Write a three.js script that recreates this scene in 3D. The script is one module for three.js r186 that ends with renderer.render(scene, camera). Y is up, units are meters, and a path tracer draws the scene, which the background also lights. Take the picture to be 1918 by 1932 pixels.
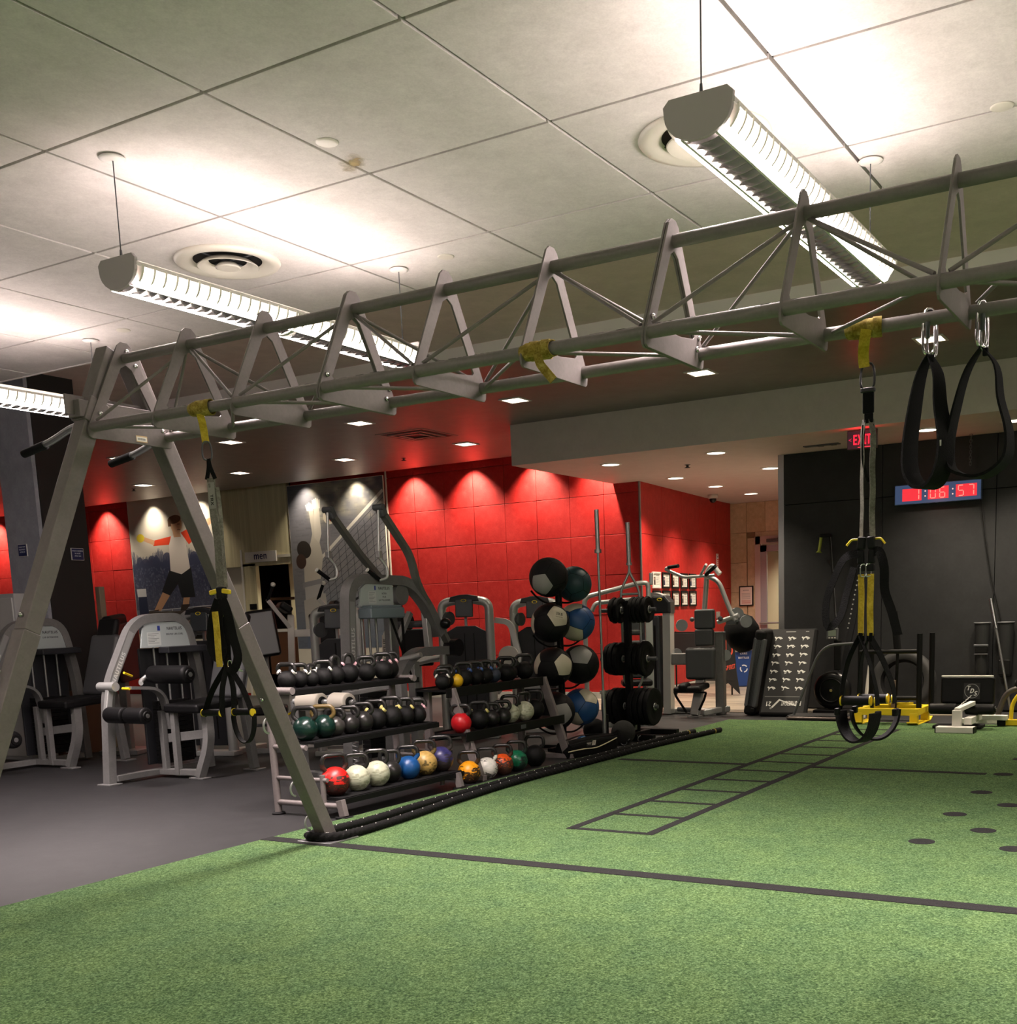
import * as THREE from 'three';
import { RoundedBoxGeometry } from 'three/addons/geometries/RoundedBoxGeometry.js';
import { mergeGeometries, toCreasedNormals } from 'three/addons/utils/BufferGeometryUtils.js';
import { RectAreaLightUniformsLib } from 'three/addons/lights/RectAreaLightUniformsLib.js';

// ---------- renderer, camera, exposure ----------
RectAreaLightUniformsLib.init();
const renderer = new THREE.WebGLRenderer({ antialias: true });
renderer.toneMapping = THREE.LinearToneMapping;
renderer.toneMappingExposure = 1.68;
renderer.shadowMap.enabled = true;
const scene = new THREE.Scene();
scene.background = new THREE.Color(0x000000);
// the photo is a crop of a taller frame: the lens axis lies below and right of the picture's middle
const camera = new THREE.PerspectiveCamera(71.06, 2205 / 2991.4, 0.1, 80);
camera.position.set(0, 1.53, 0);
camera.rotation.order = 'YXZ';
camera.rotation.set(-9.1817 * Math.PI / 180, 29.9018 * Math.PI / 180, -1.9133 * Math.PI / 180);
camera.setViewOffset(2205, 2991.4, 0, 0, 1918, 1932);

// light levels (the fittings themselves are built further down)
const LAMP_DOWN = 32, LAMP_BELOW = 12, LAMP_UP = 8, SPOT = 12.5, WASH = 24;
const COOL = 0xffedea, WARM = 0xffeed6;

// ---------- helpers ----------
const V = (x, y, z) => new THREE.Vector3(x, y, z);
const vv = (a) => (a.isVector3 ? a : V(a[0], a[1], a[2]));
let seed = 7;
const rnd = () => { seed = (seed * 1664525 + 1013904223) >>> 0; return seed / 4294967296; };
const rr = (a, b) => a + (b - a) * rnd();
const clean = (g) => {
  g = g.index ? g.toNonIndexed() : g;
  for (const k of Object.keys(g.attributes)) if (!['position', 'normal', 'uv'].includes(k)) g.deleteAttribute(k);
  if (!g.attributes.uv) g.setAttribute('uv', new THREE.BufferAttribute(new Float32Array(g.attributes.position.count * 2), 2));
  return g;
};
function xf(g, p = [0, 0, 0], r = [0, 0, 0], s) {
  const m = new THREE.Matrix4().compose(V(...p), new THREE.Quaternion().setFromEuler(new THREE.Euler(...r)), s ? V(...s) : V(1, 1, 1));
  return g.applyMatrix4(m);
}
function box(w, h, d, x = 0, y = 0, z = 0, rad = 0, rot = [0, 0, 0]) {
  rad = Math.min(rad, w * 0.49, h * 0.49, d * 0.49);
  const g = rad > 0 ? new RoundedBoxGeometry(w, h, d, rad > 0.02 ? 3 : 1, rad) : new THREE.BoxGeometry(w, h, d);
  return xf(clean(g), [x, y, z], rot);
}
function orient(g, a, b, ref) {           // local y runs from a to b, local z as near ref as it can be
  a = vv(a); b = vv(b);
  const y = b.clone().sub(a).normalize();
  let z = ref ? vv(ref).clone() : (Math.abs(y.y) > 0.95 ? V(0, 0, 1) : V(0, 1, 0));
  z.addScaledVector(y, -z.dot(y)).normalize();
  const x = y.clone().cross(z);
  const m = new THREE.Matrix4().makeBasis(x, y, z).setPosition(a.clone().add(b).multiplyScalar(0.5));
  return g.applyMatrix4(m);
}
function cyl(a, b, r, r2 = r, n = 14) { return orient(clean(new THREE.CylinderGeometry(r2, r, vv(a).distanceTo(vv(b)), n)), a, b); }
function bar(a, b, w, d, rad = 0.004, ref) { return orient(box(w, vv(a).distanceTo(vv(b)), d, 0, 0, 0, rad), a, b, ref); }
function ball(r, x, y, z, n = 16) { return xf(clean(new THREE.SphereGeometry(r, n, Math.round(n * 0.7))), [x, y, z]); }
function lathe(pts, n = 24) { return clean(new THREE.LatheGeometry(pts.map((p) => new THREE.Vector2(p[0], p[1])), n)); }
function ringGeo(R, r, n = 20, m = 8, arc = Math.PI * 2) { return clean(new THREE.TorusGeometry(R, r, m, n, arc)); }
function ext(pts, depth, bevel = 0, holes = []) {   // a drawn outline given thickness, centred on z = 0
  const s = new THREE.Shape(pts.map((p) => new THREE.Vector2(p[0], p[1])));
  for (const h of holes) s.holes.push(new THREE.Path(h.map((p) => new THREE.Vector2(p[0], p[1]))));
  const g = new THREE.ExtrudeGeometry(s, { depth: depth - 2 * bevel, bevelEnabled: bevel > 0, bevelSize: bevel, bevelThickness: bevel, bevelOffset: -bevel, bevelSegments: 2, curveSegments: 6 });
  return clean(g.translate(0, 0, -depth / 2 + bevel));
}
function fillet(pts, rad, n = 5) {        // a polyline with rounded corners
  pts = pts.map(vv);
  const out = [pts[0]];
  for (let i = 1; i < pts.length - 1; i++) {
    const p = pts[i], a = pts[i - 1].clone().sub(p), b = pts[i + 1].clone().sub(p);
    const q = Math.min(rad, a.length() * 0.48, b.length() * 0.48);
    const s = p.clone().addScaledVector(a.normalize(), q), e = p.clone().addScaledVector(b.normalize(), q);
    for (let k = 0; k <= n; k++) { const t = k / n, u = 1 - t; out.push(s.clone().multiplyScalar(u * u).addScaledVector(p, 2 * u * t).addScaledVector(e, t * t)); }
  }
  out.push(pts[pts.length - 1]);
  return out;
}
const curve = (pts, n = 30, closed = false) => new THREE.CatmullRomCurve3(pts.map(vv), closed, 'centripetal').getPoints(n);
const circ = (r, n = 10) => Array.from({ length: n }, (_, i) => [r * Math.cos(i / n * 2 * Math.PI), r * Math.sin(i / n * 2 * Math.PI)]);
const rect = (w, d) => [[w / 2, d / 2], [-w / 2, d / 2], [-w / 2, -d / 2], [w / 2, -d / 2]];
function sweep(path, prof, { closed = false, ref = null, crease = 0.7 } = {}) {
  path = path.map(vv);
  const n = path.length, m = (typeof prof === 'function' ? prof(0) : prof).length, pos = [], idx = [];
  let N = null;
  for (let i = 0; i < n; i++) {
    const t = (closed ? path[(i + 1) % n].clone().sub(path[(i - 1 + n) % n]) : path[Math.min(i + 1, n - 1)].clone().sub(path[Math.max(i - 1, 0)])).normalize();
    if (typeof ref === 'function') N = vv(ref(i / (n - 1)));
    else if (ref) N = vv(ref).clone();
    else if (!N) N = Math.abs(t.y) > 0.9 ? V(1, 0, 0) : V(0, 1, 0);
    N = N.clone().addScaledVector(t, -N.dot(t)).normalize();
    const B = t.clone().cross(N);
    const pr = typeof prof === 'function' ? prof(i / (n - 1)) : prof;
    for (const [u, v] of pr) pos.push(path[i].x + B.x * u + N.x * v, path[i].y + B.y * u + N.y * v, path[i].z + B.z * u + N.z * v);
  }
  const rows = closed ? n : n - 1;
  for (let i = 0; i < rows; i++) for (let j = 0; j < m; j++) {
    const a = i * m + j, b = i * m + (j + 1) % m, c = ((i + 1) % n) * m + j, d = ((i + 1) % n) * m + (j + 1) % m;
    idx.push(a, b, c, b, d, c);
  }
  if (!closed) for (let j = 1; j < m - 1; j++) { idx.push(0, j + 1, j); const o = (n - 1) * m; idx.push(o, o + j, o + j + 1); }
  const g = new THREE.BufferGeometry();
  g.setAttribute('position', new THREE.Float32BufferAttribute(pos, 3)); g.setIndex(idx);
  return clean(toCreasedNormals(g, crease));
}
const tube = (path, r, n = 10, o) => sweep(path, circ(r, n), o);
const strap = (path, w, t, o) => sweep(path, rect(w, t), o);
function boxUV(g) {                       // texture coordinates in metres
  const p = g.attributes.position, nn = g.attributes.normal, uv = g.attributes.uv;
  for (let i = 0; i < p.count; i += 3) {
    let ax = 0, ay = 0, az = 0;
    for (let k = 0; k < 3; k++) { ax += nn.getX(i + k); ay += nn.getY(i + k); az += nn.getZ(i + k); }
    ax = Math.abs(ax); ay = Math.abs(ay); az = Math.abs(az);
    for (let k = i; k < i + 3; k++) {
      if (ay >= ax && ay >= az) uv.setXY(k, p.getX(k), p.getZ(k));
      else if (ax >= az) uv.setXY(k, p.getZ(k), p.getY(k));
      else uv.setXY(k, p.getX(k), p.getY(k));
    }
  }
  return g;
}
const used = {};
function numbered(n) { const k = used[n] = (used[n] ?? -1) + 1; return k ? n + '_' + String(k).padStart(3, '0') : n; }
function shade(o) { o.traverse((c) => { if (c.isMesh) { c.castShadow = true; c.receiveShadow = true; } }); return o; }
function part(name, geos, m, parent, keepUV = false) {
  geos = (Array.isArray(geos) ? geos.flat(3) : [geos]).map(clean);
  const g = geos.length > 1 ? mergeGeometries(geos) : geos[0];
  if (!keepUV) boxUV(g);
  const o = new THREE.Mesh(g, m); o.name = name; o.castShadow = o.receiveShadow = true;
  if (parent) parent.add(o);
  return o;
}
function copyPart(o, p, r, parent) {      // another of the same piece, sharing shape and material
  const c = o.clone(); if (p) c.position.set(...p); if (r) c.rotation.set(...r); parent.add(c); return c;
}
function tag(o, label, category, group) { o.userData.label = label; o.userData.category = category; if (group) o.userData.group = group; return o; }
function thing(name, label, category, p = [0, 0, 0], turn = 0, group) {
  const o = new THREE.Group(); o.name = numbered(name); o.position.set(...p); o.rotation.y = turn; scene.add(o);
  return tag(o, label, category, group);
}
function single(name, geos, m, label, category, p = [0, 0, 0], turn = 0, group, keepUV) {
  const o = part(numbered(name), geos, m, null, keepUV); o.position.set(...p); o.rotation.y = turn; scene.add(o);
  return tag(o, label, category, group);
}
function struct(name, geos, m, keepUV) {
  const o = geos ? part(name, geos, m, scene, keepUV) : new THREE.Group(); if (!geos) { o.name = name; scene.add(o); }
  o.userData.kind = 'structure'; return o;
}

// ---------- textures ----------
const cache = {};
function lattice(n, s) { const a = new Float32Array(n * n); let q = s; for (let i = 0; i < a.length; i++) { q = (q * 1664525 + 1013904223) >>> 0; a[i] = q / 4294967296; } return a; }
function vnoise(size, cells, s, cy = cells) {  // tiling value noise, size x size
  const L = lattice(Math.max(cells, cy), s), W = Math.max(cells, cy), out = new Float32Array(size * size);
  for (let y = 0; y < size; y++) for (let x = 0; x < size; x++) {
    const fx = x / size * cells, fy = y / size * cy, ix = Math.floor(fx), iy = Math.floor(fy);
    let u = fx - ix, v = fy - iy; u = u * u * (3 - 2 * u); v = v * v * (3 - 2 * v);
    const x1 = (ix + 1) % cells, y1 = (iy + 1) % cy;
    out[y * size + x] = (L[iy * W + ix] * (1 - u) + L[iy * W + x1] * u) * (1 - v) + (L[y1 * W + ix] * (1 - u) + L[y1 * W + x1] * u) * v;
  }
  return out;
}
function dataTex(size, fn, rep, srgb = true) {
  const d = new Uint8Array(size * size * 4);
  for (let i = 0; i < size * size; i++) { const c = fn(i); d[i * 4] = c[0]; d[i * 4 + 1] = c[1]; d[i * 4 + 2] = c[2]; d[i * 4 + 3] = 255; }
  const t = new THREE.DataTexture(d, size, size); t.wrapS = t.wrapT = THREE.RepeatWrapping; t.magFilter = THREE.LinearFilter; t.minFilter = THREE.LinearMipmapLinearFilter; t.generateMipmaps = true;
  if (rep) t.repeat.set(1 / rep, 1 / rep);
  if (srgb) t.colorSpace = THREE.SRGBColorSpace;
  t.needsUpdate = true; return t;
}
const clamp8 = (v) => Math.max(0, Math.min(255, v));
function canvasTex(w, h, draw) {
  const c = document.createElement('canvas'); c.width = w; c.height = h; const k = c.getContext('2d'); draw(k, w, h);
  const t = new THREE.CanvasTexture(c); t.colorSpace = THREE.SRGBColorSpace; t.anisotropy = 8; return t;
}
const std = (color, roughness = 0.6, metalness = 0, extra = {}) => new THREE.MeshStandardMaterial({ color, roughness, metalness, ...extra });
const dull = (color, roughness, extra = {}) => new THREE.MeshPhysicalMaterial({ color, roughness, specularIntensity: 0.4, ...extra });
function face(w, h, x = 0, y = 0, z = 0, rot = [0, 0, 0]) { return xf(clean(new THREE.PlaneGeometry(w, h)), [x, y, z], rot); } // flat print on a thing
const n4 = vnoise(512, 4, 11), n16 = vnoise(512, 16, 12), n64 = vnoise(512, 64, 13), n128 = vnoise(512, 128, 14), n256 = vnoise(512, 256, 15);
const mottle = (r, g, b, a16 = 8, a64 = 6, a256 = 6, rep = 1) => dataTex(512, (i) => {
  const v = (n16[i] - 0.5) * 2 * a16 + (n64[i] - 0.5) * 2 * a64 + (n256[i] - 0.5) * 2 * a256; return [clamp8(r + v), clamp8(g + v), clamp8(b + v)];
}, rep);
const fine = dataTex(512, (i) => { const v = 255 * (0.5 * n256[i] + 0.3 * n128[i] + 0.2 * n64[i]); return [v, v, v]; }, 0.3, false);

// ---------- materials ----------
const M = {};
M.turf = new THREE.MeshStandardMaterial({ roughness: 1, map: (() => {
  const S = 1024, a = vnoise(S, 512, 21), b = vnoise(S, 256, 22), c = vnoise(S, 12, 23), d = vnoise(S, 40, 24);
  return dataTex(S, (i) => { const s = (a[i] - 0.5) * 74 + (b[i] - 0.5) * 58, y = (c[i] - 0.5) * 22 + (d[i] - 0.5) * 14; return [clamp8(84 + s + y * 0.6), clamp8(118 + s + y * 0.5), clamp8(65 + s * 0.9 + y * 0.2)]; }, 2.2);
})(), bumpMap: fine, bumpScale: 0.012 });
M.turfBlack = new THREE.MeshStandardMaterial({ roughness: 1, map: mottle(28, 27, 27, 3, 6, 10, 0.5), bumpMap: fine, bumpScale: 0.01 });
M.rubber = new THREE.MeshStandardMaterial({ roughness: 0.55, map: mottle(31, 31, 32, 4, 3, 4, 1.7), bumpMap: fine, bumpScale: 0.0006 });
M.wood = new THREE.MeshStandardMaterial({ roughness: 0.35, map: (() => { const a = vnoise(512, 5, 31, 90), b = vnoise(512, 3, 32, 12); return dataTex(512, (i) => { const v = (a[i] - 0.5) * 26 + (b[i] - 0.5) * 50; return [clamp8(138 + v), clamp8(128 + v * 0.9), clamp8(114 + v * 0.8)]; }, 1.4); })() });
M.ceil = new THREE.MeshStandardMaterial({ roughness: 0.92, map: mottle(214, 208, 204, 5, 4, 6, 1.6) });
M.ceilGap = std(0x2c2a28, 0.9);
M.upper = new THREE.MeshStandardMaterial({ roughness: 0.8, map: mottle(232, 210, 204, 5, 3, 3, 2.1) });
M.fascia = std(0xefe8e6, 0.75);
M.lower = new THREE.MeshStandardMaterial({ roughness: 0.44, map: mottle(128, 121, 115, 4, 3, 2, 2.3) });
M.soffit = new THREE.MeshStandardMaterial({ roughness: 0.6, map: mottle(206, 194, 188, 3, 2, 2, 2.3) });
M.soffitUnder = M.soffit;
M.red = new THREE.MeshStandardMaterial({ roughness: 0.55, map: mottle(178, 33, 29, 7, 5, 5, 1.2) });
M.redDeep = M.red;
M.blackWall = new THREE.MeshStandardMaterial({ roughness: 0.62, map: mottle(27, 28, 30, 4, 3, 2, 1.9) });
M.darkJoint = std(0x0b0b0c, 0.8);
M.beigeTile = [0, 1, 2].map((k) => new THREE.MeshStandardMaterial({ roughness: 0.5, map: mottle(206 - k * 6, 184 - k * 7, 154 - k * 8, 8, 5, 3, 0.9) }));
M.beigeGrout = std(0x8d7458, 0.8);
M.paper = new THREE.MeshStandardMaterial({ roughness: 0.8, map: (() => { const a = vnoise(512, 170, 41, 2), b = vnoise(512, 40, 42, 1); return dataTex(512, (i) => { const v = (a[i] - 0.5) * 18 + (b[i] - 0.5) * 12; return [clamp8(200 + v), clamp8(192 + v), clamp8(156 + v)]; }, 1.6); })() });
M.offwhite = std(0xcfcabb, 0.7);
M.brownwood = std(0x5a3a26, 0.5);
M.plaster = std(0xb0aca4, 0.85);
M.greyCol = new THREE.MeshStandardMaterial({ roughness: 0.7, map: mottle(150, 152, 162, 6, 4, 3, 1.5) });
M.blackPaint = std(0x1b1a1a, 0.6);
M.frame = new THREE.MeshStandardMaterial({ roughness: 0.5, metalness: 0.15, map: mottle(120, 113, 111, 3, 3, 2, 0.7) });
M.chrome = std(0xd8d8d8, 0.18, 1);
M.steel = std(0xa7a8a8, 0.34, 0.85);
M.silver = std(0xb9bbb9, 0.38, 0.55);
M.nautGrey = new THREE.MeshStandardMaterial({ roughness: 0.45, metalness: 0.25, map: mottle(118, 118, 117, 3, 3, 2, 0.8) });
M.darkGrey = std(0x55575a, 0.5, 0.2);
M.white = std(0xd9d6d0, 0.5);
M.black = dull(0x111111, 0.5);
M.blackGloss = std(0x111112, 0.28);
M.vinyl = dull(0x141415, 0.4, { bumpMap: fine, bumpScale: 0.0015 });
M.greyVinyl = std(0x75777a, 0.5);
M.creamVinyl = std(0xc6c0b2, 0.5);
M.shroud = std(0x26272a, 0.3);
M.iron = dull(0x131313, 0.42, { bumpMap: fine, bumpScale: 0.001 });
M.rubberBlack = dull(0x121213, 0.7);
M.webBlack = dull(0x0b0b0b, 0.85, { bumpMap: fine, bumpScale: 0.002 });
M.webGrey = new THREE.MeshStandardMaterial({ roughness: 0.9, map: mottle(112, 109, 100, 14, 12, 14, 0.5) });
M.webYellow = new THREE.MeshStandardMaterial({ roughness: 0.85, map: mottle(196, 168, 46, 20, 12, 10, 0.4) });
M.webOlive = new THREE.MeshStandardMaterial({ roughness: 0.9, map: mottle(142, 122, 44, 26, 20, 12, 0.35) });
M.yellow = std(0xe2c51c, 0.45);
M.ropeBlack = dull(0x121211, 0.9, { bumpMap: fine, bumpScale: 0.004 });
M.glass = new THREE.MeshPhysicalMaterial({ color: 0xffffff, roughness: 0.05, transmission: 1, thickness: 0, ior: 1.5 });
const glow = (color, k) => new THREE.MeshStandardMaterial({ color: 0x000000, emissive: color, emissiveIntensity: k, roughness: 1 });
M.lamp = glow(COOL, 22); M.lampDim = glow(COOL, 2.4);
M.down = glow(WARM, 3.2);
// ================= THE PLACE =================
const HC = 4.08, HU = 4.53, HL = 4.3, HS = 3.72, ZE = -10.82, ZR = -17.49, ZS = -14.3, ZB = -16.1, ZF = -22.7;
const XL = -29, XRR = 9, ZN = 8;

// floor: black rubber, a turf lane laid on it, tan flooring in the corridor
struct('floor', [box(XRR - XL, 0.2, ZN - ZF + 2.8, (XRR + XL) / 2, -0.1, (ZN + ZF - 2.6) / 2)], M.rubber);
struct('floor_corridor', [box(6.6, 0.012, 7.3, -6.4, 0.004, -19.05)], M.wood);
{
  const t = struct('floor_turf');
  const x0 = -5.88, x1 = 7.5, z0 = -14.3, z1 = 7, y = 0.014;
  part('turf', [box(x1 - x0, 0.018, z1 - z0, (x0 + x1) / 2, 0.005, (z0 + z1) / 2, 0)], M.turf, t);
  const strip = (n, xa, xb, za, zb) => part(n, [box(xb - xa, 0.006, zb - za, (xa + xb) / 2, y, (za + zb) / 2)], M.turfBlack, t);
  strip('marking_line', x0, x1, -5.69, -5.57);
  strip('marking_line', -5.4, -3.98, -10.2, -10.1);
  strip('marking_line', -3.35, -1.75, -10.2, -10.1);
  const lx0 = -3.98, lx1 = -3.36, lz0 = -6.72, cell = 0.611;
  strip('ladder_rail', lx0 - 0.035, lx0 + 0.035, -13.52, lz0 + 0.03); strip('ladder_rail', lx1 - 0.035, lx1 + 0.035, -13.52, lz0 + 0.03);
  for (let i = 0; i <= 11; i++) strip('ladder_rung', lx0, lx1, lz0 - i * cell - 0.03, lz0 - i * cell + 0.03);
  const dot = part('marking_dot', [xf(lathe([[0, 0.003], [0.083, 0.003], [0.083, -0.003], [0, -0.003]], 28), [0, y, 0])], M.turfBlack, t);
  const spots = [];
  for (let k = 0; k < 5; k++) { spots.push([-1.61, -7.11 - k * 1.02]); spots.push([-1.32, -7.6 - k * 1.02]); spots.push([-1.05, -7.08 - k * 1.02]); }
  spots.forEach(([x, z], i) => { if (i) copyPart(dot, [x, 0, z], null, t); else dot.position.set(x, 0, z); });
}
// outer shell
struct('wall_left', [box(0.2, 5, ZN - ZF + 2.6, XL, 2.3, (ZN + ZF - 2.6) / 2)], M.plaster);
struct('wall_right', [box(0.2, 5, ZN - ZF + 2.6, XRR, 2.3, (ZN + ZF - 2.6) / 2)], M.plaster);
struct('wall_front', [box(XRR - XL, 5, 0.2, (XRR + XL) / 2, 2.3, ZN)], M.plaster);
struct('wall_far', [box(XRR - XL, 5, 0.2, (XRR + XL) / 2, 2.3, ZF - 2.6)], M.plaster);

// ceilings: panel cloud, the higher slab above it, the lower one over the machines, the dropped soffit over the corridor
{
  struct('ceiling_slab', [box(XRR - XL, 0.1, ZN - ZE, (XRR + XL) / 2, HU + 0.05, (ZN + ZE) / 2)], M.upper);
  const t = struct('ceiling_panels'), s = 1.2195, gx = -1.26 * 2.545, gz = -1.658 * 2.545, gap = 0.021, zEdge = -7.47;
  const seen = {};
  const panel = (w, d) => seen[w.toFixed(2) + d.toFixed(2)] ??= part('panel', [box(w - gap, 0.03, d - gap, 0, 0, 0, 0.003)], M.ceil, null);
  let first = true;
  for (let i = -8; i < 7; i++) for (let j = -3; j < 7; j++) {
    const xa = gx + i * s; let za = gz + j * s - s, zb = gz + j * s;
    if (zb <= zEdge) continue; za = Math.max(za, zEdge);
    const p = panel(s, zb - za).clone(); p.position.set(xa + s / 2, HC + 0.015, (za + zb) / 2); t.add(p); first = false;
  }
  const xa = gx - 8 * s, xb = gx + 7 * s, zb = gz + 6 * s;
  part('backing', [box(xb - xa, 0.02, zb - zEdge - 0.02, (xa + xb) / 2, HC + 0.042, (zEdge + zb) / 2)], M.ceilGap, t);
  part('stain', [face(0.5, 0.34, -4.42, HC - 0.0012, -5.28, [Math.PI / 2, 0, 0.5])], std(0xffffff, 0.95, 0, { transparent: true, map: canvasTex(256, 180, (k) => { let q = 4; const r = () => { q = (q * 1664525 + 1013904223) >>> 0; return q / 4294967296; }; for (let i = 0; i < 70; i++) { const a = r() * 6.3, d = r() * 60; k.fillStyle = `rgba(176,152,104,${0.06 + r() * 0.1})`; k.beginPath(); k.ellipse(140 + Math.cos(a) * d, 90 + Math.sin(a) * d * 0.5, 5 + r() * 22, 3 + r() * 12, r() * 3, 0, 7); k.fill(); } }) }), t, true);
  part('edge_trim', [box(xb - xa, 0.05, 0.025, (xa + xb) / 2, HC + 0.022, zEdge - 0.012)], M.fascia, t);
  // lower ceiling, its fascia and a white strip, its lit lower edge put into colour; a slot along the red wall holds the wall lamps
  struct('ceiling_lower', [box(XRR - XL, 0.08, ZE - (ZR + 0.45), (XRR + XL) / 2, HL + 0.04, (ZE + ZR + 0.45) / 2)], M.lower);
  struct('ceiling_slot', [box(20.2, 0.06, 0.9, -19, HL + 0.5, ZR + 0.3), box(20.2, 0.5, 0.04, -19, HL + 0.27, ZR + 0.48)], M.plaster);
  struct('trim_1', [box(XRR - XL, HU - HL, 0.06, (XRR + XL) / 2, (HU + HL) / 2, ZE - 0.03 + 0.06)], M.fascia);
  struct('trim_2', [box(XRR - XL, 0.012, 0.02, (XRR + XL) / 2, HL - 0.004, ZE + 0.05)], M.white);
  const so = struct('ceiling_soffit');
  part('front_panel', [box(XRR + 9.28, HL - HS, 0.08, (XRR - 9.28) / 2, (HL + HS) / 2, ZS - 0.04)], M.soffit, so);
  part('side_panel', [box(0.08, HL - HS, ZS - ZR - 0.1, -9.24, (HL + HS) / 2, (ZS + ZR - 0.1) / 2)], M.soffit, so);
  part('underside', [box(XRR + 9.2, 0.05, ZS - 0.08 - ZF, (XRR - 9.2) / 2, HS + 0.025, (ZS - 0.08 + ZF) / 2)], M.soffitUnder, so);
}
// red panelled back wall
const PX = 0.686;
function redPanels(parent, xa, xb, y0, y1, z) {
  const seen = {};
  for (let c = 0; ; c++) {
    const b = xb - c * PX, a = Math.max(xa, b - PX); if (b - a < 0.06) break;
    for (let k = 0; ; k++) {
      const l = y0 + k * PX, h = Math.min(y1, l + PX); if (h - l < 0.05) break;
      const key = (b - a).toFixed(2) + (h - l).toFixed(2);
      const p = (seen[key] ??= part('panel', [box(b - a - 0.008, h - l - 0.008, 0.03, 0, 0, 0, 0.004)], M.red, null)).clone();
      p.position.set((a + b) / 2, (l + h) / 2, z + rr(-0.002, 0.002)); parent.add(p);
    }
  }
}
{
  const w = struct('wall_back');
  part('backing', [box(8.02, 4.9, 0.12, -12.81, 2.3, ZR - 0.1), box(10.85, 4.9, 0.12, -23.5, 2.3, ZR - 0.1)], M.redDeep, w);
  redPanels(w, -14.25, -8.79, 0.12, 4.9, ZR);
  redPanels(w, -23.3, -21.8, 0.12, 4.9, ZR);
  redPanels(w, -28.9, -23.35, 0.12, 4.9, ZR);
  struct('baseboard_back', [box(5.5, 0.12, 0.04, -11.5, 0.06, ZR + 0.02)], M.plaster);
  struct('trim_3', [box(0.03, 4.9, 0.05, -14.26, 2.35, ZR + 0.01)], M.offwhite);
  struct('trim_4', [box(0.025, 3.72, 0.04, -8.775, 1.86, ZR + 0.01)], M.steel);
  // the wall that turns into the corridor
  const r = struct('wall_corridor'), L = 5.24, an = Math.atan2(-9.26 + 8.78, -22.7 + ZR) ;
  r.position.set(-8.78, 0, ZR); r.rotation.y = Math.atan2(0.48, 5.21);
  const seen = {};
  part('backing', [box(0.1, 3.8, L, -0.08, 1.9, -L / 2)], M.redDeep, r);
  for (let c = 0; c < 5; c++) for (let k = 0; k < 4; k++) {
    const wz = L / 5, hy = 0.9; const p = (seen.a ??= part('panel', [box(0.03, hy - 0.006, wz - 0.006, 0, 0, 0, 0.004)], M.red, null)).clone();
    p.position.set(0, 0.15 + hy * (k + 0.5), -wz * (c + 0.5)); r.add(p);
  }
  struct('baseboard_corridor', [xf(xf(box(0.03, 0.14, L, 0.02, 0.07, -L / 2), [0, 0, 0], [0, r.rotation.y, 0]), [-8.78, 0, ZR])], M.plaster);
}
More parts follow.
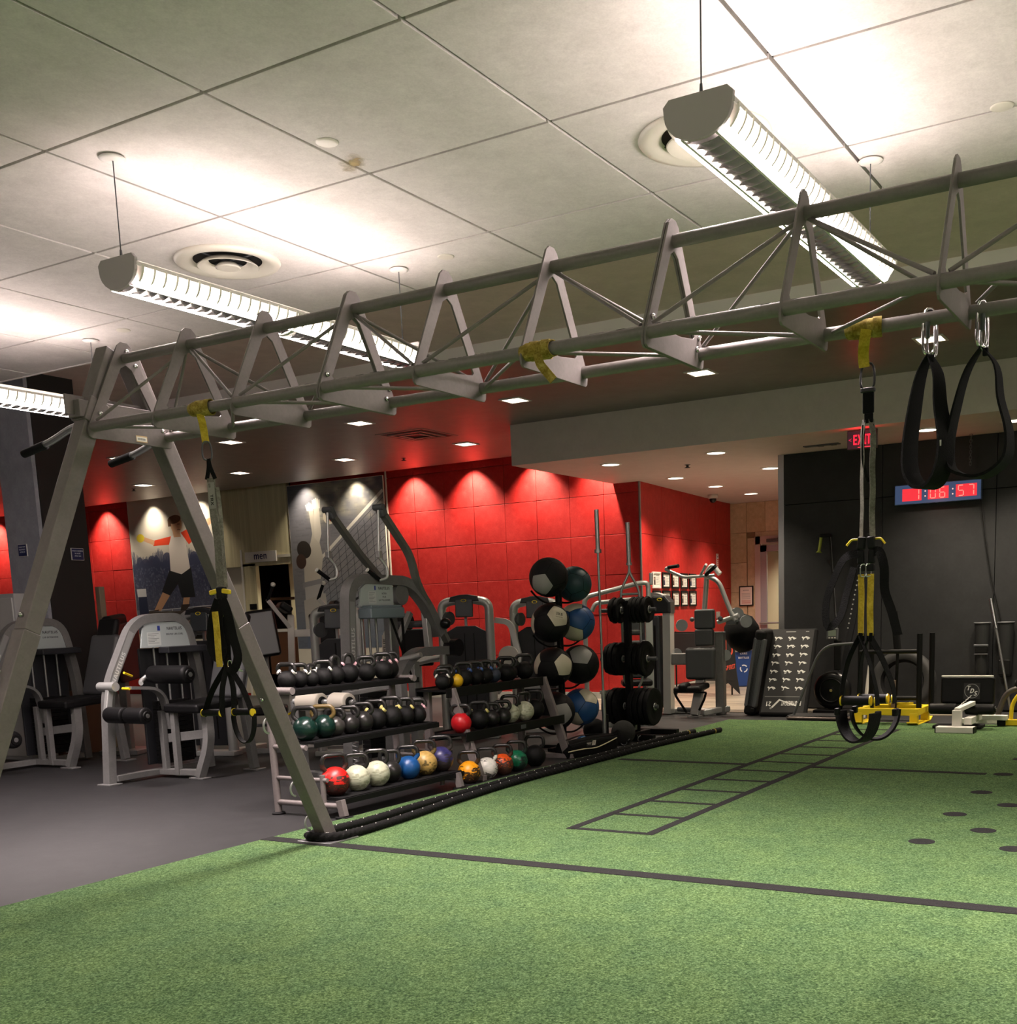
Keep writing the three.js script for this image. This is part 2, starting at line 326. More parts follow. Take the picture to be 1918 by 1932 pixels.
// mural prints, the beige alcove with the changing-room sign
const skin = '#c79a78';
M.mural1 = std(0xffffff, 0.45, 0, { map: canvasTex(768, 1120, (k, w, h) => {
  const g = k.createLinearGradient(0, 0, 0, h); g.addColorStop(0, '#cfc8ba'); g.addColorStop(0.4, '#c3bcb0'); g.addColorStop(1, '#8f8f98'); k.fillStyle = g; k.fillRect(0, 0, w, h);
  let s = 5; const r = () => { s = (s * 1664525 + 1013904223) >>> 0; return s / 4294967296; };
  for (let i = 0; i < 2600; i++) {          // winter trees
    const x = r() * w, top = 0.36 * h + Math.abs(Math.sin(x * 0.013)) * 0.06 * h + r() * 0.2 * h, v = 40 + r() * 60 | 0; k.strokeStyle = `rgba(${v},${v + 4},${v + 26},0.5)`; k.lineWidth = 1 + r() * 3;
    k.beginPath(); k.moveTo(x, top); k.lineTo(x + (r() - 0.5) * 30, top + 40 + r() * 160); k.stroke();
  }
  k.fillStyle = 'rgba(58,62,88,0.8)'; k.fillRect(0, 0.5 * h, w, 0.32 * h); for (let i = 0; i < 60; i++) { k.beginPath(); k.ellipse(r() * w, (0.46 + r() * 0.07) * h, 14 + r() * 30, 20 + r() * 50, 0, 0, 7); k.fill(); }
  for (let i = 0; i < 1500; i++) { const v = 60 + r() * 70 | 0; k.fillStyle = `rgba(${v},${v + 4},${v + 24},0.5)`; k.fillRect(r() * w, (0.5 + r() * 0.32) * h, 2 + r() * 10, 2 + r() * 18); }
  k.fillStyle = '#6d7180'; k.fillRect(0, 0.82 * h, w, 0.18 * h);
  k.strokeStyle = '#c9ccd2'; k.lineWidth = 6; k.beginPath(); k.moveTo(0.1 * w, 0.83 * h); k.lineTo(w, 0.8 * h); k.stroke();
  for (let i = 0; i < 7; i++) { k.beginPath(); k.moveTo((0.15 + i * 0.13) * w, 0.82 * h); k.lineTo((0.16 + i * 0.13) * w, 0.92 * h); k.stroke(); }
  const poly = (c, p) => { k.fillStyle = c; k.beginPath(); p.forEach(([x, y], i) => (i ? k.lineTo(x * w, y * h) : k.moveTo(x * w, y * h))); k.closePath(); k.fill(); };
  // player: legs, shorts, shirt, arms, head, ball
  poly(skin, [[0.33, 0.68], [0.42, 0.7], [0.28, 0.83], [0.2, 0.83]]); poly(skin, [[0.55, 0.74], [0.62, 0.74], [0.6, 0.8], [0.53, 0.8]]);
  poly('#3b3330', [[0.13, 0.83], [0.26, 0.82], [0.22, 0.87], [0.14, 0.88]]); poly('#3b3330', [[0.52, 0.79], [0.62, 0.79], [0.56, 0.84], [0.5, 0.84]]);
  poly('#23262a', [[0.43, 0.52], [0.66, 0.52], [0.68, 0.74], [0.53, 0.74], [0.5, 0.64], [0.4, 0.72], [0.31, 0.69]]);
  poly('#d8cfc8', [[0.44, 0.29], [0.62, 0.28], [0.65, 0.53], [0.55, 0.57], [0.43, 0.54]]);
  poly('#d8462a', [[0.58, 0.27], [0.84, 0.2], [0.86, 0.25], [0.66, 0.36]]); poly('#d8462a', [[0.47, 0.29], [0.44, 0.35], [0.26, 0.35], [0.28, 0.31]]);
  poly(skin, [[0.28, 0.31], [0.27, 0.345], [0.13, 0.3], [0.15, 0.275]]); poly(skin, [[0.84, 0.2], [0.98, 0.17], [0.98, 0.2], [0.86, 0.25]]);
  poly(skin, [[0.49, 0.25], [0.57, 0.25], [0.58, 0.3], [0.5, 0.3]]);
  k.fillStyle = skin; k.beginPath(); k.ellipse(0.54 * w, 0.215 * h, 0.062 * w, 0.058 * h, 0.1, 0, 7); k.fill();
  k.fillStyle = '#59412c'; k.beginPath(); k.ellipse(0.52 * w, 0.172 * h, 0.074 * w, 0.03 * h, -0.15, 0, 7); k.fill(); k.fillRect(0.448 * w, 0.17 * h, 0.034 * w, 0.05 * h); k.fillStyle = '#6b4a38'; k.fillRect(0.55 * w, 0.205 * h, 0.03 * w, 0.006 * h); k.fillRect(0.545 * w, 0.245 * h, 0.035 * w, 0.005 * h);
  k.fillStyle = '#d9c23a'; k.beginPath(); k.arc(0.12 * w, 0.285 * h, 0.045 * w, 0, 7); k.fill();
  poly('#c9c9cc', [[0.02, 0.66], [0.13, 0.66], [0.13, 0.76], [0.03, 0.76]]); poly('#2a3149', [[0.03, 0.72], [0.13, 0.72], [0.14, 0.86], [0.03, 0.86]]);
  poly('#262c44', [[0.86, 0.56], [1, 0.56], [1, 0.74], [0.84, 0.74]]);
}) });
M.mural2 = std(0xffffff, 0.45, 0, { map: canvasTex(768, 1200, (k, w, h) => {
  const g = k.createLinearGradient(0, 0, 0, h); g.addColorStop(0, '#5d5e66'); g.addColorStop(0.25, '#75757c'); g.addColorStop(0.5, '#8b8a8c'); g.addColorStop(1, '#5c6674'); k.fillStyle = g; k.fillRect(0, 0, w, h);
  let s = 9; const r = () => { s = (s * 1664525 + 1013904223) >>> 0; return s / 4294967296; };
  for (let i = 0; i < 90; i++) {           // cloud bank
    const x = (0.25 + r() * 0.75) * w, y = r() * 0.22 * h, R = 20 + r() * 70, q = k.createRadialGradient(x, y, 0, x, y, R), v = 150 + r() * 90 | 0;
    q.addColorStop(0, `rgba(${v},${v - 8},${v - 34},0.45)`); q.addColorStop(1, 'rgba(150,150,140,0)'); k.fillStyle = q; k.fillRect(x - R, y - R, 2 * R, 2 * R);
  }
  for (let i = 0; i < 900; i++) { const v = 60 + r() * 80 | 0; k.fillStyle = `rgba(${v},${v},${v + 8},0.14)`; k.fillRect(r() * w, r() * h, 20 + r() * 60, 4 + r() * 12); }
  k.strokeStyle = '#33363d'; k.lineWidth = 3;             // net, drawn in perspective
  for (let i = 0; i <= 12; i++) { k.beginPath(); k.moveTo(0.28 * w, (0.5 + i * 0.035) * h); k.lineTo(w, (0.12 + i * 0.045) * h); k.stroke(); }
  for (let i = 0; i <= 10; i++) { const x = 0.3 + i * 0.07; k.beginPath(); k.moveTo(x * w, (0.5 - i * 0.037) * h); k.lineTo((x + 0.04) * w, (0.9 - i * 0.036) * h); k.stroke(); }
  k.strokeStyle = '#d2cfc6'; k.lineWidth = 22; k.beginPath(); k.moveTo(0.28 * w, 0.47 * h); k.lineTo(w, 0.08 * h); k.stroke();
  k.strokeStyle = '#1d1f24'; k.lineWidth = 16; k.beginPath(); k.moveTo(0.26 * w, 0.83 * h); k.lineTo(w, 0.6 * h); k.stroke();
  const poly = (c, p) => { k.fillStyle = c; k.beginPath(); p.forEach(([x, y], i) => (i ? k.lineTo(x * w, y * h) : k.moveTo(x * w, y * h))); k.closePath(); k.fill(); };
  poly('#c5bfb2', [[0.2, 0.38], [0.24, 0.3], [0.22, 0.16], [0.26, 0.15], [0.31, 0.34], [0.34, 0.44], [0.3, 0.58], [0.12, 0.6], [0.13, 0.46]]);
  poly('#cfc9bd', [[0.28, 0.14], [0.33, 0.14], [0.34, 0.3], [0.31, 0.36], [0.26, 0.32]]);
  for (let i = 0; i < 5; i++) { poly('#d6d1c8', [[0.2 + i * 0.014, 0.16], [0.185 + i * 0.018, 0.11 + Math.abs(i - 2) * 0.006], [0.197 + i * 0.018, 0.11 + Math.abs(i - 2) * 0.006], [0.215 + i * 0.014, 0.16]]); poly('#d6d1c8', [[0.27 + i * 0.014, 0.15], [0.26 + i * 0.018, 0.085 + Math.abs(i - 2) * 0.006], [0.275 + i * 0.018, 0.085 + Math.abs(i - 2) * 0.006], [0.285 + i * 0.014, 0.15]]); }
  poly('#8d8d90', [[0.1, 0.59], [0.32, 0.57], [0.32, 0.61], [0.1, 0.63]]); poly('#adacaa', [[0.12, 0.62], [0.31, 0.6], [0.34, 0.8], [0.12, 0.84]]);
  poly('#a9a6a0', [[0.1, 0.7], [0.34, 0.66], [0.37, 0.88], [0.1, 0.9]]);
  poly('#5b6577', [[0.12, 0.88], [0.37, 0.86], [0.36, 1], [0.1, 1]]);
  k.fillStyle = '#35302c'; k.beginPath(); k.ellipse(0.14 * w, 0.39 * h, 0.075 * w, 0.055 * h, -0.4, 0, 7); k.fill(); k.beginPath(); k.ellipse(0.1 * w, 0.46 * h, 0.055 * w, 0.045 * h, 0, 0, 7); k.fillStyle = '#4a3830'; k.fill();
  k.fillStyle = '#ded5c2'; k.beginPath(); k.ellipse(0.44 * w, 0.2 * h, 0.07 * w, 0.05 * h, 0.3, 0, 7); k.fill(); k.strokeStyle = '#b02a1c'; k.lineWidth = 18; k.beginPath(); k.arc(0.42 * w, 0.2 * h, 0.045 * w, -1.2, 1.2); k.stroke(); k.beginPath(); k.moveTo(0.47 * w, 0.17 * h); k.lineTo(0.48 * w, 0.23 * h); k.stroke();
}) });
{
  single('mural_print', [box(2.9, 4.4, 0.03, 0, 0, 0), ], M.offwhite, 'tall wall print of a leaping player in an orange and white shirt', 'mural', [-20.32, 2.2, ZR + 0.02]).add(part('print', face(2.88, 3.0, 0, 0.69, 0.0165), M.mural1, null, true));
  single('mural_print', [box(2.52, 4.3, 0.03, 0, 0, 0)], M.offwhite, 'tall wall print of a player reaching for a ball over a net', 'mural', [-15.56, 2.15, ZR + 0.05]).add(part('print', face(2.5, 3.3, 0, 0.49, 0.0165), M.mural2, null, true));
  const a = struct('wall_alcove');
  part('header', [box(2.0, 1.7, 0.1, -17.87, 3.6, ZR - 0.02)], M.paper, a);
  part('pier', [box(0.42, 2.8, 0.1, -18.12, 1.4, ZR - 0.02)], M.paper, a);
  part('niche_back', [box(1.06, 2.9, 0.06, -17.4, 1.4, ZR - 1.0)], M.paper, a);
  part('niche_ceiling', [box(1.06, 0.06, 1.1, -17.4, 2.92, ZR - 0.5)], M.offwhite, a);
  part('niche_side', [box(0.06, 2.9, 1.0, -16.89, 1.4, ZR - 0.55)], M.brownwood, a);
  part('niche_shelf', [box(0.9, 0.05, 0.5, -17.3, 2.05, ZR - 0.4)], M.brownwood, a);
  part('counter', [box(1.0, 0.9, 0.5, -17.35, 0.9, ZR - 0.4)], M.brownwood, a);
  part('counter_top', [box(1.02, 0.06, 0.52, -17.35, 1.38, ZR - 0.4)], M.white, a);
  const d = struct('door_1', [box(0.56, 3.0, 0.04, -18.6, 1.55, ZR - 0.05)], M.offwhite); part('door_frame', [box(0.05, 3.1, 0.08, -18.3, 1.55, ZR)], M.white, d);  // pale panel stands in for a lit open doorway
  const s = thing('room_sign', 'white sign reading men on the striped beige wall', 'sign', [-17.7, 2.93, ZR + 0.06]);
  part('board', [box(0.9, 0.22, 0.03, 0, 0, 0, 0.004)], M.white, s);
  part('lettering', [face(0.6, 0.2, 0, 0, 0.0165)], std(0xffffff, 0.5, 0, { map: canvasTex(256, 86, (k) => { k.fillStyle = '#d9d6d0'; k.fillRect(0, 0, 256, 86); k.fillStyle = '#14174a'; k.font = 'bold 78px sans-serif'; k.textAlign = 'center'; k.fillText('men', 128, 64); }) }), s, true);
}
// column with two notices
{
  const c = struct('column');
  part('front_face', [box(0.63, 3.73, 0.05, -12.6, 2.665, -8.6)], M.greyCol, c);
  part('core', [box(0.62, 3.73, 0.6, -12.59, 2.665, -8.93)], M.blackPaint, c);
  part('plinth', [box(0.66, 0.8, 0.68, -12.6, 0.4, -8.91, 0.01)], M.brownwood, c);
  const note = (tx) => std(0xffffff, 0.5, 0, { map: canvasTex(200, 160, (k) => { k.fillStyle = '#1b2352'; k.fillRect(0, 0, 200, 160); k.fillStyle = '#e4e6ee'; k.font = 'bold 26px sans-serif'; k.textAlign = 'center'; tx.forEach((t, i) => k.fillText(t, 100, 42 + i * 36)); }) });
  const s1 = single('notice_plate', [box(0.17, 0.145, 0.012, 0, 0, 0)], M.white, 'blue notice plate on the grey face of the column', 'sign', [-12.62, 2.5, -8.566]);
  s1.add(part('print', face(0.16, 0.135, 0, 0, 0.007), note(['CLEAN YOUR', 'EQUIPMENT', 'AFTER USE']), null, true));
  const s2 = single('notice_plate', [box(0.012, 0.145, 0.17, 0, 0, 0)], M.white, 'blue notice plate on the black side of the column', 'sign', [-12.272, 2.45, -9.05]);
  s2.add(part('print', face(0.16, 0.135, 0.007, 0, 0, [0, Math.PI / 2, 0]), note(['return weights', 'to racks', 'after use']), null, true));
}
// black wall at the end of the turf
{
  const w = struct('wall_black'), xs = [-5.72, -4.26, -2.73, -1.2, 0.33, 1.86, 3.4, 5, 6.6, 9];
  part('backing', [box(14.7, HS, 0.1, 1.64, HS / 2, ZB - 0.09)], M.darkJoint, w);
  for (let i = 0; i + 1 < xs.length; i++) for (const [a, b] of [[0.02, 3.0], [3.0, HS]]) part('panel', [box(xs[i + 1] - xs[i] - 0.008, b - a - 0.008, 0.03, (xs[i] + xs[i + 1]) / 2, (a + b) / 2, ZB, 0.003)], M.blackWall, w);
  struct('trim_5', [box(0.09, HS, 0.16, -5.75, HS / 2, ZB - 0.06, 0.004)], M.steel);
  struct('wall_corridor_side', [box(0.12, HS, 6.4, -5.66, HS / 2, ZB - 3.4)], M.offwhite);
}
// beige tiled wall at the corridor's end with a glazed door
{
  const w = struct('wall_tiled');
  part('backing', [box(0.75, HS, 0.1, -9.03, HS / 2, ZF - 0.08), box(1.6, HS, 0.1, -6.4, HS / 2, ZF - 0.08), box(1.5, HS - 2.98, 0.1, -7.9, (HS + 2.98) / 2, ZF - 0.08)], M.beigeGrout, w);
  const geo = {}, dx0 = -8.66, dx1 = -7.2, dh = 2.98;
  for (let i = 0; i < 9; i++) for (let k = 0; k < 6; k++) {
    const xa = -9.3 + i * 0.42, xb = xa + 0.42, ya = k * 0.62, yb = ya + 0.62;
    if (xb > dx0 + 0.02 && xa < dx1 && ya < dh) continue;
    const p = (geo.a ??= box(0.414, 0.614, 0.03, 0, 0, 0, 0.003)); const o = part('tile', p.clone(), M.beigeTile[(i * 7 + k * 5) % 3], w); o.position.set((xa + xb) / 2, (ya + yb) / 2, ZF);
  }
  for (const y of [2.98]) part('lintel', [box(1.5, 0.12, 0.04, -7.93, y + 0.06, ZF)], M.beigeTile[0], w);
  part('jamb', [box(0.2, 2.98, 0.03, -8.76, 1.49, ZF)], M.beigeTile[1], w);
  const pink = std(0xb9a3a0, 0.5), d = struct('door_2');
  part('door_frame', [box(0.12, 3.0, 0.12, -8.6, 1.5, ZF + 0.05), box(1.4, 0.16, 0.12, -7.95, 2.92, ZF + 0.05), box(0.12, 3, 0.12, -7.3, 1.5, ZF + 0.05)], pink, d);
  part('door_leaf', [box(0.14, 2.78, 0.05, -8.47, 1.42, ZF + 0.08), box(1.2, 0.14, 0.05, -7.95, 2.75, ZF + 0.08), box(1.2, 0.3, 0.05, -7.95, 0.17, ZF + 0.08)], std(0x9fa0a8, 0.4, 0.4), d);
  part('glass_pane', [box(1.0, 2.4, 0.012, -7.9, 1.5, ZF + 0.08)], M.glass, d);
  part('push_bar', [cyl([-8.55, 1.2, ZF + 0.15], [-7.3, 1.2, ZF + 0.15], 0.02)], M.steel, d);
  part('closer', [box(0.35, 0.07, 0.09, -8.2, 2.9, ZF + 0.15, 0.01), bar([-8.3, 2.86, ZF + 0.2], [-8.05, 2.97, ZF + 0.2], 0.02, 0.01)], M.darkGrey, d);
  struct('wall_beyond', [box(5, 3.7, 0.1, -8, 1.85, ZF - 2.2)], std(0xd8cfae, 0.8));
  struct('ceiling_beyond', [box(5, 0.1, 2.4, -8, HS + 0.05, ZF - 1.2)], M.offwhite);
}
// ================= LAMPS AND CEILING FITTINGS =================
const nth = ['first', 'second', 'third', 'fourth', 'fifth', 'sixth', 'seventh', 'eighth', 'ninth', 'tenth', 'eleventh'];
const rectLight = (w, h, k, color, p, down, parent) => {
  const l = new THREE.RectAreaLight(color, k, w, h); l.position.set(...p); l.rotation.x = down ? -Math.PI / 2 : Math.PI / 2; parent.add(l); return l;
};
{
  // louvred pendant: half-round section, cross blades, two lamp tubes a side, hung on two cables
  const W = 0.3, D = 0.118, L = 2.52, top = HC, hang = 3.5;
  const outer = [], inner = [];
  for (let i = 0; i <= 12; i++) { const a = Math.PI + i / 12 * Math.PI; outer.push([Math.cos(a) * W / 2, Math.sin(a) * D]); inner.push([Math.cos(a) * W * 0.28, Math.sin(a) * D * 0.4]); }
  const capPts = [[-W * 0.51, 0.03], [-W * 0.42, 0.056], [W * 0.42, 0.056], [W * 0.51, 0.03], ...outer.slice().reverse()];
  const arc = (a0, a1, n, k) => Array.from({ length: n + 1 }, (_, i) => { const a = (a0 + (a1 - a0) * i / n) * Math.PI / 180; return [Math.cos(a) * W / 2 * k, Math.sin(a) * D * k]; });
  const sideG = (a0, a1) => ext([...arc(a0, a1, 5, 1.07), ...arc(a0, a1, 5, 0.55).reverse()], 0.014, 0.003);
  const bladeG = { side_l: sideG(180, 222), bottom: (() => { const g = ext([...arc(238, 302, 6, 1), ...arc(238, 302, 6, 0.45).reverse()], 0.05), p = g.attributes.position; for (let i = 0; i < p.count; i++) { const r = Math.hypot(p.getX(i) / (W / 2), p.getY(i) / D); p.setZ(i, p.getZ(i) * (0.1 + 0.9 * (1 - r) / 0.55)); } return toCreasedNormals(g, 0.5); })(), side_r: sideG(318, 360) };
  const capG = ext(capPts, 0.02, 0.003);
  const tubeM = M.lamp;
  const blades = 16, sec = L / 2;
  function pendant(x, zc, label, near) {
    const t = thing('pendant_lamp', label, 'lamp', [x, hang, zc], 0, 'louvred pendant lamps');
    const cap = part('end_cap', capG, M.darkCap, t); cap.position.z = L / 2; copyPart(cap, [0, 0, -L / 2], null, t);
    part('spine', [box(0.1, 0.03, L, 0, 0.04, 0, 0.004), box(0.02, 0.06, L, 0, 0.0, 0)], M.white, t);
    part('side_rail', [box(0.008, 0.02, L, -W / 2, 0.0, 0)], M.white, t); part('side_rail', [box(0.008, 0.02, L, W / 2, 0, 0)], M.white, t);
    part('bottom_rail', [box(0.012, 0.004, L, -0.075, -D * 0.87, 0)], M.white, t); part('bottom_rail', [box(0.012, 0.004, L, 0.075, -D * 0.87, 0)], M.white, t);
    part('joiner', [ext([...outer, ...outer.map(([a, b]) => [a * 0.93, b * 0.93]).reverse()], 0.03)], M.white, t);
    for (const s of [-1, 1]) for (const k of [-1, 1]) part('lamp_tube', [cyl([s * 0.092, -0.086, k * sec / 2 - 0.6], [s * 0.092, -0.086, k * sec / 2 + 0.6], 0.019, 0.019, 10)], tubeM, t);
    for (const [key, m] of [['side_l', M.louvre], ['bottom', M.louvreDark], ['side_r', M.louvre]]) {
      let b0 = null;
      for (const k of [-1, 1]) for (let i = 0; i < blades; i++) { const z = k * sec / 2 - sec / 2 + (i + 0.5) * sec / blades; if (!b0) { b0 = part('blade', bladeG[key], m, t); b0.position.z = z; } else copyPart(b0, [0, 0, z], null, t); }
    }
    for (const s of [-1, 1]) {
      part('cable', [cyl([0, 0.06, s * (L / 2 - 0.03)], [s > 0 ? 0.004 : 0, top - hang, s * (L / 2 - 0.03)], 0.0035, 0.0035, 6), cyl([0, 0.055, s * (L / 2 - 0.03)], [0, 0.1, s * (L / 2 - 0.03)], 0.009, 0.006, 8)], M.darkGrey, t);
      part('canopy', [xf(lathe([[0, 0], [0.06, -0.002], [0.072, -0.012], [0.05, -0.022], [0, -0.024]], 24), [0, top - hang, s * (L / 2 - 0.03)])], M.white, t);
    }
    rectLight(0.2, L - 0.1, LAMP_DOWN, COOL, [0, -0.035, 0], true, t);
    for (let i = 0; i < 5; i++) { const l = new THREE.SpotLight(COOL, LAMP_BELOW, 0, 0.98, 0.55, 2); l.position.set(0, -D - 0.015, (i - 2) * 0.48); l.target.position.set(0, -3, (i - 2) * 0.48); l.castShadow = true; l.shadow.radius = 12; t.add(l, l.target); }
    for (const s of [-1, 1]) { const u = rectLight(0.1, L - 0.1, LAMP_UP, COOL, [s * 0.1, 0.1, 0], false, t); u.rotation.set(Math.PI / 2, s * 0.8, 0, 'ZXY'); u.lookAt(0, 0, 0); u.quaternion.setFromEuler(new THREE.Euler(Math.PI / 2, 0, 0)).premultiply(new THREE.Quaternion().setFromEuler(new THREE.Euler(0, 0, -s * 0.85))); }
  }
  M.darkCap = std(0xb4adae, 0.5, 0.1); M.louvre = std(0xe9e6da, 0.4); M.louvreDark = std(0xc8c8c4, 0.12, 1);
  const zc = -5.69;
  pendant(-5.41, zc, 'louvred pendant lamp hanging behind the end of the truss');
  pendant(-1.92, zc, 'louvred pendant lamp in front of a round ceiling vent');
  pendant(-8.9, zc, 'louvred pendant lamp beside the grey and black column');
  pendant(1.57, zc, 'louvred pendant lamp over the turf beyond the hanging ab straps');
  pendant(5.06, zc, 'louvred pendant lamp over the far side of the turf');
  [-8.9, -5.41, -1.92, 1.57, 5.06].forEach((x, i) => pendant(x, 0.4, `louvred pendant lamp before the truss, ${nth[i]} from the leg machines`));
}
{
  // round ceiling diffusers
  const ring = (R, y0, flare) => lathe([[R - 0.055, y0 - 0.02], [R - 0.02, y0 - 0.045], [R, y0 - 0.03], [R - 0.004, y0 - 0.02], [R - flare, y0 + 0.004], [R - flare - 0.012, y0 - 0.002]], 48);
  const diffuser = (x, z, label) => {
    const t = thing('ceiling_diffuser', label, 'air vent', [x, HC, z], 0, 'round air vents in the ceiling');
    part('outer_cone', [lathe([[0.235, 0.0], [0.25, -0.012], [0.31, -0.035], [0.35, -0.03], [0.365, -0.012], [0.36, 0]], 56)], M.ventWhite, t);
    part('duct', [lathe([[0, -0.001], [0.24, -0.001]], 40)], M.black, t);
    part('middle_cone', [lathe([[0.13, -0.008], [0.16, -0.03], [0.205, -0.05], [0.212, -0.044], [0.17, -0.012], [0.14, -0.004]], 48)], M.ventWhite, t);
    part('inner_cone', [lathe([[0, -0.05], [0.075, -0.056], [0.09, -0.05], [0.06, -0.02], [0, -0.012]], 36)], M.ventWhite, t);
    part('bracket', [box(0.48, 0.006, 0.014, 0, -0.006, 0), box(0.014, 0.006, 0.48, 0, -0.006, 0)], M.darkGrey, t);
  };
  M.ventWhite = std(0xd8d3c6, 0.4);
  diffuser(-2.46 * 2.545, -2.385 * 2.545, 'round white air vent in the ceiling near the truss end');
  diffuser(-1.02 * 2.545, -2.385 * 2.545, 'round white air vent in the ceiling behind the pendant lamp');
  const cover = (x, y, z, label, r = 0.06, g = 'round sprinkler covers in the ceiling') => single('sprinkler_cover', [lathe([[0, -0.008], [r - 0.01, -0.008], [r, -0.003], [r, 0]], 28)], M.ventWhite, label, 'sprinkler cover', [x, y - 0.001, z], 0, g);
  cover(-1.70 * 2.545, HC, -1.955 * 2.545, 'flat sprinkler cover in the stained ceiling panel');
  cover(-1.95 * 2.545, HC, -2.71 * 2.545, 'flat sprinkler cover beside a far lamp canopy over the truss');
  cover(-0.45 * 2.545, HC, -2.6 * 2.545, 'flat sprinkler cover above the truss plate at the far lamp canopy');
  cover(-3.3 * 2.545, HC, -2.7 * 2.545, 'flat sprinkler cover near the column');
  // recessed downlights in the lower ceiling (square) and in the soffit (round)
  const trimS = ext([[-0.16, -0.16], [0.16, -0.16], [0.16, 0.16], [-0.16, 0.16]], 0.012, 0.002, [[[-0.13, -0.13], [-0.13, 0.13], [0.13, 0.13], [0.13, -0.13]]]).rotateX(Math.PI / 2);
  const lensS = box(0.26, 0.006, 0.26, 0, 0.002, 0);
  const trimR = lathe([[0.13, 0.004], [0.13, -0.008], [0.165, -0.006], [0.168, 0.004]], 32), lensR = lathe([[0, -0.003], [0.13, -0.003], [0.13, 0.004]], 28);
  const down = (name, x, y, z, tg, lg, label, group, k) => {
    const t = thing(name, label, 'downlight', [x, y - 0.006, z], 0, group);
    part('trim_ring', tg, M.white, t); part('lens', lg, M.down, t);
    const l = new THREE.SpotLight(WARM, k, 0, 0.95, 0.7, 2); l.position.set(0, -0.03, 0); l.target.position.set(0, -3, 0); l.castShadow = true; l.shadow.radius = 5; t.add(l, l.target);
  };
  [-15.9, -13.36, -10.79, -8.16, -5.53, -2.87, -0.2, 2.4, 5].forEach((x, i) => down('square_downlight', x, HL, -12.72, trimS, lensS, `square downlight in the front row of the lower ceiling, ${nth[i]} from the column`, 'square downlights, front row', SPOT));
  [-18.56, -15.92, -13.38, -10.81].forEach((x, i) => down('square_downlight', x, HL, -15.32, trimS, lensS, `square downlight in the row by the red wall, ${nth[i]} from the column`, 'square downlights, wall row', SPOT));
  for (const [x, z, l] of [[-8.1, -15.2, 'along the red corridor wall, first from the soffit edge'], [-6.38, -15.16, 'over the seated press machine'], [-8.1, -17.5, 'along the red corridor wall, second from the soffit edge'], [-6.4, -17.42, 'beside the steel edge of the black wall'], [-8.1, -19.2, 'along the red corridor wall, third from the soffit edge'], [-8.1, -20.95, 'along the red corridor wall, fourth from the soffit edge'], [-3.44, -15.14, 'above the wall timer'], [-2.39, -15.16, 'between the timer and the dip bars'], [-0.9, -15.14, 'past the dip bars'], [1.6, -15.14, 'at the far side of the turf']]) down('round_downlight', x, HS, z, trimR, lensR, 'round recessed soffit downlight ' + l, 'round downlights in the soffit', SPOT * 1.6);
  down('round_downlight', -8, HS - 0.001, ZF - 1.1, trimR, lensR, 'round recessed downlight in the room behind the glazed door', 'round downlights in the soffit', SPOT * 2.6);
  down('round_downlight', -17.4, 2.88, ZR - 0.45, trimR, lensR, 'round recessed downlight inside the niche under the men sign', 'round downlights in the soffit', SPOT * 0.35);
  // small lamps in the slot above the wall, one over every other panel column
  const can = lathe([[0.045, -0.06], [0.05, -0.06], [0.05, 0.05], [0, 0.05]], 16), bulb = lathe([[0, -0.05], [0.036, -0.045], [0.04, 0]], 14);
  let wi = 0; for (const [x, p] of [[-9.45, 1], [-10.82, 1], [-12.19, 1], [-13.57, 1], [-14.95, 0.3], [-16.3, 0.3], [-19.4, 0.3], [-20.9, 0.3], [-22.5, 1], [-24.5, 1], [-26.6, 1]]) {
    const t = thing('wall_washer', `small lamp in the ceiling slot, ${nth[wi++]} from the red corner`, 'lamp', [x, HL + 0.16, ZR + 0.3], 0, 'small lamps in the ceiling slot');
    part('can', can, M.black, t); part('bulb', bulb, M.down, t);
    part('stem', [cyl([0, 0.05, 0], [0, 0.31, 0], 0.01)], M.black, t);
    const l = new THREE.SpotLight(WARM, WASH * p, 0, 0.85, 1, 2); l.position.set(0, -0.065, 0); l.target.position.set(0, -2, -0.22); l.castShadow = true; l.shadow.radius = 2; t.add(l, l.target);
  }
  // square air vent and small sprinkler heads in the lower ceiling
  const v = thing('square_vent', 'dark square air vent in the lower ceiling', 'air vent', [-10.85, HL, -14.1]);
  const fr = (a) => ext([[-a, -a], [a, -a], [a, a], [-a, a]], 0.014, 0.002, [[[-a + 0.05, -a + 0.05], [-a + 0.05, a - 0.05], [a - 0.05, a - 0.05], [a - 0.05, -a + 0.05]]]).rotateX(Math.PI / 2);
  part('frame', fr(0.45), M.lower, v); part('ring', xf(fr(0.32), [0, -0.012, 0]), M.lower, v); part('ring', xf(fr(0.2), [0, -0.018, 0]), M.lower, v); part('duct', [box(0.85, 0.006, 0.85, 0, -0.002, 0)], M.black, v);
  for (const [x, y, z, l] of [[-12.55, HL, -15.9, 'small sprinkler head in the lower ceiling before the red wall'], [-19.2, HL, -15.6, 'small sprinkler head in the ceiling over the player print'], [-7.25, HS, -16.1, 'small sprinkler head in the soffit underside']]) single('fire_sprinkler', [lathe([[0, -0.05], [0.05, -0.045], [0.02, -0.03], [0.018, -0.01], [0.05, 0]], 16)], M.darkGrey, l, 'sprinkler', [x, y, z]);
  const c = thing('dome_camera', 'small dark dome camera under the soffit by the red corridor wall', 'camera', [-8.75, HS, -20.6]);
  part('housing', [lathe([[0, 0], [0.1, 0], [0.1, -0.06], [0.075, -0.075], [0, -0.075]], 24)], M.white, c); part('dome', [xf(ball(0.07, 0, 0, 0), [0, -0.085, 0])], M.blackGloss, c);
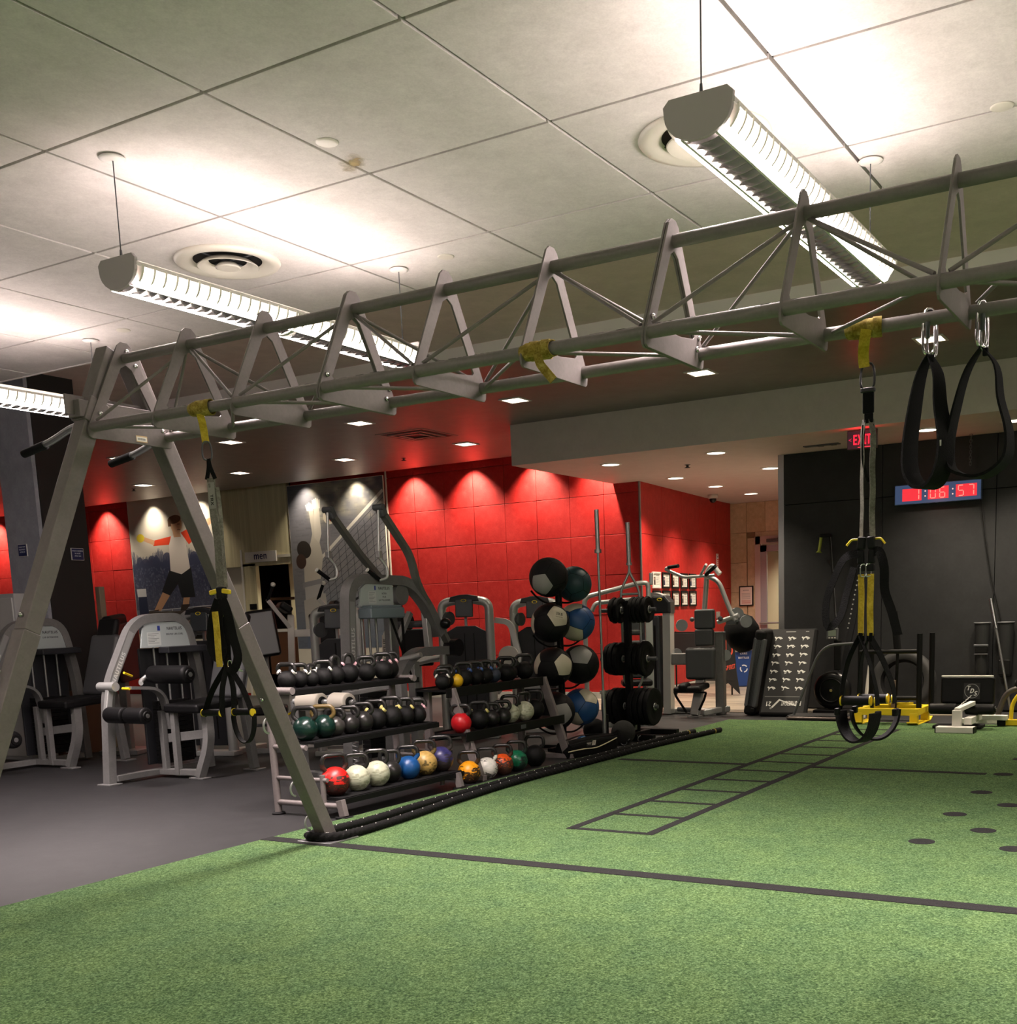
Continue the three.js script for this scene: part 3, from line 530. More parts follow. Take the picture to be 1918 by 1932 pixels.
  const slot = single('linear_vent', [box(0.5, 0.012, 0.12, 0, 0, 0), box(0.07, 0.02, 0.1, 0.16, -0.004, 0), box(0.07, 0.02, 0.1, -0.02, -0.004, 0)], M.darkGrey, 'narrow slotted vent in the soffit beside the exit sign', 'air vent', [-4.95, HS - 0.006, -15.5]);
}
// ================= TRUSS FRAME =================
const TN = { near: -4.116, far: -4.605, yb: 2.607, zt: -4.36, yt: 3.0 };
const ST = Array.from({ length: 16 }, (_, i) => (i ? -5.4 + 0.0 + 0.563 * i + 0.0 : -5.34)); ST.forEach((v, i) => { if (i) ST[i] = -4.83 + 0.5615 * (i - 1); });
{
  const t = thing('truss_frame', 'long grey steel truss on splayed square legs over the turf', 'training rig');
  const xEnd = ST[ST.length - 1];
  const P = (x, k) => (k === 'n' ? V(x, TN.yb, TN.near) : k === 'f' ? V(x, TN.yb, TN.far) : V(x, TN.yt, TN.zt));
  part('top_chord', [cyl(P(ST[0], 't'), P(xEnd, 't'), 0.026, 0.026, 18)], M.frame, t);
  part('bottom_chord', [cyl(P(ST[0], 'n'), P(xEnd, 'n'), 0.0265, 0.0265, 18)], M.frame, t);
  part('bottom_chord', [cyl(P(ST[0], 'f'), P(xEnd, 'f'), 0.0265, 0.0265, 18)], M.frame, t);
  // worn patches: bare dark metal where straps and hands have rubbed the paint off
  const chips = [];
  for (const [z, x0, x1, n] of [[TN.near, -4.75, -4.55, 9], [TN.near, -4.3, -3.3, 22], [TN.near, -3.2, -2.1, 26], [TN.near, -2.0, -1.3, 20], [TN.far, -3.4, -2.3, 16], [TN.far, -1.25, -0.95, 8]]) for (let i = 0; i < n; i++) {
    const x = rr(x0, x1), l = rr(0.008, 0.05), a = rr(-0.25, 0.3) + Math.PI / 2; chips.push(xf(box(l, 0.0022, rr(0.004, 0.012), 0, 0.0262, 0), [x, TN.yb, z], [Math.PI / 2 - a, 0, 0]));
  }
  part('paint_chip', chips, M.black, t).userData.kind = 'stuff';
  // station plates: triangle with a triangular opening and a deeper foot
  const tri = [[-0.275, -0.05], [-0.28, -0.02], [-0.262, 0.03], [-0.045, 0.455], [-0.02, 0.475], [0.02, 0.475], [0.045, 0.455], [0.262, 0.03], [0.28, -0.02], [0.275, -0.05], [0.26, -0.06], [-0.26, -0.06]];
  const hole = [[-0.175, 0.075], [-0.185, 0.06], [-0.175, 0.05], [-0.05, 0.035], [0.05, 0.035], [0.175, 0.05], [0.185, 0.06], [0.175, 0.075], [0.035, 0.335], [0.0, 0.355], [-0.035, 0.335]];
  const plateG = ext(tri, 0.01, 0.0015, [hole]).rotateY(-Math.PI / 2);
  let p0 = null;
  const plate = (x) => { if (!p0) { p0 = part('station_plate', plateG, M.frame, t); p0.position.set(x, TN.yb, TN.zt); } else copyPart(p0, [x, TN.yb, TN.zt], null, t); };
  ST.forEach((x, i) => { plate(x); if (i && i % 3 === 0) plate(x + 0.013); });
  // bracing rods
  for (let i = 0; i + 1 < ST.length; i++) {
    const a = ST[i], b = ST[i + 1], up = i % 2 === 0;
    for (const k of ['n', 'f']) part('brace_rod', [up ? cyl(P(a + 0.03, k).add(V(0, 0.03, 0)), P(b - 0.015, 't').add(V(0, -0.02, 0)), 0.0085, 0.0085, 8) : cyl(P(a + 0.015, 't').add(V(0, -0.02, 0)), P(b - 0.02, k).add(V(0, 0.03, 0)), 0.0085, 0.0085, 8)], M.frame, t);
    const nf = [true, false, true][i % 3];
    part('brace_rod', [cyl(P(a + 0.02, nf ? 'n' : 'f'), P(b - 0.02, nf ? 'f' : 'n'), 0.0085, 0.0085, 8)], M.frame, t);
  }
  const boltG = [xf(lathe([[0, 0.012], [0.01, 0.011], [0.012, 0.006], [0.012, 0], [0, 0]], 8), [0, 0, 0], [0, 0, -Math.PI / 2])];
  const bolt0 = part('bolt', boltG, M.chrome, null);
  for (const i of [3, 6, 9]) for (const [y, z] of [[0.06, -0.225], [0.06, 0.225], [0.012, 0.2], [0.4, 0.035]]) copyPart(bolt0, [ST[i] + 0.02, TN.yb + y, TN.zt - z], null, t);
  for (const [y, z] of [[0.43, -0.01], [0.075, 0.2], [0.03, -0.21], [0.36, -0.06]]) copyPart(bolt0, [ST[0] + 0.006, TN.yb + y, TN.zt + z], null, t);
  // end frames: splayed legs of square tube with sleeves, foot plates, hooks, pull-up grips
  const chooks = (lx, a, b) => a.clone().lerp(b, lx);
  const sq = 0.1;
  function endFrame(x, dir) {
    for (const s of [-1, 1]) {                       // s = -1: leg on the far side
      const top = V(x, 3.035, TN.zt + s * 0.055), foot = V(x, 0.02, TN.zt + s * 1.39);
      const ax = foot.clone().sub(top).normalize(), cut = top.clone().lerp(foot, 0.5);
      part('leg', [bar(top, cut, sq * 0.94, sq * 0.94, 0.006, [1, 0, 0]), bar(cut, foot, sq, sq, 0.006, [1, 0, 0])], M.frame, t);
      const m = top.clone().lerp(foot, 0.115);
      part('sleeve', [bar(m.clone().addScaledVector(ax, -0.07), m.clone().addScaledVector(ax, 0.07), sq * 1.18, sq * 1.18, 0.006, [1, 0, 0])], M.frame, t);
      part('foot_plate', [box(0.3, 0.012, 0.3, x, 0.02, foot.z, 0.003)], M.steel, t);
      for (const [f, r] of [[0.58, 0], [0.72, 0], [0.955, 0]].concat(s < 0 ? [[0.87, 0]] : [])) {
        const q = top.clone().lerp(foot, f);
        part('hook', [sweep(Array.from({ length: 13 }, (_, i) => { const a = -0.9 + i / 12 * 3.9; return V(q.x + dir * (0.05 + 0.0) + dir * 0.045 * Math.sin(a) * 0 , q.y + 0.05 * Math.cos(a), q.z + 0.052 + 0.05 * Math.sin(a)); }), circ(0.0075, 8))], M.silver, t);
      }
      for (const f of [0.47, 0.66]) { const q = top.clone().lerp(foot, f); part('bolt', [xf(lathe([[0, 0.02], [0.012, 0.018], [0.014, 0], [0, 0]], 8), [0, 0, 0], [Math.PI / 2, 0, 0])].map((g) => xf(g, [q.x, q.y, q.z + 0.055])), M.chrome, t); }
    }
    part('cross_plate', [box(0.012, 0.1, 0.72, x - dir * 0.0, 2.72, TN.zt), box(0.1, 0.09, 0.62, x, 2.7, TN.zt, 0.004)], M.frame, t);
  }
  endFrame(ST[0] - 0.06, -1); endFrame(xEnd + 0.06, 1);
  // two handles that stick out past the end with black grips
  for (const z of [TN.near - 0.03, TN.far - 0.12]) {
    const h = part('pull_up_handle', [tube(fillet([[ST[0] - 0.1, 2.64, z], [ST[0] - 0.22, 2.63, z], [ST[0] - 0.42, 2.57, z], [ST[0] - 0.62, 2.54, z]], 0.1), 0.019, 12)], M.steel, t);
    part('grip', [cyl([ST[0] - 0.46, 2.563, z], [ST[0] - 0.66, 2.533, z], 0.024, 0.023, 14)], M.rubberBlack, h);
  }
  const lab = part('asset_tag', face(0.075, 0.035), std(0xffffff, 0.5, 0, { map: canvasTex(96, 44, (k) => { k.fillStyle = '#d9b98c'; k.fillRect(0, 0, 96, 44); k.fillStyle = '#f4efe6'; k.fillRect(4, 8, 88, 30); k.fillStyle = '#222'; for (let i = 0; i < 22; i++) k.fillRect(14 + i * 3, 16, i % 3 ? 1 : 2, 14); }) }), t, true);
  lab.position.set(ST[0] + 0.0065, TN.yb - 0.03, TN.zt - 0.06); lab.rotation.y = Math.PI / 2;
}
// ---------- suspension straps on the truss ----------
// cloth wound round a chord: overlapping turns
function wrap(x, z, w, turns, parent, m) {
  const g = [];
  for (let i = 0; i < turns; i++) {
    const a = (i / (turns - 1) - 0.5) * w, tilt = ((i % 3) - 1) * 0.28;
    const pts = Array.from({ length: 25 }, (_, k) => { const q = k / 24 * Math.PI * 2, r = 0.031 + 0.003 * ((i * 7) % 3); return V(a + Math.sin(q) * tilt * 0.03, Math.cos(q) * r, Math.sin(q) * r); });
    g.push(xf(sweep(pts.slice(0, 24), rect(0.034, 0.004), { closed: true, ref: null, crease: 0.9 }), [x, TN.yb, z]));
  }
  return part('anchor_wrap', g, m, parent);
}
const wavy = (x, z, y0, y1, n, amp, ph = 0) => Array.from({ length: n + 1 }, (_, i) => V(x + Math.sin(i * 0.9 + ph) * amp, y0 + (y1 - y0) * i / n, z + Math.cos(i * 0.7 + ph) * amp));
const carabiner = (x, y, z, h, w, r, turn = 0) => xf(sweep(Array.from({ length: 28 }, (_, i) => { const a = i / 28 * 2 * Math.PI, c = Math.cos(a), s = Math.sin(a); return V(Math.sign(c) * Math.pow(Math.abs(c), 0.6) * w / 2 * (1 - 0.12 * s), Math.sign(s) * Math.pow(Math.abs(s), 0.75) * h / 2, 0); }), circ(r, 8), { closed: true, crease: 1.2 }), [x, y, z], [0, turn, 0]);
function handleSet(t, x, z, yTop, opt = {}) {   // webbing, foam grip and foot cradle of one strap
  const { dx = 0.03, spread = 0.09, tilt = 0 } = opt;
}
{
  // strap with two free arms, fully let out
  const x = -1.285, z = TN.far;
  const t = thing('suspension_strap', 'yellow and black suspension strap with foam grips hanging at full length', 'suspension strap', [0, 0, 0], 0);
  wrap(x - 0.01, z, 0.1, 6, t, M.webOlive);
  part('anchor_tail', [strap(curve([[x + 0.005, TN.yb - 0.01, z + 0.034], [x - 0.004, TN.yb - 0.06, z + 0.03], [x - 0.012, TN.yb - 0.1, z + 0.012], [x - 0.01, 2.46, z + 0.005]], 14), 0.042, 0.004, { ref: [0.2, 0, 1] })], M.webYellow, t);
  part('carabiner', [carabiner(x + 0.002, 2.425, z, 0.1, 0.055, 0.005), box(0.06, 0.02, 0.02, x + 0.004, 2.372, z, 0.006)], M.blackGloss, t);
  part('sleeve', [box(0.046, 0.085, 0.014, x + 0.006, 2.325, z, 0.005), box(0.036, 0.04, 0.016, x + 0.008, 2.265, z, 0.006)], M.webBlack, t);
  part('loop', [strap(fillet([[x - 0.012, 2.24, z], [x - 0.016, 2.1, z], [x + 0.012, 2.0, z], [x + 0.026, 2.1, z], [x + 0.022, 2.24, z]], 0.04), 0.012, 0.002, { ref: [0, 0, 1] })], M.webBlack, t);
  for (const s of [-1, 1]) {
    const xs = x + 0.004 + s * 0.023;
    part('upper_strap', [strap([V(x + 0.004 + s * 0.014, 2.26, z), ...wavy(xs, z + s * 0.006, 2.2, 1.8, 14, 0.0018, s)], 0.024, 0.003, { ref: [s * 0.8, 0, 0.9] })], M.webGrey, t);
    const b = part('buckle', [box(0.032, 0.05, 0.026, xs - s * 0.003, 1.775, z + 0.006, 0.006, [0, 0, s * 0.1]), box(0.028, 0.055, 0.022, xs - s * 0.001, 1.72, z + 0.006, 0.006), box(0.032, 0.03, 0.024, xs - s * 0.004, 1.675, z + 0.006, 0.006)], M.black, t);
    part('pull_tab', [tube(curve([[xs + s * 0.012, 1.79, z], [xs + s * 0.035, 1.79, z + 0.01], [xs + s * 0.05, 1.775, z + 0.015], [xs + s * 0.056, 1.768, z + 0.015]], 10), 0.0045, 8)], M.yellow, b);
    part('clip', [carabiner(xs - s * 0.012, 1.665, z + 0.014, 0.05, 0.022, 0.003, 0.5)], M.chrome, t);
    part('adjuster_strap', [strap(curve(s < 0
      ? [[xs, 1.735, z + 0.012], [xs - 0.06, 1.72, z + 0.02], [xs - 0.11, 1.63, z + 0.02], [xs - 0.14, 1.54, z + 0.02], [xs - 0.125, 1.44, z + 0.04], [xs - 0.08, 1.47, z + 0.04], [xs - 0.055, 1.58, z + 0.01], [xs - 0.03, 1.68, z]]
      : [[xs, 1.735, z + 0.012], [xs + 0.03, 1.74, z + 0.02], [xs + 0.055, 1.68, z + 0.03], [xs + 0.06, 1.58, z + 0.03], [xs + 0.09, 1.5, z + 0.04], [xs + 0.12, 1.4, z + 0.05]], 26), 0.036, 0.003, { ref: (q) => [0.4 * s, 0.2, 1] })], M.webBlack, t);
    part('yellow_strap', [strap(wavy(xs - s * 0.004, z + 0.01, 1.65, 1.4, 8, 0.0012, s), 0.026, 0.0035, { ref: [s * 0.25, 0, 1] })], M.webYellow, t);
    part('stitch_patch', [box(0.026, 0.035, 0.008, xs - s * 0.006, 1.395, z + 0.01, 0.003)], M.webBlack, t);
  }
  // grips and cradles hang side by side, one in front of the other
  for (const [s, zz, xc] of [[-1, z + 0.05, x - 0.012], [1, z - 0.06, x + 0.03]]) {
    const gx0 = xc - 0.075, gx1 = xc + 0.075, gy = 1.135;
    part('handle_strap', [strap(curve([[x + s * 0.02, 1.4, z + 0.01], [x + s * 0.02 - 0.04, 1.31, (z + zz) / 2], [gx0 + 0.005, 1.18, zz], [gx0, gy - 0.02, zz]], 14), 0.03, 0.003, { ref: [1, 0.3, 0.3] })], M.webBlack, t);
    part('handle_strap', [strap(curve([[x + s * 0.02, 1.4, z + 0.01], [x + s * 0.02 + 0.04, 1.31, (z + zz) / 2], [gx1 - 0.002, 1.18, zz], [gx1 + 0.004, gy - 0.02, zz]], 14), 0.03, 0.003, { ref: [1, -0.3, 0.3] })], M.webBlack, t);
    const gr = part('foam_grip', [cyl([gx0 + 0.004, gy, zz], [gx1 - 0.026, gy, zz], 0.019, 0.019, 18)], M.rubberBlack, t);
    for (const [g0, r] of [[gx0, 0.021], [gx1 - 0.028, 0.021], [gx1 - 0.008, 0.017]]) part('grip_ring', [cyl([g0, gy, zz], [g0 + 0.006, gy, zz], r, r, 18)], M.yellow, gr);
    part('foot_cradle', [strap(Array.from({ length: 25 }, (_, i) => { const a = Math.PI * (1 + i / 24); return V(xc + 0.085 * Math.cos(a), 1.09 + 0.125 * Math.sin(a), zz - s * 0.05 * Math.cos(a) + 0.01); }), 0.062, 0.009, { ref: (q) => { const a = Math.PI * (1 + q); return [Math.cos(a), Math.sin(a), -s * 0.5 * Math.cos(a)]; } })], M.webBlack, t);
    part('cradle_buckle', [box(0.022, 0.03, 0.03, gx1 + 0.012, 1.08, zz + 0.02, 0.004)], M.black, t); part('cradle_buckle', [box(0.02, 0.03, 0.03, gx0 - 0.008, 1.09, zz + 0.02, 0.004)], M.black, t);
  }
}
{
  // strap gathered up with its handles clipped high
  const x = -4.5, z = TN.near;
  const t = thing('suspension_strap', 'grey webbing suspension strap hanging bundled at the truss end', 'suspension strap');
  wrap(x - 0.005, z, 0.1, 6, t, M.webOlive);
  part('anchor_tail', [strap(curve([[x, TN.yb - 0.03, z + 0.02], [x + 0.004, 2.53, z + 0.012], [x + 0.003, 2.44, z]], 10), 0.036, 0.004, { ref: [0.9, 0, 0.5] })], M.webYellow, t);
  part('carabiner', [carabiner(x + 0.006, 2.4, z, 0.09, 0.045, 0.0045, 0.9)], M.darkGrey, t);
  for (const s of [-1, 1]) part('loop', [strap(curve([[x + 0.012, 2.36, z], [x + 0.014 + s * 0.012, 2.32, z + s * 0.006], [x + 0.018 + s * 0.03, 2.26, z]], 10), 0.02, 0.004, { ref: [0.5, 0, 1] })], M.webBlack, t);
  const band = part('main_strap', [strap(curve([[x + 0.018, 2.265, z], [x + 0.02, 2.1, z + 0.004], [x + 0.03, 1.95, z], [x + 0.03, 1.83, z + 0.004], [x + 0.026, 1.71, z]], 18), 0.046, 0.005, { ref: [0.15, 0, 1] })], M.webGrey, t);
  part('strap_label', [face(0.044, 0.13, x + 0.02, 2.18, z + 0.007, [0, 0.15, 0.0])], std(0xffffff, 0.8, 0, { map: canvasTex(96, 224, (k) => { k.fillStyle = '#8d8b84'; k.fillRect(0, 0, 96, 224); k.fillStyle = '#171717'; k.fillRect(20, 10, 6, 34); k.fillRect(34, 10, 6, 34); k.save(); k.translate(30, 112); k.rotate(Math.PI / 2); k.font = 'bold 52px sans-serif'; k.fillText('TRX', -10, 0); k.restore(); }) }), band, true);
  part('side_strap', [strap(wavy(x + 0.045, z - 0.015, 2.22, 1.72, 10, 0.004), 0.02, 0.003, { ref: [1, 0, 0.4] })], M.webGrey, t);
  part('buckle', [box(0.05, 0.06, 0.035, x + 0.026, 1.695, z, 0.006), box(0.04, 0.05, 0.03, x + 0.026, 1.645, z + 0.005, 0.006)], M.black, t);
  for (const s of [-1, 1]) part('pull_tab', [box(0.055, 0.024, 0.02, x + 0.026 + s * 0.045, 1.7, z + 0.01, 0.006, [0, 0, -0.15 * s])], M.yellow, t);
  part('adjuster_strap', [strap(curve([[x + 0.015, 1.66, z + 0.02], [x - 0.02, 1.58, z + 0.03], [x - 0.05, 1.47, z + 0.03], [x - 0.025, 1.4, z + 0.05], [x + 0.03, 1.36, z + 0.06], [x + 0.055, 1.4, z + 0.05], [x + 0.03, 1.52, z + 0.04], [x + 0.025, 1.64, z + 0.02]], 34), 0.04, 0.003, { ref: [0.4, 0.1, 1] })], M.webBlack, t);
  part('adjuster_strap', [strap(curve([[x + 0.04, 1.67, z + 0.015], [x + 0.075, 1.6, z + 0.02], [x + 0.1, 1.48, z + 0.02], [x + 0.135, 1.36, z + 0.03], [x + 0.1, 1.3, z + 0.04], [x + 0.06, 1.34, z + 0.03], [x + 0.05, 1.45, z + 0.02], [x + 0.04, 1.62, z]], 34), 0.045, 0.003, { ref: [0.5, 0.1, 1] })], M.webBlack, t);
  part('yellow_strap', [strap(wavy(x + 0.035, z + 0.062, 1.6, 1.32, 8, 0.0015), 0.036, 0.004, { ref: [0.2, 0, 1] })], M.webYellow, t);
  part('clip', [carabiner(x + 0.03, 1.6, z + 0.015, 0.05, 0.03, 0.004), carabiner(x + 0.075, 1.33, z + 0.03, 0.04, 0.02, 0.003, 0.6)], M.chrome, t);
  for (const [s, xc, zz] of [[0, x - 0.06, z + 0.05], [1, x + 0.09, z - 0.02]]) {
    const g0 = xc - 0.07, g1 = xc + 0.07, gy = 1.08;
    part('handle_strap', [strap(curve([[x + 0.035, 1.33, z + 0.01], [(g0 + x) / 2 + 0.02, 1.2, zz], [g0, gy - 0.02, zz]], 12), 0.03, 0.003, { ref: [1, 0.4, 0.3] })], M.webBlack, t);
    part('handle_strap', [strap(curve([[x + 0.035, 1.33, z + 0.01], [(g1 + x) / 2 + 0.02, 1.2, zz], [g1, gy - 0.02, zz]], 12), 0.03, 0.003, { ref: [1, -0.4, 0.3] })], M.webBlack, t);
    const gr = part('foam_grip', [cyl([g0 + 0.006, gy, zz], [g1 - 0.006, gy + 0.004, zz], 0.018, 0.018, 16)], M.rubberBlack, t);
    for (const q of [g0, g1 - 0.006]) part('grip_ring', [cyl([q, gy, zz], [q + 0.006, gy, zz], 0.02, 0.02, 16)], M.yellow, gr);
  }
  part('foot_cradle', [strap(Array.from({ length: 25 }, (_, i) => { const a = Math.PI * (1 + i / 24); return V(x + 0.09 + 0.075 * Math.cos(a), 1.06 + 0.14 * Math.sin(a), z - 0.02); }), 0.03, 0.006, { ref: (q) => { const a = Math.PI * (1 + q); return [Math.cos(a), Math.sin(a), 0]; } })], M.webBlack, t);
}
{
  const t = thing('anchor_strap', 'worn yellow strap wound round the middle of the truss', 'strap');
  wrap(-2.515, TN.near, 0.115, 7, t, M.webOlive);
  part('tail', [strap(curve([[-2.5, TN.yb - 0.02, TN.near + 0.036], [-2.492, TN.yb - 0.06, TN.near + 0.03], [-2.475, 2.52, TN.near + 0.02], [-2.44, 2.478, TN.near + 0.015]], 12), 0.036, 0.004, { ref: [0.3, 0, 1] })], M.webOlive, t);
}
// ab straps: padded slings on steel carabiners
for (const [x, w, tw, y1, l] of [[-1.045, 0.105, 0.45, 1.975, 'black padded ab sling next to the yellow suspension strap'], [-0.85, 0.14, 0.15, 2.0, 'black padded ab sling at the truss plate, hanging wider']]) {
  const z = TN.far, t = thing('ab_sling', l, 'ab sling', [x, 0, z], -tw);
  part('carabiner', [carabiner(0, 2.56, 0, 0.165, 0.05, 0.006, 1.1), carabiner(0.006, 2.54, -0.012, 0.15, 0.045, 0.005, 1.3)], M.chrome, t);
  part('carabiner_gate', [cyl([0.011, 2.53, 0.022], [0.011, 2.59, 0.022], 0.009, 0.009, 10)], M.darkGrey, t);
  const loop = curve([[0, 2.475, 0], [-w * 0.35, 2.4, 0], [-w * 0.62, 2.28, 0], [-w * 0.82, 2.13, 0], [-w * 0.74, 2.04, 0], [-w * 0.32, y1 + 0.008, 0], [w * 0.08, y1, 0], [w * 0.42, y1 + 0.016, 0], [w * 0.76, 2.06, 0], [w * 0.8, 2.15, 0], [w * 0.55, 2.28, 0], [w * 0.42, 2.4, 0], [0.004, 2.475, 0]], 60);
  const C = V(0, 2.15, 0);
  part('sling', [sweep(loop, (q) => { const wd = 0.026 + 0.078 * Math.pow(Math.sin(Math.PI * q), 0.55), th = 0.004 + 0.008 * Math.sin(Math.PI * q); return rect(wd, th); }, { ref: (q) => { const p = loop[Math.min(60, Math.round(q * 60))]; return p.clone().sub(C); } })].map((g) => g), M.webBlack, t);
  part('tab', [box(0.02, 0.03, 0.016, 0.018, 2.455, 0.006, 0.004)], M.webBlack, t);
  if (w < 0.12) part('care_label', [box(0.012, 0.022, 0.003, w * 0.86, 2.13, 0.04)], M.white, t);
}
// ================= KETTLEBELL RACKS =================
{
  // three-tier rack
  const t = thing('kettlebell_rack', 'three-tier kettlebell rack with grey tube ends beside the truss leg', 'rack');
  const z0 = -6.5, z1 = -8.12;
  for (const z of [z0 + 0.02, z1 + 0.1]) {
    part('end_frame', [tube(fillet([[-6.6, 0.02, z], [-6.62, 1.0, z], [-6.35, 1.0, z]], 0.05), 0.03, 12), tube([V(-6.1, 0.03, z), V(-6.1, 0.34, z)], 0.022, 10), tube(fillet([[-6.6, 0.1, z], [-5.95, 0.1, z]], 0.02), 0.024, 10), tube([V(-6.6, 0.55, z), V(-6.25, 0.55, z)], 0.022, 10), tube([V(-6.6, 0.3, z), V(-6.05, 0.3, z)], 0.018, 10)], M.frame, t);
    part('front_post', [bar([-5.9, 0.02, z], [-5.93, 0.15, z], 0.06, 0.05, 0.004, [0, 0, 1])], M.frame, t);
    part('foot', [lathe([[0, 0.02], [0.05, 0.018], [0.055, 0], [0, 0]], 20)], M.rubberBlack, t).position.set(-6.6, 0.0, z);
    part('foot', [box(0.11, 0.02, 0.09, -5.9, 0.01, z, 0.004)], M.rubberBlack, t);
  }
  for (const [x0, x1, y] of [[-6.66, -6.38, 1.0], [-6.48, -6.18, 0.59], [-6.27, -5.93, 0.15]]) {
    const s = part('shelf', [box(x1 - x0, 0.012, z0 - z1, (x0 + x1) / 2, y - 0.006, (z0 + z1) / 2), box(0.012, 0.045, z0 - z1, x1, y - 0.02, (z0 + z1) / 2, 0.003), box(0.012, 0.045, z0 - z1, x0, y - 0.01, (z0 + z1) / 2, 0.003)], M.black, t);
    part('shelf_mat', [box(x1 - x0 - 0.02, 0.008, z0 - z1 - 0.02, (x0 + x1) / 2, y + 0.004, (z0 + z1) / 2)], M.rubberBlack, s);
  }
  // two-tier rack
  const u = thing('kettlebell_rack', 'two-tier kettlebell rack with deep black shelves and slanted grey legs', 'rack');
  const a = -8.42, b = -10.22;
  for (const [x0, x1, y] of [[-6.66, -6.3, 0.86], [-6.46, -6.1, 0.45]]) part('shelf', [box(x1 - x0, 0.02, a - b, (x0 + x1) / 2, y - 0.01, (a + b) / 2), box(0.016, 0.09, a - b, x1, y - 0.03, (a + b) / 2, 0.004), box(0.016, 0.09, a - b, x0, y - 0.03, (a + b) / 2, 0.004)], M.black, u);
  part('maker_plate', [box(0.004, 0.04, 0.09, -6.09, 0.42, -9.4)], M.darkGrey, u);
  for (const z of [a - 0.08, b + 0.08]) {
    part('leg', [bar([-6.02, 0.0, z - 0.02], [-6.32, 0.86, z - 0.02], 0.09, 0.05, 0.006, [0, 0, 1])], M.frame, u);
    part('leg', [bar([-6.62, 0.0, z - 0.02], [-6.6, 0.86, z - 0.02], 0.07, 0.05, 0.006, [0, 0, 1])], M.frame, u);
    part('base_bar', [box(0.7, 0.05, 0.06, -6.32, 0.026, z - 0.02, 0.006)], M.frame, u);
  }
}
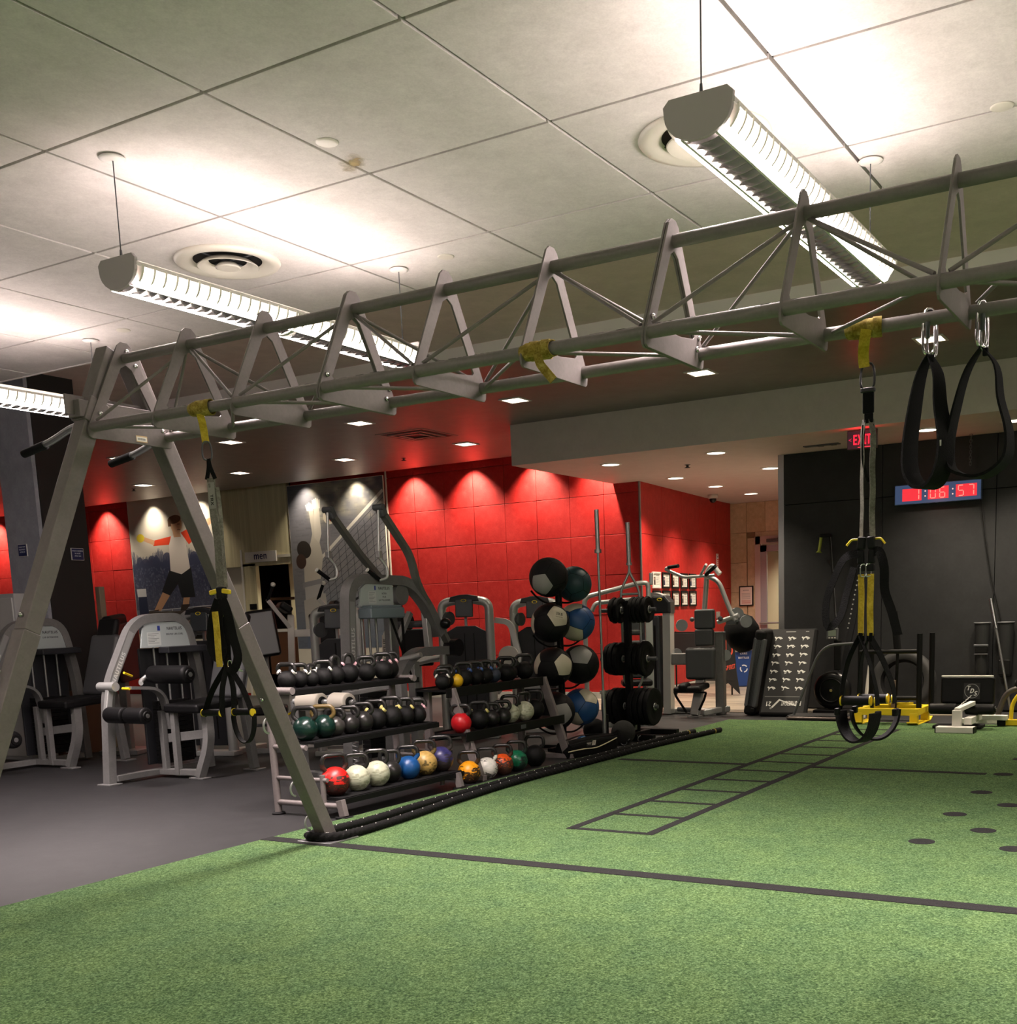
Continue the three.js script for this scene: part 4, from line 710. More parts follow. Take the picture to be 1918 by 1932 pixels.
// ---------- kettlebells ----------
{
  // body: ball with a flattened base; handle: two horns joined by a grip
  const bodyG = (R) => lathe([[0, -R * 0.94], [R * 0.42, -R * 0.94], [R * 0.52, -R * 0.86], ...Array.from({ length: 15 }, (_, i) => { const q = -1.0 + i / 14 * (Math.PI / 2 + 1.0); return [Math.max(R * Math.cos(q), 0.0001), R * Math.sin(q)]; })], 26);
  const handlePath = (R, w, h, sq) => fillet([[-R * 0.5, R * 0.62, 0], [-w, R * 0.62 + h * 0.36, 0], [-w * sq, R * 0.62 + h, 0], [w * sq, R * 0.62 + h, 0], [w, R * 0.62 + h * 0.36, 0], [R * 0.5, R * 0.62, 0]], 0.05, 5);
  const bare = [70, 60, 52];
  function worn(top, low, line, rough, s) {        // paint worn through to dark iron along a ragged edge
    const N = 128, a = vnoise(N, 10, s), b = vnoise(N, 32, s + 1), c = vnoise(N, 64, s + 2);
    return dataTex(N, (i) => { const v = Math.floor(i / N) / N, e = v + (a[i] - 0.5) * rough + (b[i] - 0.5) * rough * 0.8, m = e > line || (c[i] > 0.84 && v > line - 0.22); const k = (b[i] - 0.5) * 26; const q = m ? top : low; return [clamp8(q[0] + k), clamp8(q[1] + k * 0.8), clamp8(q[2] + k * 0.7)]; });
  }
  const paint = (map, r = 0.4) => new THREE.MeshStandardMaterial({ map, roughness: r });
  const K = {
    black: M.iron, satin: std(0x2b2a29, 0.28, 0.35),
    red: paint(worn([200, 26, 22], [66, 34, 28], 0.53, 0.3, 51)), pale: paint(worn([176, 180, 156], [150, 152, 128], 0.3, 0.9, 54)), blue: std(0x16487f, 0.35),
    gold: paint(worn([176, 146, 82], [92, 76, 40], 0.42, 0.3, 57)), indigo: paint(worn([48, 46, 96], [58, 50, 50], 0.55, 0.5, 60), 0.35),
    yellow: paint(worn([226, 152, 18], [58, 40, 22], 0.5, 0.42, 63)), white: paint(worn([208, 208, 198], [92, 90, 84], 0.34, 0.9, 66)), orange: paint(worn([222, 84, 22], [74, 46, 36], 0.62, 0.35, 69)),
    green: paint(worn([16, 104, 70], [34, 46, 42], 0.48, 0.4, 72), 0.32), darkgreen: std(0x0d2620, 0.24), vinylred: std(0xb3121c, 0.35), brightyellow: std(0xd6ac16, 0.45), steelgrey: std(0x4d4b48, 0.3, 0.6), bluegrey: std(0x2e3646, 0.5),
  };
  const geo = {};
  // x, shelf height, z, radius, kind, body colour, horn colour, collar colour, turn, label
  function bell(x, y, z, R, kind, col, horn, collar, turn, label, group) {
    const t = thing('kettlebell', label, 'kettlebell', [x, y + R * 0.94, z], turn, group);
    const key = R.toFixed(3);
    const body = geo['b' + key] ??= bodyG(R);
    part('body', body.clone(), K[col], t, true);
    const comp = kind === 'comp', w = comp ? R * 0.86 : kind === 'slim' ? R * 0.62 : R * 0.98, h = comp ? R * 1.15 : kind === 'slim' ? R * 1.28 : R * 1.06, r = comp ? 0.0175 : 0.0185;
    const path = handlePath(R, w, h, comp ? 0.9 : kind === 'slim' ? 0.6 : 0.78);
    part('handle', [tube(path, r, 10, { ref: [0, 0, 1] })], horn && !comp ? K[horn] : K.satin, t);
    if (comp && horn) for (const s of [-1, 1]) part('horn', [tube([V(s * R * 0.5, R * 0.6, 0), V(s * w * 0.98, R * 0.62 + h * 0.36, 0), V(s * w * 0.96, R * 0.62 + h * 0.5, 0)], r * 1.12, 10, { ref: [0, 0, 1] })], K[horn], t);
    if (collar) for (const s of [-1, 1]) part('collar', [cyl([s * R * 0.74, R * 0.62 + h * 0.17, 0], [s * (w - R * 0.06), R * 0.62 + h * 0.29, 0], r * 1.28, r * 1.28, 14)], collar, t);
  }
  const cW = std(0xd8d6d0, 0.5), cP = std(0xc69aa4, 0.5), cY = std(0xc9bd72, 0.5), cB = std(0x33518f, 0.5);
  const ord = ['first', 'second', 'third', 'fourth', 'fifth', 'sixth', 'seventh', 'eighth', 'ninth', 'tenth'];
  const look = (c, k) => ({ black: 'black', satin: 'glossy black', red: 'worn red', pale: 'pale grey-green', blue: 'bright blue', gold: 'scuffed gold', indigo: 'dark indigo', yellow: 'worn yellow', white: 'chipped white', orange: 'worn orange', green: 'green-topped', darkgreen: 'glossy dark green', vinylred: 'red vinyl', brightyellow: 'small yellow', steelgrey: 'bare steel-grey', bluegrey: 'blue-grey' })[c];
  const row = (list, y, group, where) => list.forEach(([x, z, R, kind, col, horn, collar, turn], i) => {
    const cn = collar === cW ? ' with white collars' : collar === cP ? ' with pink collars' : collar === cY ? ' with pale yellow collars' : collar === cB ? ' with blue collars' : '';
    bell(x, y, z, R, kind, col, horn, collar, turn, `${look(col)} kettlebell${cn}, ${ord[i]} from the truss leg ${where}`.replace('kettlebell with', 'bell with'), group);
  });
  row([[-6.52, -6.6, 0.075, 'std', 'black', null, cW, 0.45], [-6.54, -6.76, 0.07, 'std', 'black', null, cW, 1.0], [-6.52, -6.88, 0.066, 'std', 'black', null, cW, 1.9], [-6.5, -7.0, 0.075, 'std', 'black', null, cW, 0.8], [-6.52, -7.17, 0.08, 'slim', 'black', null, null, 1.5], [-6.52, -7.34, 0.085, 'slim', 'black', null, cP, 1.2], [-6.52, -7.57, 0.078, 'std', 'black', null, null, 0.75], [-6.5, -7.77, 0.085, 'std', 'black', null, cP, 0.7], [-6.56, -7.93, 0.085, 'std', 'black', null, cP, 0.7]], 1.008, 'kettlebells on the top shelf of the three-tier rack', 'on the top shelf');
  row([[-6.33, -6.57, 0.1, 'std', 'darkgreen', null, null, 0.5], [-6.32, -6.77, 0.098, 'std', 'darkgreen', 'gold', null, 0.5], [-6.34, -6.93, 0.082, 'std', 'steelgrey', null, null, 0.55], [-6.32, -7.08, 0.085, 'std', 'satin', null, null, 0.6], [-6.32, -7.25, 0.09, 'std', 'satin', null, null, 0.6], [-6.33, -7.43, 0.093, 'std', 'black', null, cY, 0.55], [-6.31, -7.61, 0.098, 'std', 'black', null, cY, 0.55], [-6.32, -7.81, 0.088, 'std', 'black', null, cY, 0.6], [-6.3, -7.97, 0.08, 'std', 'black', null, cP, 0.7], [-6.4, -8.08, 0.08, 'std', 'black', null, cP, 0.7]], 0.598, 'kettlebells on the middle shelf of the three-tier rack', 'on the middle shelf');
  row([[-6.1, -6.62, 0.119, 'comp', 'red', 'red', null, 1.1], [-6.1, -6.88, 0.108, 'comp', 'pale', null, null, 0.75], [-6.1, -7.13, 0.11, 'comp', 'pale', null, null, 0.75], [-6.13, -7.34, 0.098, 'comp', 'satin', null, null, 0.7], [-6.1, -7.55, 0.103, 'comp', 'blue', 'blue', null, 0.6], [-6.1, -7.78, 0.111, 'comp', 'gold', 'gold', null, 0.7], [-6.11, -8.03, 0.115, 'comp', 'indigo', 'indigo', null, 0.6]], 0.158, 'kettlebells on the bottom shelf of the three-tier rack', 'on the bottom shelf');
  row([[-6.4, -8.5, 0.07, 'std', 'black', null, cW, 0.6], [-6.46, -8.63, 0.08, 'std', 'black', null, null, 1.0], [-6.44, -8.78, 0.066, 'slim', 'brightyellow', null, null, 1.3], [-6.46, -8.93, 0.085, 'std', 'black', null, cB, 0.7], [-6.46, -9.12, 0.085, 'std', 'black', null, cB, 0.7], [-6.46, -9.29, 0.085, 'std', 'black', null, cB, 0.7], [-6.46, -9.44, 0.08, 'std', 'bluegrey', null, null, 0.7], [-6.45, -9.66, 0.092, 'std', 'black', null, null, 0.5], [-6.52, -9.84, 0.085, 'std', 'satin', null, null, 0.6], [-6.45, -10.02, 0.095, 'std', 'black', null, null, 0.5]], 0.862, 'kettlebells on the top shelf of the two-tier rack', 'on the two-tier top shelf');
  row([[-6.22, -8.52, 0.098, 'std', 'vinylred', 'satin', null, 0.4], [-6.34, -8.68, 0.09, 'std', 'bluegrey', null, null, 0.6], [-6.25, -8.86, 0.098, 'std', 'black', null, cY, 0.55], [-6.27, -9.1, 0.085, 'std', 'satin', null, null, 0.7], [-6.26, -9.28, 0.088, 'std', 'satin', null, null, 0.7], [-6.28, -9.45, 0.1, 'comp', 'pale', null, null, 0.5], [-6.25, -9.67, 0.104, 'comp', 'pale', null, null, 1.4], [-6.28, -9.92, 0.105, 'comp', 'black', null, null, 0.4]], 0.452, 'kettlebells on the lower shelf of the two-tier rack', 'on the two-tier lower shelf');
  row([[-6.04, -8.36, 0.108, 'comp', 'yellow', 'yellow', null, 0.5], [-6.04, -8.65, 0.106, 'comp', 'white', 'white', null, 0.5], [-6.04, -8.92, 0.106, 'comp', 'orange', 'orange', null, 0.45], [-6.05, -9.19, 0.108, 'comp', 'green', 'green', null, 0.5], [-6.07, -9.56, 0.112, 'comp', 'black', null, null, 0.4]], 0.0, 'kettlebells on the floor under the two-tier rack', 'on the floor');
}
// ---------- battle rope round the truss leg ----------
{
  const R = 0.03, y = 0.043;
  const lx = ST[0] - 0.06, lz = TN.zt - 1.39;
  const ctrl = [[-5.62, y, -12.5], [-5.66, y, -11.6], [-5.64, y, -10.4], [-5.63, y, -9.2], [-5.6, y, -8.0], [-5.57, y, -7.0], [-5.52, y, -6.3], [lx - 0.1, y + 0.012, lz - 0.02], [lx - 0.09, y + 0.016, lz + 0.1], [lx, y + 0.016, lz + 0.12], [lx + 0.1, y + 0.012, lz + 0.05], [lx + 0.11, y + 0.004, lz - 0.2], [-5.33, y, -6.5], [-5.44, y, -7.4], [-5.51, y, -8.4], [-5.51, y, -9.6], [-5.5, y, -10.8], [-5.44, y, -11.9], [-5.38, y, -12.75]];
  const N = 760, path = curve(ctrl, N);
  let len = 0; const at = [0]; for (let i = 1; i <= N; i++) { len += path[i].distanceTo(path[i - 1]); at.push(len); }
  const t = thing('battle_rope', 'thick black battle rope looped round the truss leg along the turf', 'rope');
  part('rope', [sweep(path, (q) => { const s = at[Math.round(q * N)]; return Array.from({ length: 15 }, (_, j) => { const a = j / 15 * 2 * Math.PI, r = R * (0.82 + 0.26 * Math.abs(Math.cos(1.5 * (a - s * 44)))); return [r * Math.cos(a), r * Math.sin(a)]; }); }, { crease: 1.0 })], M.ropeBlack, t);
  const fl = [];
  for (let s = 0.15; s < len; s += 0.16) { let i = at.findIndex((v) => v > s); const p = path[i], q = path[i + 1] ?? path[i], d = q.clone().sub(p).normalize(), side = V(0, 1, 0).cross(d).multiplyScalar(0.006 * Math.sin(s * 9)); fl.push(box(0.005, 0.004, 0.026, 0, 0, 0, 0.001, [0, Math.atan2(d.x, d.z) + 0.6, 0]).translate(p.x + side.x + 0.006, p.y + R * 0.98, p.z + side.z)); }
  part('tracer_fleck', fl, M.white, t).userData.kind = 'stuff';
  for (const i of [0, N]) { const p = path[i], q = path[i ? N - 14 : 14], d = p.clone().sub(q).normalize(); part('end_sleeve', [cyl(p.clone().addScaledVector(d, -0.12), p.clone().addScaledVector(d, 0.03), R * 1.12, R * 1.12, 14)], M.rubberBlack, t); part('end_tape', [cyl(p.clone().addScaledVector(d, -0.145), p.clone().addScaledVector(d, -0.12), R * 1.1, R * 1.1, 14)], M.webOlive, t); }
}
// ---------- medicine balls on a tree ----------
{
  const px = -6.48, pz = -10.83;
  const t = thing('ball_tree', 'black four-tier medicine ball tree', 'rack', [px, 0, pz]);
  part('pole', [cyl([0, 0.04, 0], [0, 1.78, 0], 0.038, 0.038, 16)], M.black, t);
  part('base', [box(0.62, 0.04, 0.06, 0, 0.03, 0, 0.006), box(0.06, 0.04, 0.62, 0, 0.03, 0, 0.006)], M.black, t);
  const tiers = [1.66, 1.18, 0.7, 0.2];
  for (const y of tiers) for (const a of [0.15, 0.15 + Math.PI]) for (const d of [-0.5, 0.5]) part('arm', [tube(curve([[0, y, 0], [0.16 * Math.sin(a + d), y - 0.005, 0.16 * Math.cos(a + d)], [0.32 * Math.sin(a + d * 0.9), y + 0.06, 0.32 * Math.cos(a + d * 0.9)], [0.4 * Math.sin(a + d * 0.9), y + 0.13, 0.4 * Math.cos(a + d * 0.9)]], 12), 0.011, 8)], M.black, t);
  // ball: twelve stitched five-sided panels over a dark core, some of them light
  const phi = (1 + Math.sqrt(5)) / 2, DV = [];
  for (const a of [-1, 1]) for (const b of [-1, 1]) { for (const c of [-1, 1]) DV.push(V(a, b, c)); DV.push(V(0, a / phi, b * phi), V(a / phi, b * phi, 0), V(b * phi, 0, a / phi)); }
  DV.forEach((v) => v.normalize());
  const FN = []; for (const a of [-1, 1]) for (const b of [-1, 1]) FN.push(V(0, a * phi, b).normalize(), V(a * phi, b, 0).normalize(), V(b, 0, a * phi).normalize());
  const panelG = (q) => {
    const c = FN[q], vs = DV.slice().sort((x, y) => y.dot(c) - x.dot(c)).slice(0, 5), u = vs[0].clone().addScaledVector(c, -vs[0].dot(c)).normalize(), w = c.clone().cross(u);
    vs.sort((x, y) => Math.atan2(x.dot(w), x.dot(u)) - Math.atan2(y.dot(w), y.dot(u)));
    const pos = [], S = 5, pt = (A, B, i, j) => { const p = c.clone().multiplyScalar(1 - (i + j) / S).addScaledVector(A, i / S).addScaledVector(B, j / S).normalize(); return p.lerp(c, 0.022).normalize(); };
    for (let k = 0; k < 5; k++) { const A = vs[k], B = vs[(k + 1) % 5]; for (let i = 0; i < S; i++) for (let j = 0; j < S - i; j++) { const t = [pt(A, B, i, j), pt(A, B, i + 1, j), pt(A, B, i, j + 1)]; if (i + j < S - 1) t.push(pt(A, B, i + 1, j), pt(A, B, i + 1, j + 1), pt(A, B, i, j + 1)); for (const p of t) pos.push(p.x, p.y, p.z); } }
    const g = new THREE.BufferGeometry(); g.setAttribute('position', new THREE.Float32BufferAttribute(pos, 3)); g.setAttribute('normal', new THREE.Float32BufferAttribute(pos, 3)); return clean(g);
  };
  const PG = FN.map((_, q) => panelG(q));
  function medball(x, y, z, R, dark, light, dirs, label, text) {      // dirs: which way the light panels look
    const o = thing('medicine_ball', label, 'medicine ball', [x, y, z], 0, 'medicine balls on the tree');
    const D = dirs.map((d) => vv(d).normalize());
    const q = new THREE.Quaternion().setFromUnitVectors(FN[0], D[0]); o.quaternion.copy(q);
    const lit = D.map((d) => FN.map((n, i) => [n.clone().applyQuaternion(q).dot(d), i]).sort((a, b) => b[0] - a[0])[0][1]);
    FN.forEach((_, i) => { const p = part('panel', PG[i].clone(), lit.includes(i) ? light : dark, o); p.scale.setScalar(R); });
    part('core', [ball(R * 0.98, 0, 0, 0, 22)], M.rubberBlack, o);
    if (text) { const g = face(0.16, 0.08, 0, 0, R * 0.985); const p = part('print', orient(xf(clean(new THREE.PlaneGeometry(0.15, 0.09, 4, 3)), [0, 0, R * 1.0]), [0, -0.01, 0], [0, 0.01, 0], [0, 0, 1]), std(0xffffff, 0.6, 0, { map: canvasTex(256, 128, (c) => { c.fillStyle = '#c4bda8'; c.fillRect(0, 0, 256, 128); c.fillStyle = '#26241f'; c.font = 'bold 60px sans-serif'; c.textAlign = 'center'; c.fillText(text, 128, 66); c.font = '22px sans-serif'; c.fillText('MEDICINE BALL', 128, 104); }) }), o, true);
      const w = new THREE.Quaternion().setFromUnitVectors(V(0, 0, 1), D[0]); p.quaternion.copy(q.clone().invert().multiply(w)); }
  }
  const C = V(0.507, 0, 0.861), RT = V(0.861, 0, -0.507), dir = (r, u, c = 1) => C.clone().multiplyScalar(c).addScaledVector(RT, r).addScaledVector(V(0, 1, 0), u);
  const dk = M.vinyl, gy = std(0x8f8e8b, 0.6), cr = std(0xc4bda8, 0.6), bl = std(0x1d4a80, 0.5), tl = std(0x1b3a44, 0.5), R = 0.215;
  medball(-6.435, 1.93, -10.56, R, dk, gy, [dir(-0.5, -0.5)], 'black medicine ball with one grey panel on the top tier');
  medball(-6.43, 1.86, -11.1, 0.2, tl, dk, [dir(0, 0, -1)], 'dark teal medicine ball behind the pole on the top tier');
  medball(-6.435, 1.435, -10.56, R, dk, cr, [dir(0.62, 0.5), dir(-1, -0.1, 0.1)], 'black and cream medicine ball printed 20 lb on the second tier', '20LB');
  medball(-6.435, 1.43, -11.13, R, bl, cr, [dir(-0.2, 1, 0.3), dir(-0.3, -1, 0.3)], 'blue medicine ball on the second tier');
  medball(-6.43, 0.955, -10.58, R, dk, cr, [dir(0.85, 0.15), dir(-1.1, 0.1, 0.5)], 'black medicine ball with two cream side panels on the third tier');
  medball(-6.42, 0.95, -11.15, R * 1.05, dk, gy, [dir(0.1, 0.75)], 'black medicine ball with a grey top panel on the third tier');
  medball(-6.43, 0.46, -10.6, R, dk, gy, [dir(0.4, -0.1)], 'black medicine ball with a creased grey panel on the lowest tier');
  medball(-6.42, 0.46, -11.14, R, bl, cr, [dir(0.6, 0.8, 0.5), dir(-0.1, -0.9, 0.6)], 'blue and cream medicine ball on the lowest tier');
  const fl = (name, R, m, x, z, label, extra) => { const o = single(name, [ball(R, 0, 0, 0, 28)], m, label, 'ball', [x, R, z]); return o; };
  fl('slam_ball', 0.142, new THREE.MeshStandardMaterial({ color: 0x1c1c1b, roughness: 0.8, bumpMap: fine, bumpScale: 0.012 }), -6.02, -11.42, 'textured black slam ball on the floor between the ball tree and plate tree');
  fl('slam_ball', 0.14, M.rubberBlack, -6.5, -11.6, 'smooth black ball on the floor under the ball tree');
  const bb = fl('small_ball', 0.085, std(0x1d5286, 0.25), -6.2, -10.78, 'small glossy blue ball on the floor behind the black bag');
  part('valve_ring', [xf(ringGeo(0.05, 0.012, 24, 8), [0.045, 0.02, 0.052], [0, 0.72, 0])], std(0x8fb7cf, 0.3), bb);
  // soft bag with a pale trim line
  const bag = thing('equipment_bag', 'black soft bag with a cream trim line on the floor by the racks', 'bag', [-5.98, 0, -10.46], -0.42);
  part('body', [xf(ext([[-0.32, 0.0], [0.32, 0.0], [0.36, 0.1], [0.34, 0.2], [0.1, 0.19], [-0.3, 0.15], [-0.34, 0.07]], 0.26, 0.03), [0, 0, 0], [0, Math.PI / 2, 0])], M.webBlack, bag);
  part('trim_line', [tube(curve([[0.134, 0.075, 0.33], [0.136, 0.09, 0.12], [0.136, 0.09, -0.04], [0.136, 0.13, -0.2], [0.132, 0.17, -0.33]], 24), 0.006, 6)], std(0xd8cda8, 0.6), bag);
  part('logo', [face(0.13, 0.07, 0.1325, 0.145, 0.02, [0, Math.PI / 2, 0])], std(0xffffff, 0.7, 0, { map: canvasTex(128, 64, (k) => { k.fillStyle = '#131313'; k.fillRect(0, 0, 128, 64); k.fillStyle = '#d9d4c4'; for (let i = 0; i < 3; i++) { k.beginPath(); k.moveTo(70 + i * 16, 56); k.lineTo(84 + i * 16, 8); k.lineTo(94 + i * 16, 8); k.lineTo(80 + i * 16, 56); k.fill(); } k.fillRect(4, 28, 60, 6); k.fillRect(14, 40, 46, 4); }) }), bag, true);
  part('strap', [strap(curve([[0.1, 0.2, 0.32], [0.06, 0.23, 0.1], [0.08, 0.22, -0.2], [0.1, 0.21, -0.36]], 16), 0.04, 0.005, { ref: [0, 1, 0] })], M.webBlack, bag);
  for (const [x, z, r] of [[-5.98, -11.35, 0.3], [-5.97, -11.75, 1.2]]) { const c = single('bar_clip', [xf(ringGeo(0.035, 0.006, 20, 8), [0, 0.036, 0], [0.3, 0, 0]), xf(cyl([0.03, 0.05, 0], [0.075, 0.075, 0.02], 0.006), [0, 0, 0]), cyl([-0.03, 0.05, 0], [-0.06, 0.08, 0.02], 0.006)], M.steel, r < 1 ? 'steel spring clip on the floor in front of the slam ball' : 'steel spring clip on the floor in front of the plate tree', 'bar clip', [x, 0, z], r); }
}
// ---------- plate tree with plates and two bars ----------
{
  const x = -6.2, z = -11.95, H = Math.PI / 2;
  const t = thing('plate_tree', 'black weight plate tree on a floor frame', 'rack', [x, 0, z]);
  part('post', [box(0.075, 1.62, 0.075, 0, 0.85, 0, 0.006)], M.black, t);
  part('base', [box(0.09, 0.07, 1.26, 0, 0.04, 0.06, 0.008), box(0.8, 0.07, 0.09, 0.0, 0.045, -0.5, 0.008), box(0.8, 0.07, 0.09, 0.0, 0.045, 0.16, 0.008)], M.black, t);
  for (const y of [1.55, 0.97, 0.4]) part('peg', [cyl([-0.38, y, 0], [0.38, y, 0], 0.024, 0.024, 12)], M.darkGrey, t);
  for (const [zz, h] of [[0.62, 0.36], [-0.2, 0.3]]) part('bar_holder', [cyl([0.0, 0.05, zz], [0.0, h, zz], 0.035, 0.035, 14)], M.black, t);
  const plateG = (R, th, oct) => xf(lathe([[0.026, -th / 2], [0.055, -th / 2], [0.06, -th * 0.35], [R * 0.62, -th * 0.3], [R * 0.7, -th / 2], [R * 0.97, -th / 2], [R, -th * 0.35], [R, th * 0.35], [R * 0.97, th / 2], [R * 0.7, th / 2], [R * 0.62, th * 0.3], [0.06, th * 0.35], [0.055, th / 2], [0.026, th / 2]], oct ? 10 : 40), [0, 0, 0], [0, 0, H]);
  const put = (R, th, oct, dx, y, label, group) => { const o = thing('weight_plate', label, 'weight plate', [x + dx, y - (R - 0.026) * 0 , z], 0, group); o.rotation.x = oct ? 0.31 : 0; part('disc', [plateG(R, th, oct)], M.rubberBlack, o); part('hub_ring', [xf(ringGeo(0.036, 0.01, 20, 8), [th / 2, 0, 0], [0, H, 0])], M.steel, o); };
  const cnt = {}, lab = (w, dx, peg) => { const k = peg + (dx > 0), i = (cnt[k] = (cnt[k] ?? -1) + 1); return `${w} on the plate tree's ${peg} peg, ${nth[i]} from the post, ${dx > 0 ? 'turf' : 'machine'} side`; };
  for (const [dx, th] of [[0.09, 0.045], [0.145, 0.045], [0.2, 0.045], [0.27, 0.05], [-0.1, 0.05], [-0.17, 0.05]]) put(0.155, th, true, dx, 1.55, lab('small black plate', dx, 'top'), 'plates on the top peg');
  for (const [dx, R] of [[0.09, 0.19], [0.16, 0.19], [0.23, 0.21], [-0.1, 0.2], [-0.17, 0.2], [-0.24, 0.19]]) put(R, 0.055, R < 0.2, dx, 0.97, lab('black plate', dx, 'middle'), 'plates on the middle peg');
  for (const [dx, R] of [[0.1, 0.225], [0.17, 0.225], [0.24, 0.225], [0.31, 0.225], [-0.1, 0.225], [-0.18, 0.225], [-0.26, 0.2]]) put(R, 0.06, false, dx, 0.4, lab('large black plate', dx, 'lowest'), 'plates on the lowest peg');
  const b1 = thing('barbell', 'long steel barbell standing upright beside the ball tree', 'barbell', [-6.2, 0, -11.3]); b1.rotation.z = 0.008;
  part('shaft', [cyl([0, 0.6, 0], [0, 2.22, 0], 0.014, 0.014, 12)], M.steel, b1); part('sleeve', [cyl([0, 2.24, 0], [0, 2.68, 0], 0.025, 0.025, 16)], M.steel, b1); part('sleeve', [cyl([0, 0.1, 0], [0, 0.6, 0], 0.025, 0.025, 16)], M.steel, b1); part('collar', [cyl([0, 2.2, 0], [0, 2.24, 0], 0.04, 0.04, 16), cyl([0, 0.6, 0], [0, 0.64, 0], 0.04, 0.04, 16)], M.steel, b1);
  const b2 = thing('multi_grip_bar', 'steel multi-grip bar with ladder handles standing behind the plate tree', 'barbell', [-6.2, 0, -12.08], 0.5); b2.rotation.z = 0.012;
  part('sleeve', [cyl([0, 2.1, 0], [0, 2.58, 0], 0.026, 0.026, 16)], M.steel, b2); part('collar', [cyl([0, 2.08, 0], [0, 2.11, 0], 0.036, 0.036, 16)], M.steel, b2);
  for (const s of [-1, 1]) part('rail', [tube(fillet([[0, 2.08, 0], [0, 2.0, 0], [s * 0.11, 1.78, 0], [s * 0.11, 0.7, 0], [0, 0.5, 0], [0, 0.3, 0]], 0.06), 0.016, 10)], M.steel, b2);
  for (const y of [1.74, 1.55, 1.3, 1.08, 0.85]) part('handle', [cyl([-0.11, y, 0], [0.11, y, 0], 0.014, 0.014, 10)], M.steel, b2);
  part('sleeve', [cyl([0, 0.1, 0], [0, 0.5, 0], 0.026, 0.026, 16)], M.steel, b2);
}
// ================= MACHINES =================
const pad = (w, h, d, r = 0.03) => new RoundedBoxGeometry(w, h, d, 3, Math.min(r, w / 2.1, h / 2.1, d / 2.1));
const padAt = (w, h, d, p, rot = [0, 0, 0], r) => xf(clean(pad(w, h, d, r)), p, rot);
function placard(name, rows, w, h, bg = '#9fa8a8') {
  return std(0xffffff, 0.35, 0, { map: canvasTex(512, Math.round(512 * h / w), (k, W, H) => {
    k.fillStyle = bg; k.fillRect(0, 0, W, H); k.fillStyle = '#b9bfbc'; k.fillRect(W * 0.06, H * 0.36, W * 0.3, H * 0.56); k.fillStyle = '#5d6363'; for (let i = 0; i < 7; i++) k.fillRect(W * 0.08, H * (0.42 + i * 0.065), W * (0.24 - (i % 3) * 0.05), 4);
    k.fillStyle = '#26347e'; k.fillRect(W * 0.3, H * 0.1, W * 0.06, H * 0.2); k.fillStyle = '#17181a'; k.textAlign = 'center';
    k.font = `bold ${Math.round(H * 0.17)}px sans-serif`; k.fillText(name, W * 0.68, H * 0.28); k.font = `bold ${Math.round(H * 0.11)}px sans-serif`; rows.forEach((r, i) => k.fillText(r, W * 0.68, H * (0.5 + i * 0.15)));
  }) });
}
const vertText = (txt, flip) => std(0xffffff, 0.45, 0.2, { map: canvasTex(64, 512, (k) => { k.fillStyle = '#8e908e'; k.fillRect(0, 0, 64, 512); k.fillStyle = '#c9cbc8'; k.font = 'bold 62px sans-serif'; k.save(); k.translate(54, 500); k.rotate(-Math.PI / 2); k.fillText(txt, 0, 0, 490); k.restore(); }) });
const rollerPad = (a, b, r, name, parent, m = M.vinyl) => {
  a = vv(a); b = vv(b); const d = b.clone().sub(a).normalize();
  const o = part(name, [orient(lathe([[0.02, -0.5], [0.7, -0.5], [0.94, -0.47], [1, -0.42], [1, 0.42], [0.94, 0.47], [0.7, 0.5], [0.02, 0.5]].map(([q, t]) => [q * r, t * a.distanceTo(b)]), 22), a, b)], m, parent);
  part('end_cap', [cyl(b, b.clone().addScaledVector(d, 0.012), r * 0.6, r * 0.55, 16)], M.black, o); part('end_ring', [cyl(b.clone().addScaledVector(d, 0.01), b.clone().addScaledVector(d, 0.016), r * 0.26, r * 0.26, 12)], M.steel, o);
  return o;
};
function stack(parent, x, z, y0, y1, w, d, n = 12) {      // weight plates on two guide rods
  const h = (y1 - y0) / n; let p0 = null;
  for (let i = 0; i < n; i++) { if (!p0) { p0 = part('stack_plate', [box(w, h - 0.004, d, 0, 0, 0, 0.003)], M.iron, parent); p0.position.set(x, y0 + h / 2, z); } else copyPart(p0, [x, y0 + (i + 0.5) * h, z], null, parent); }
}
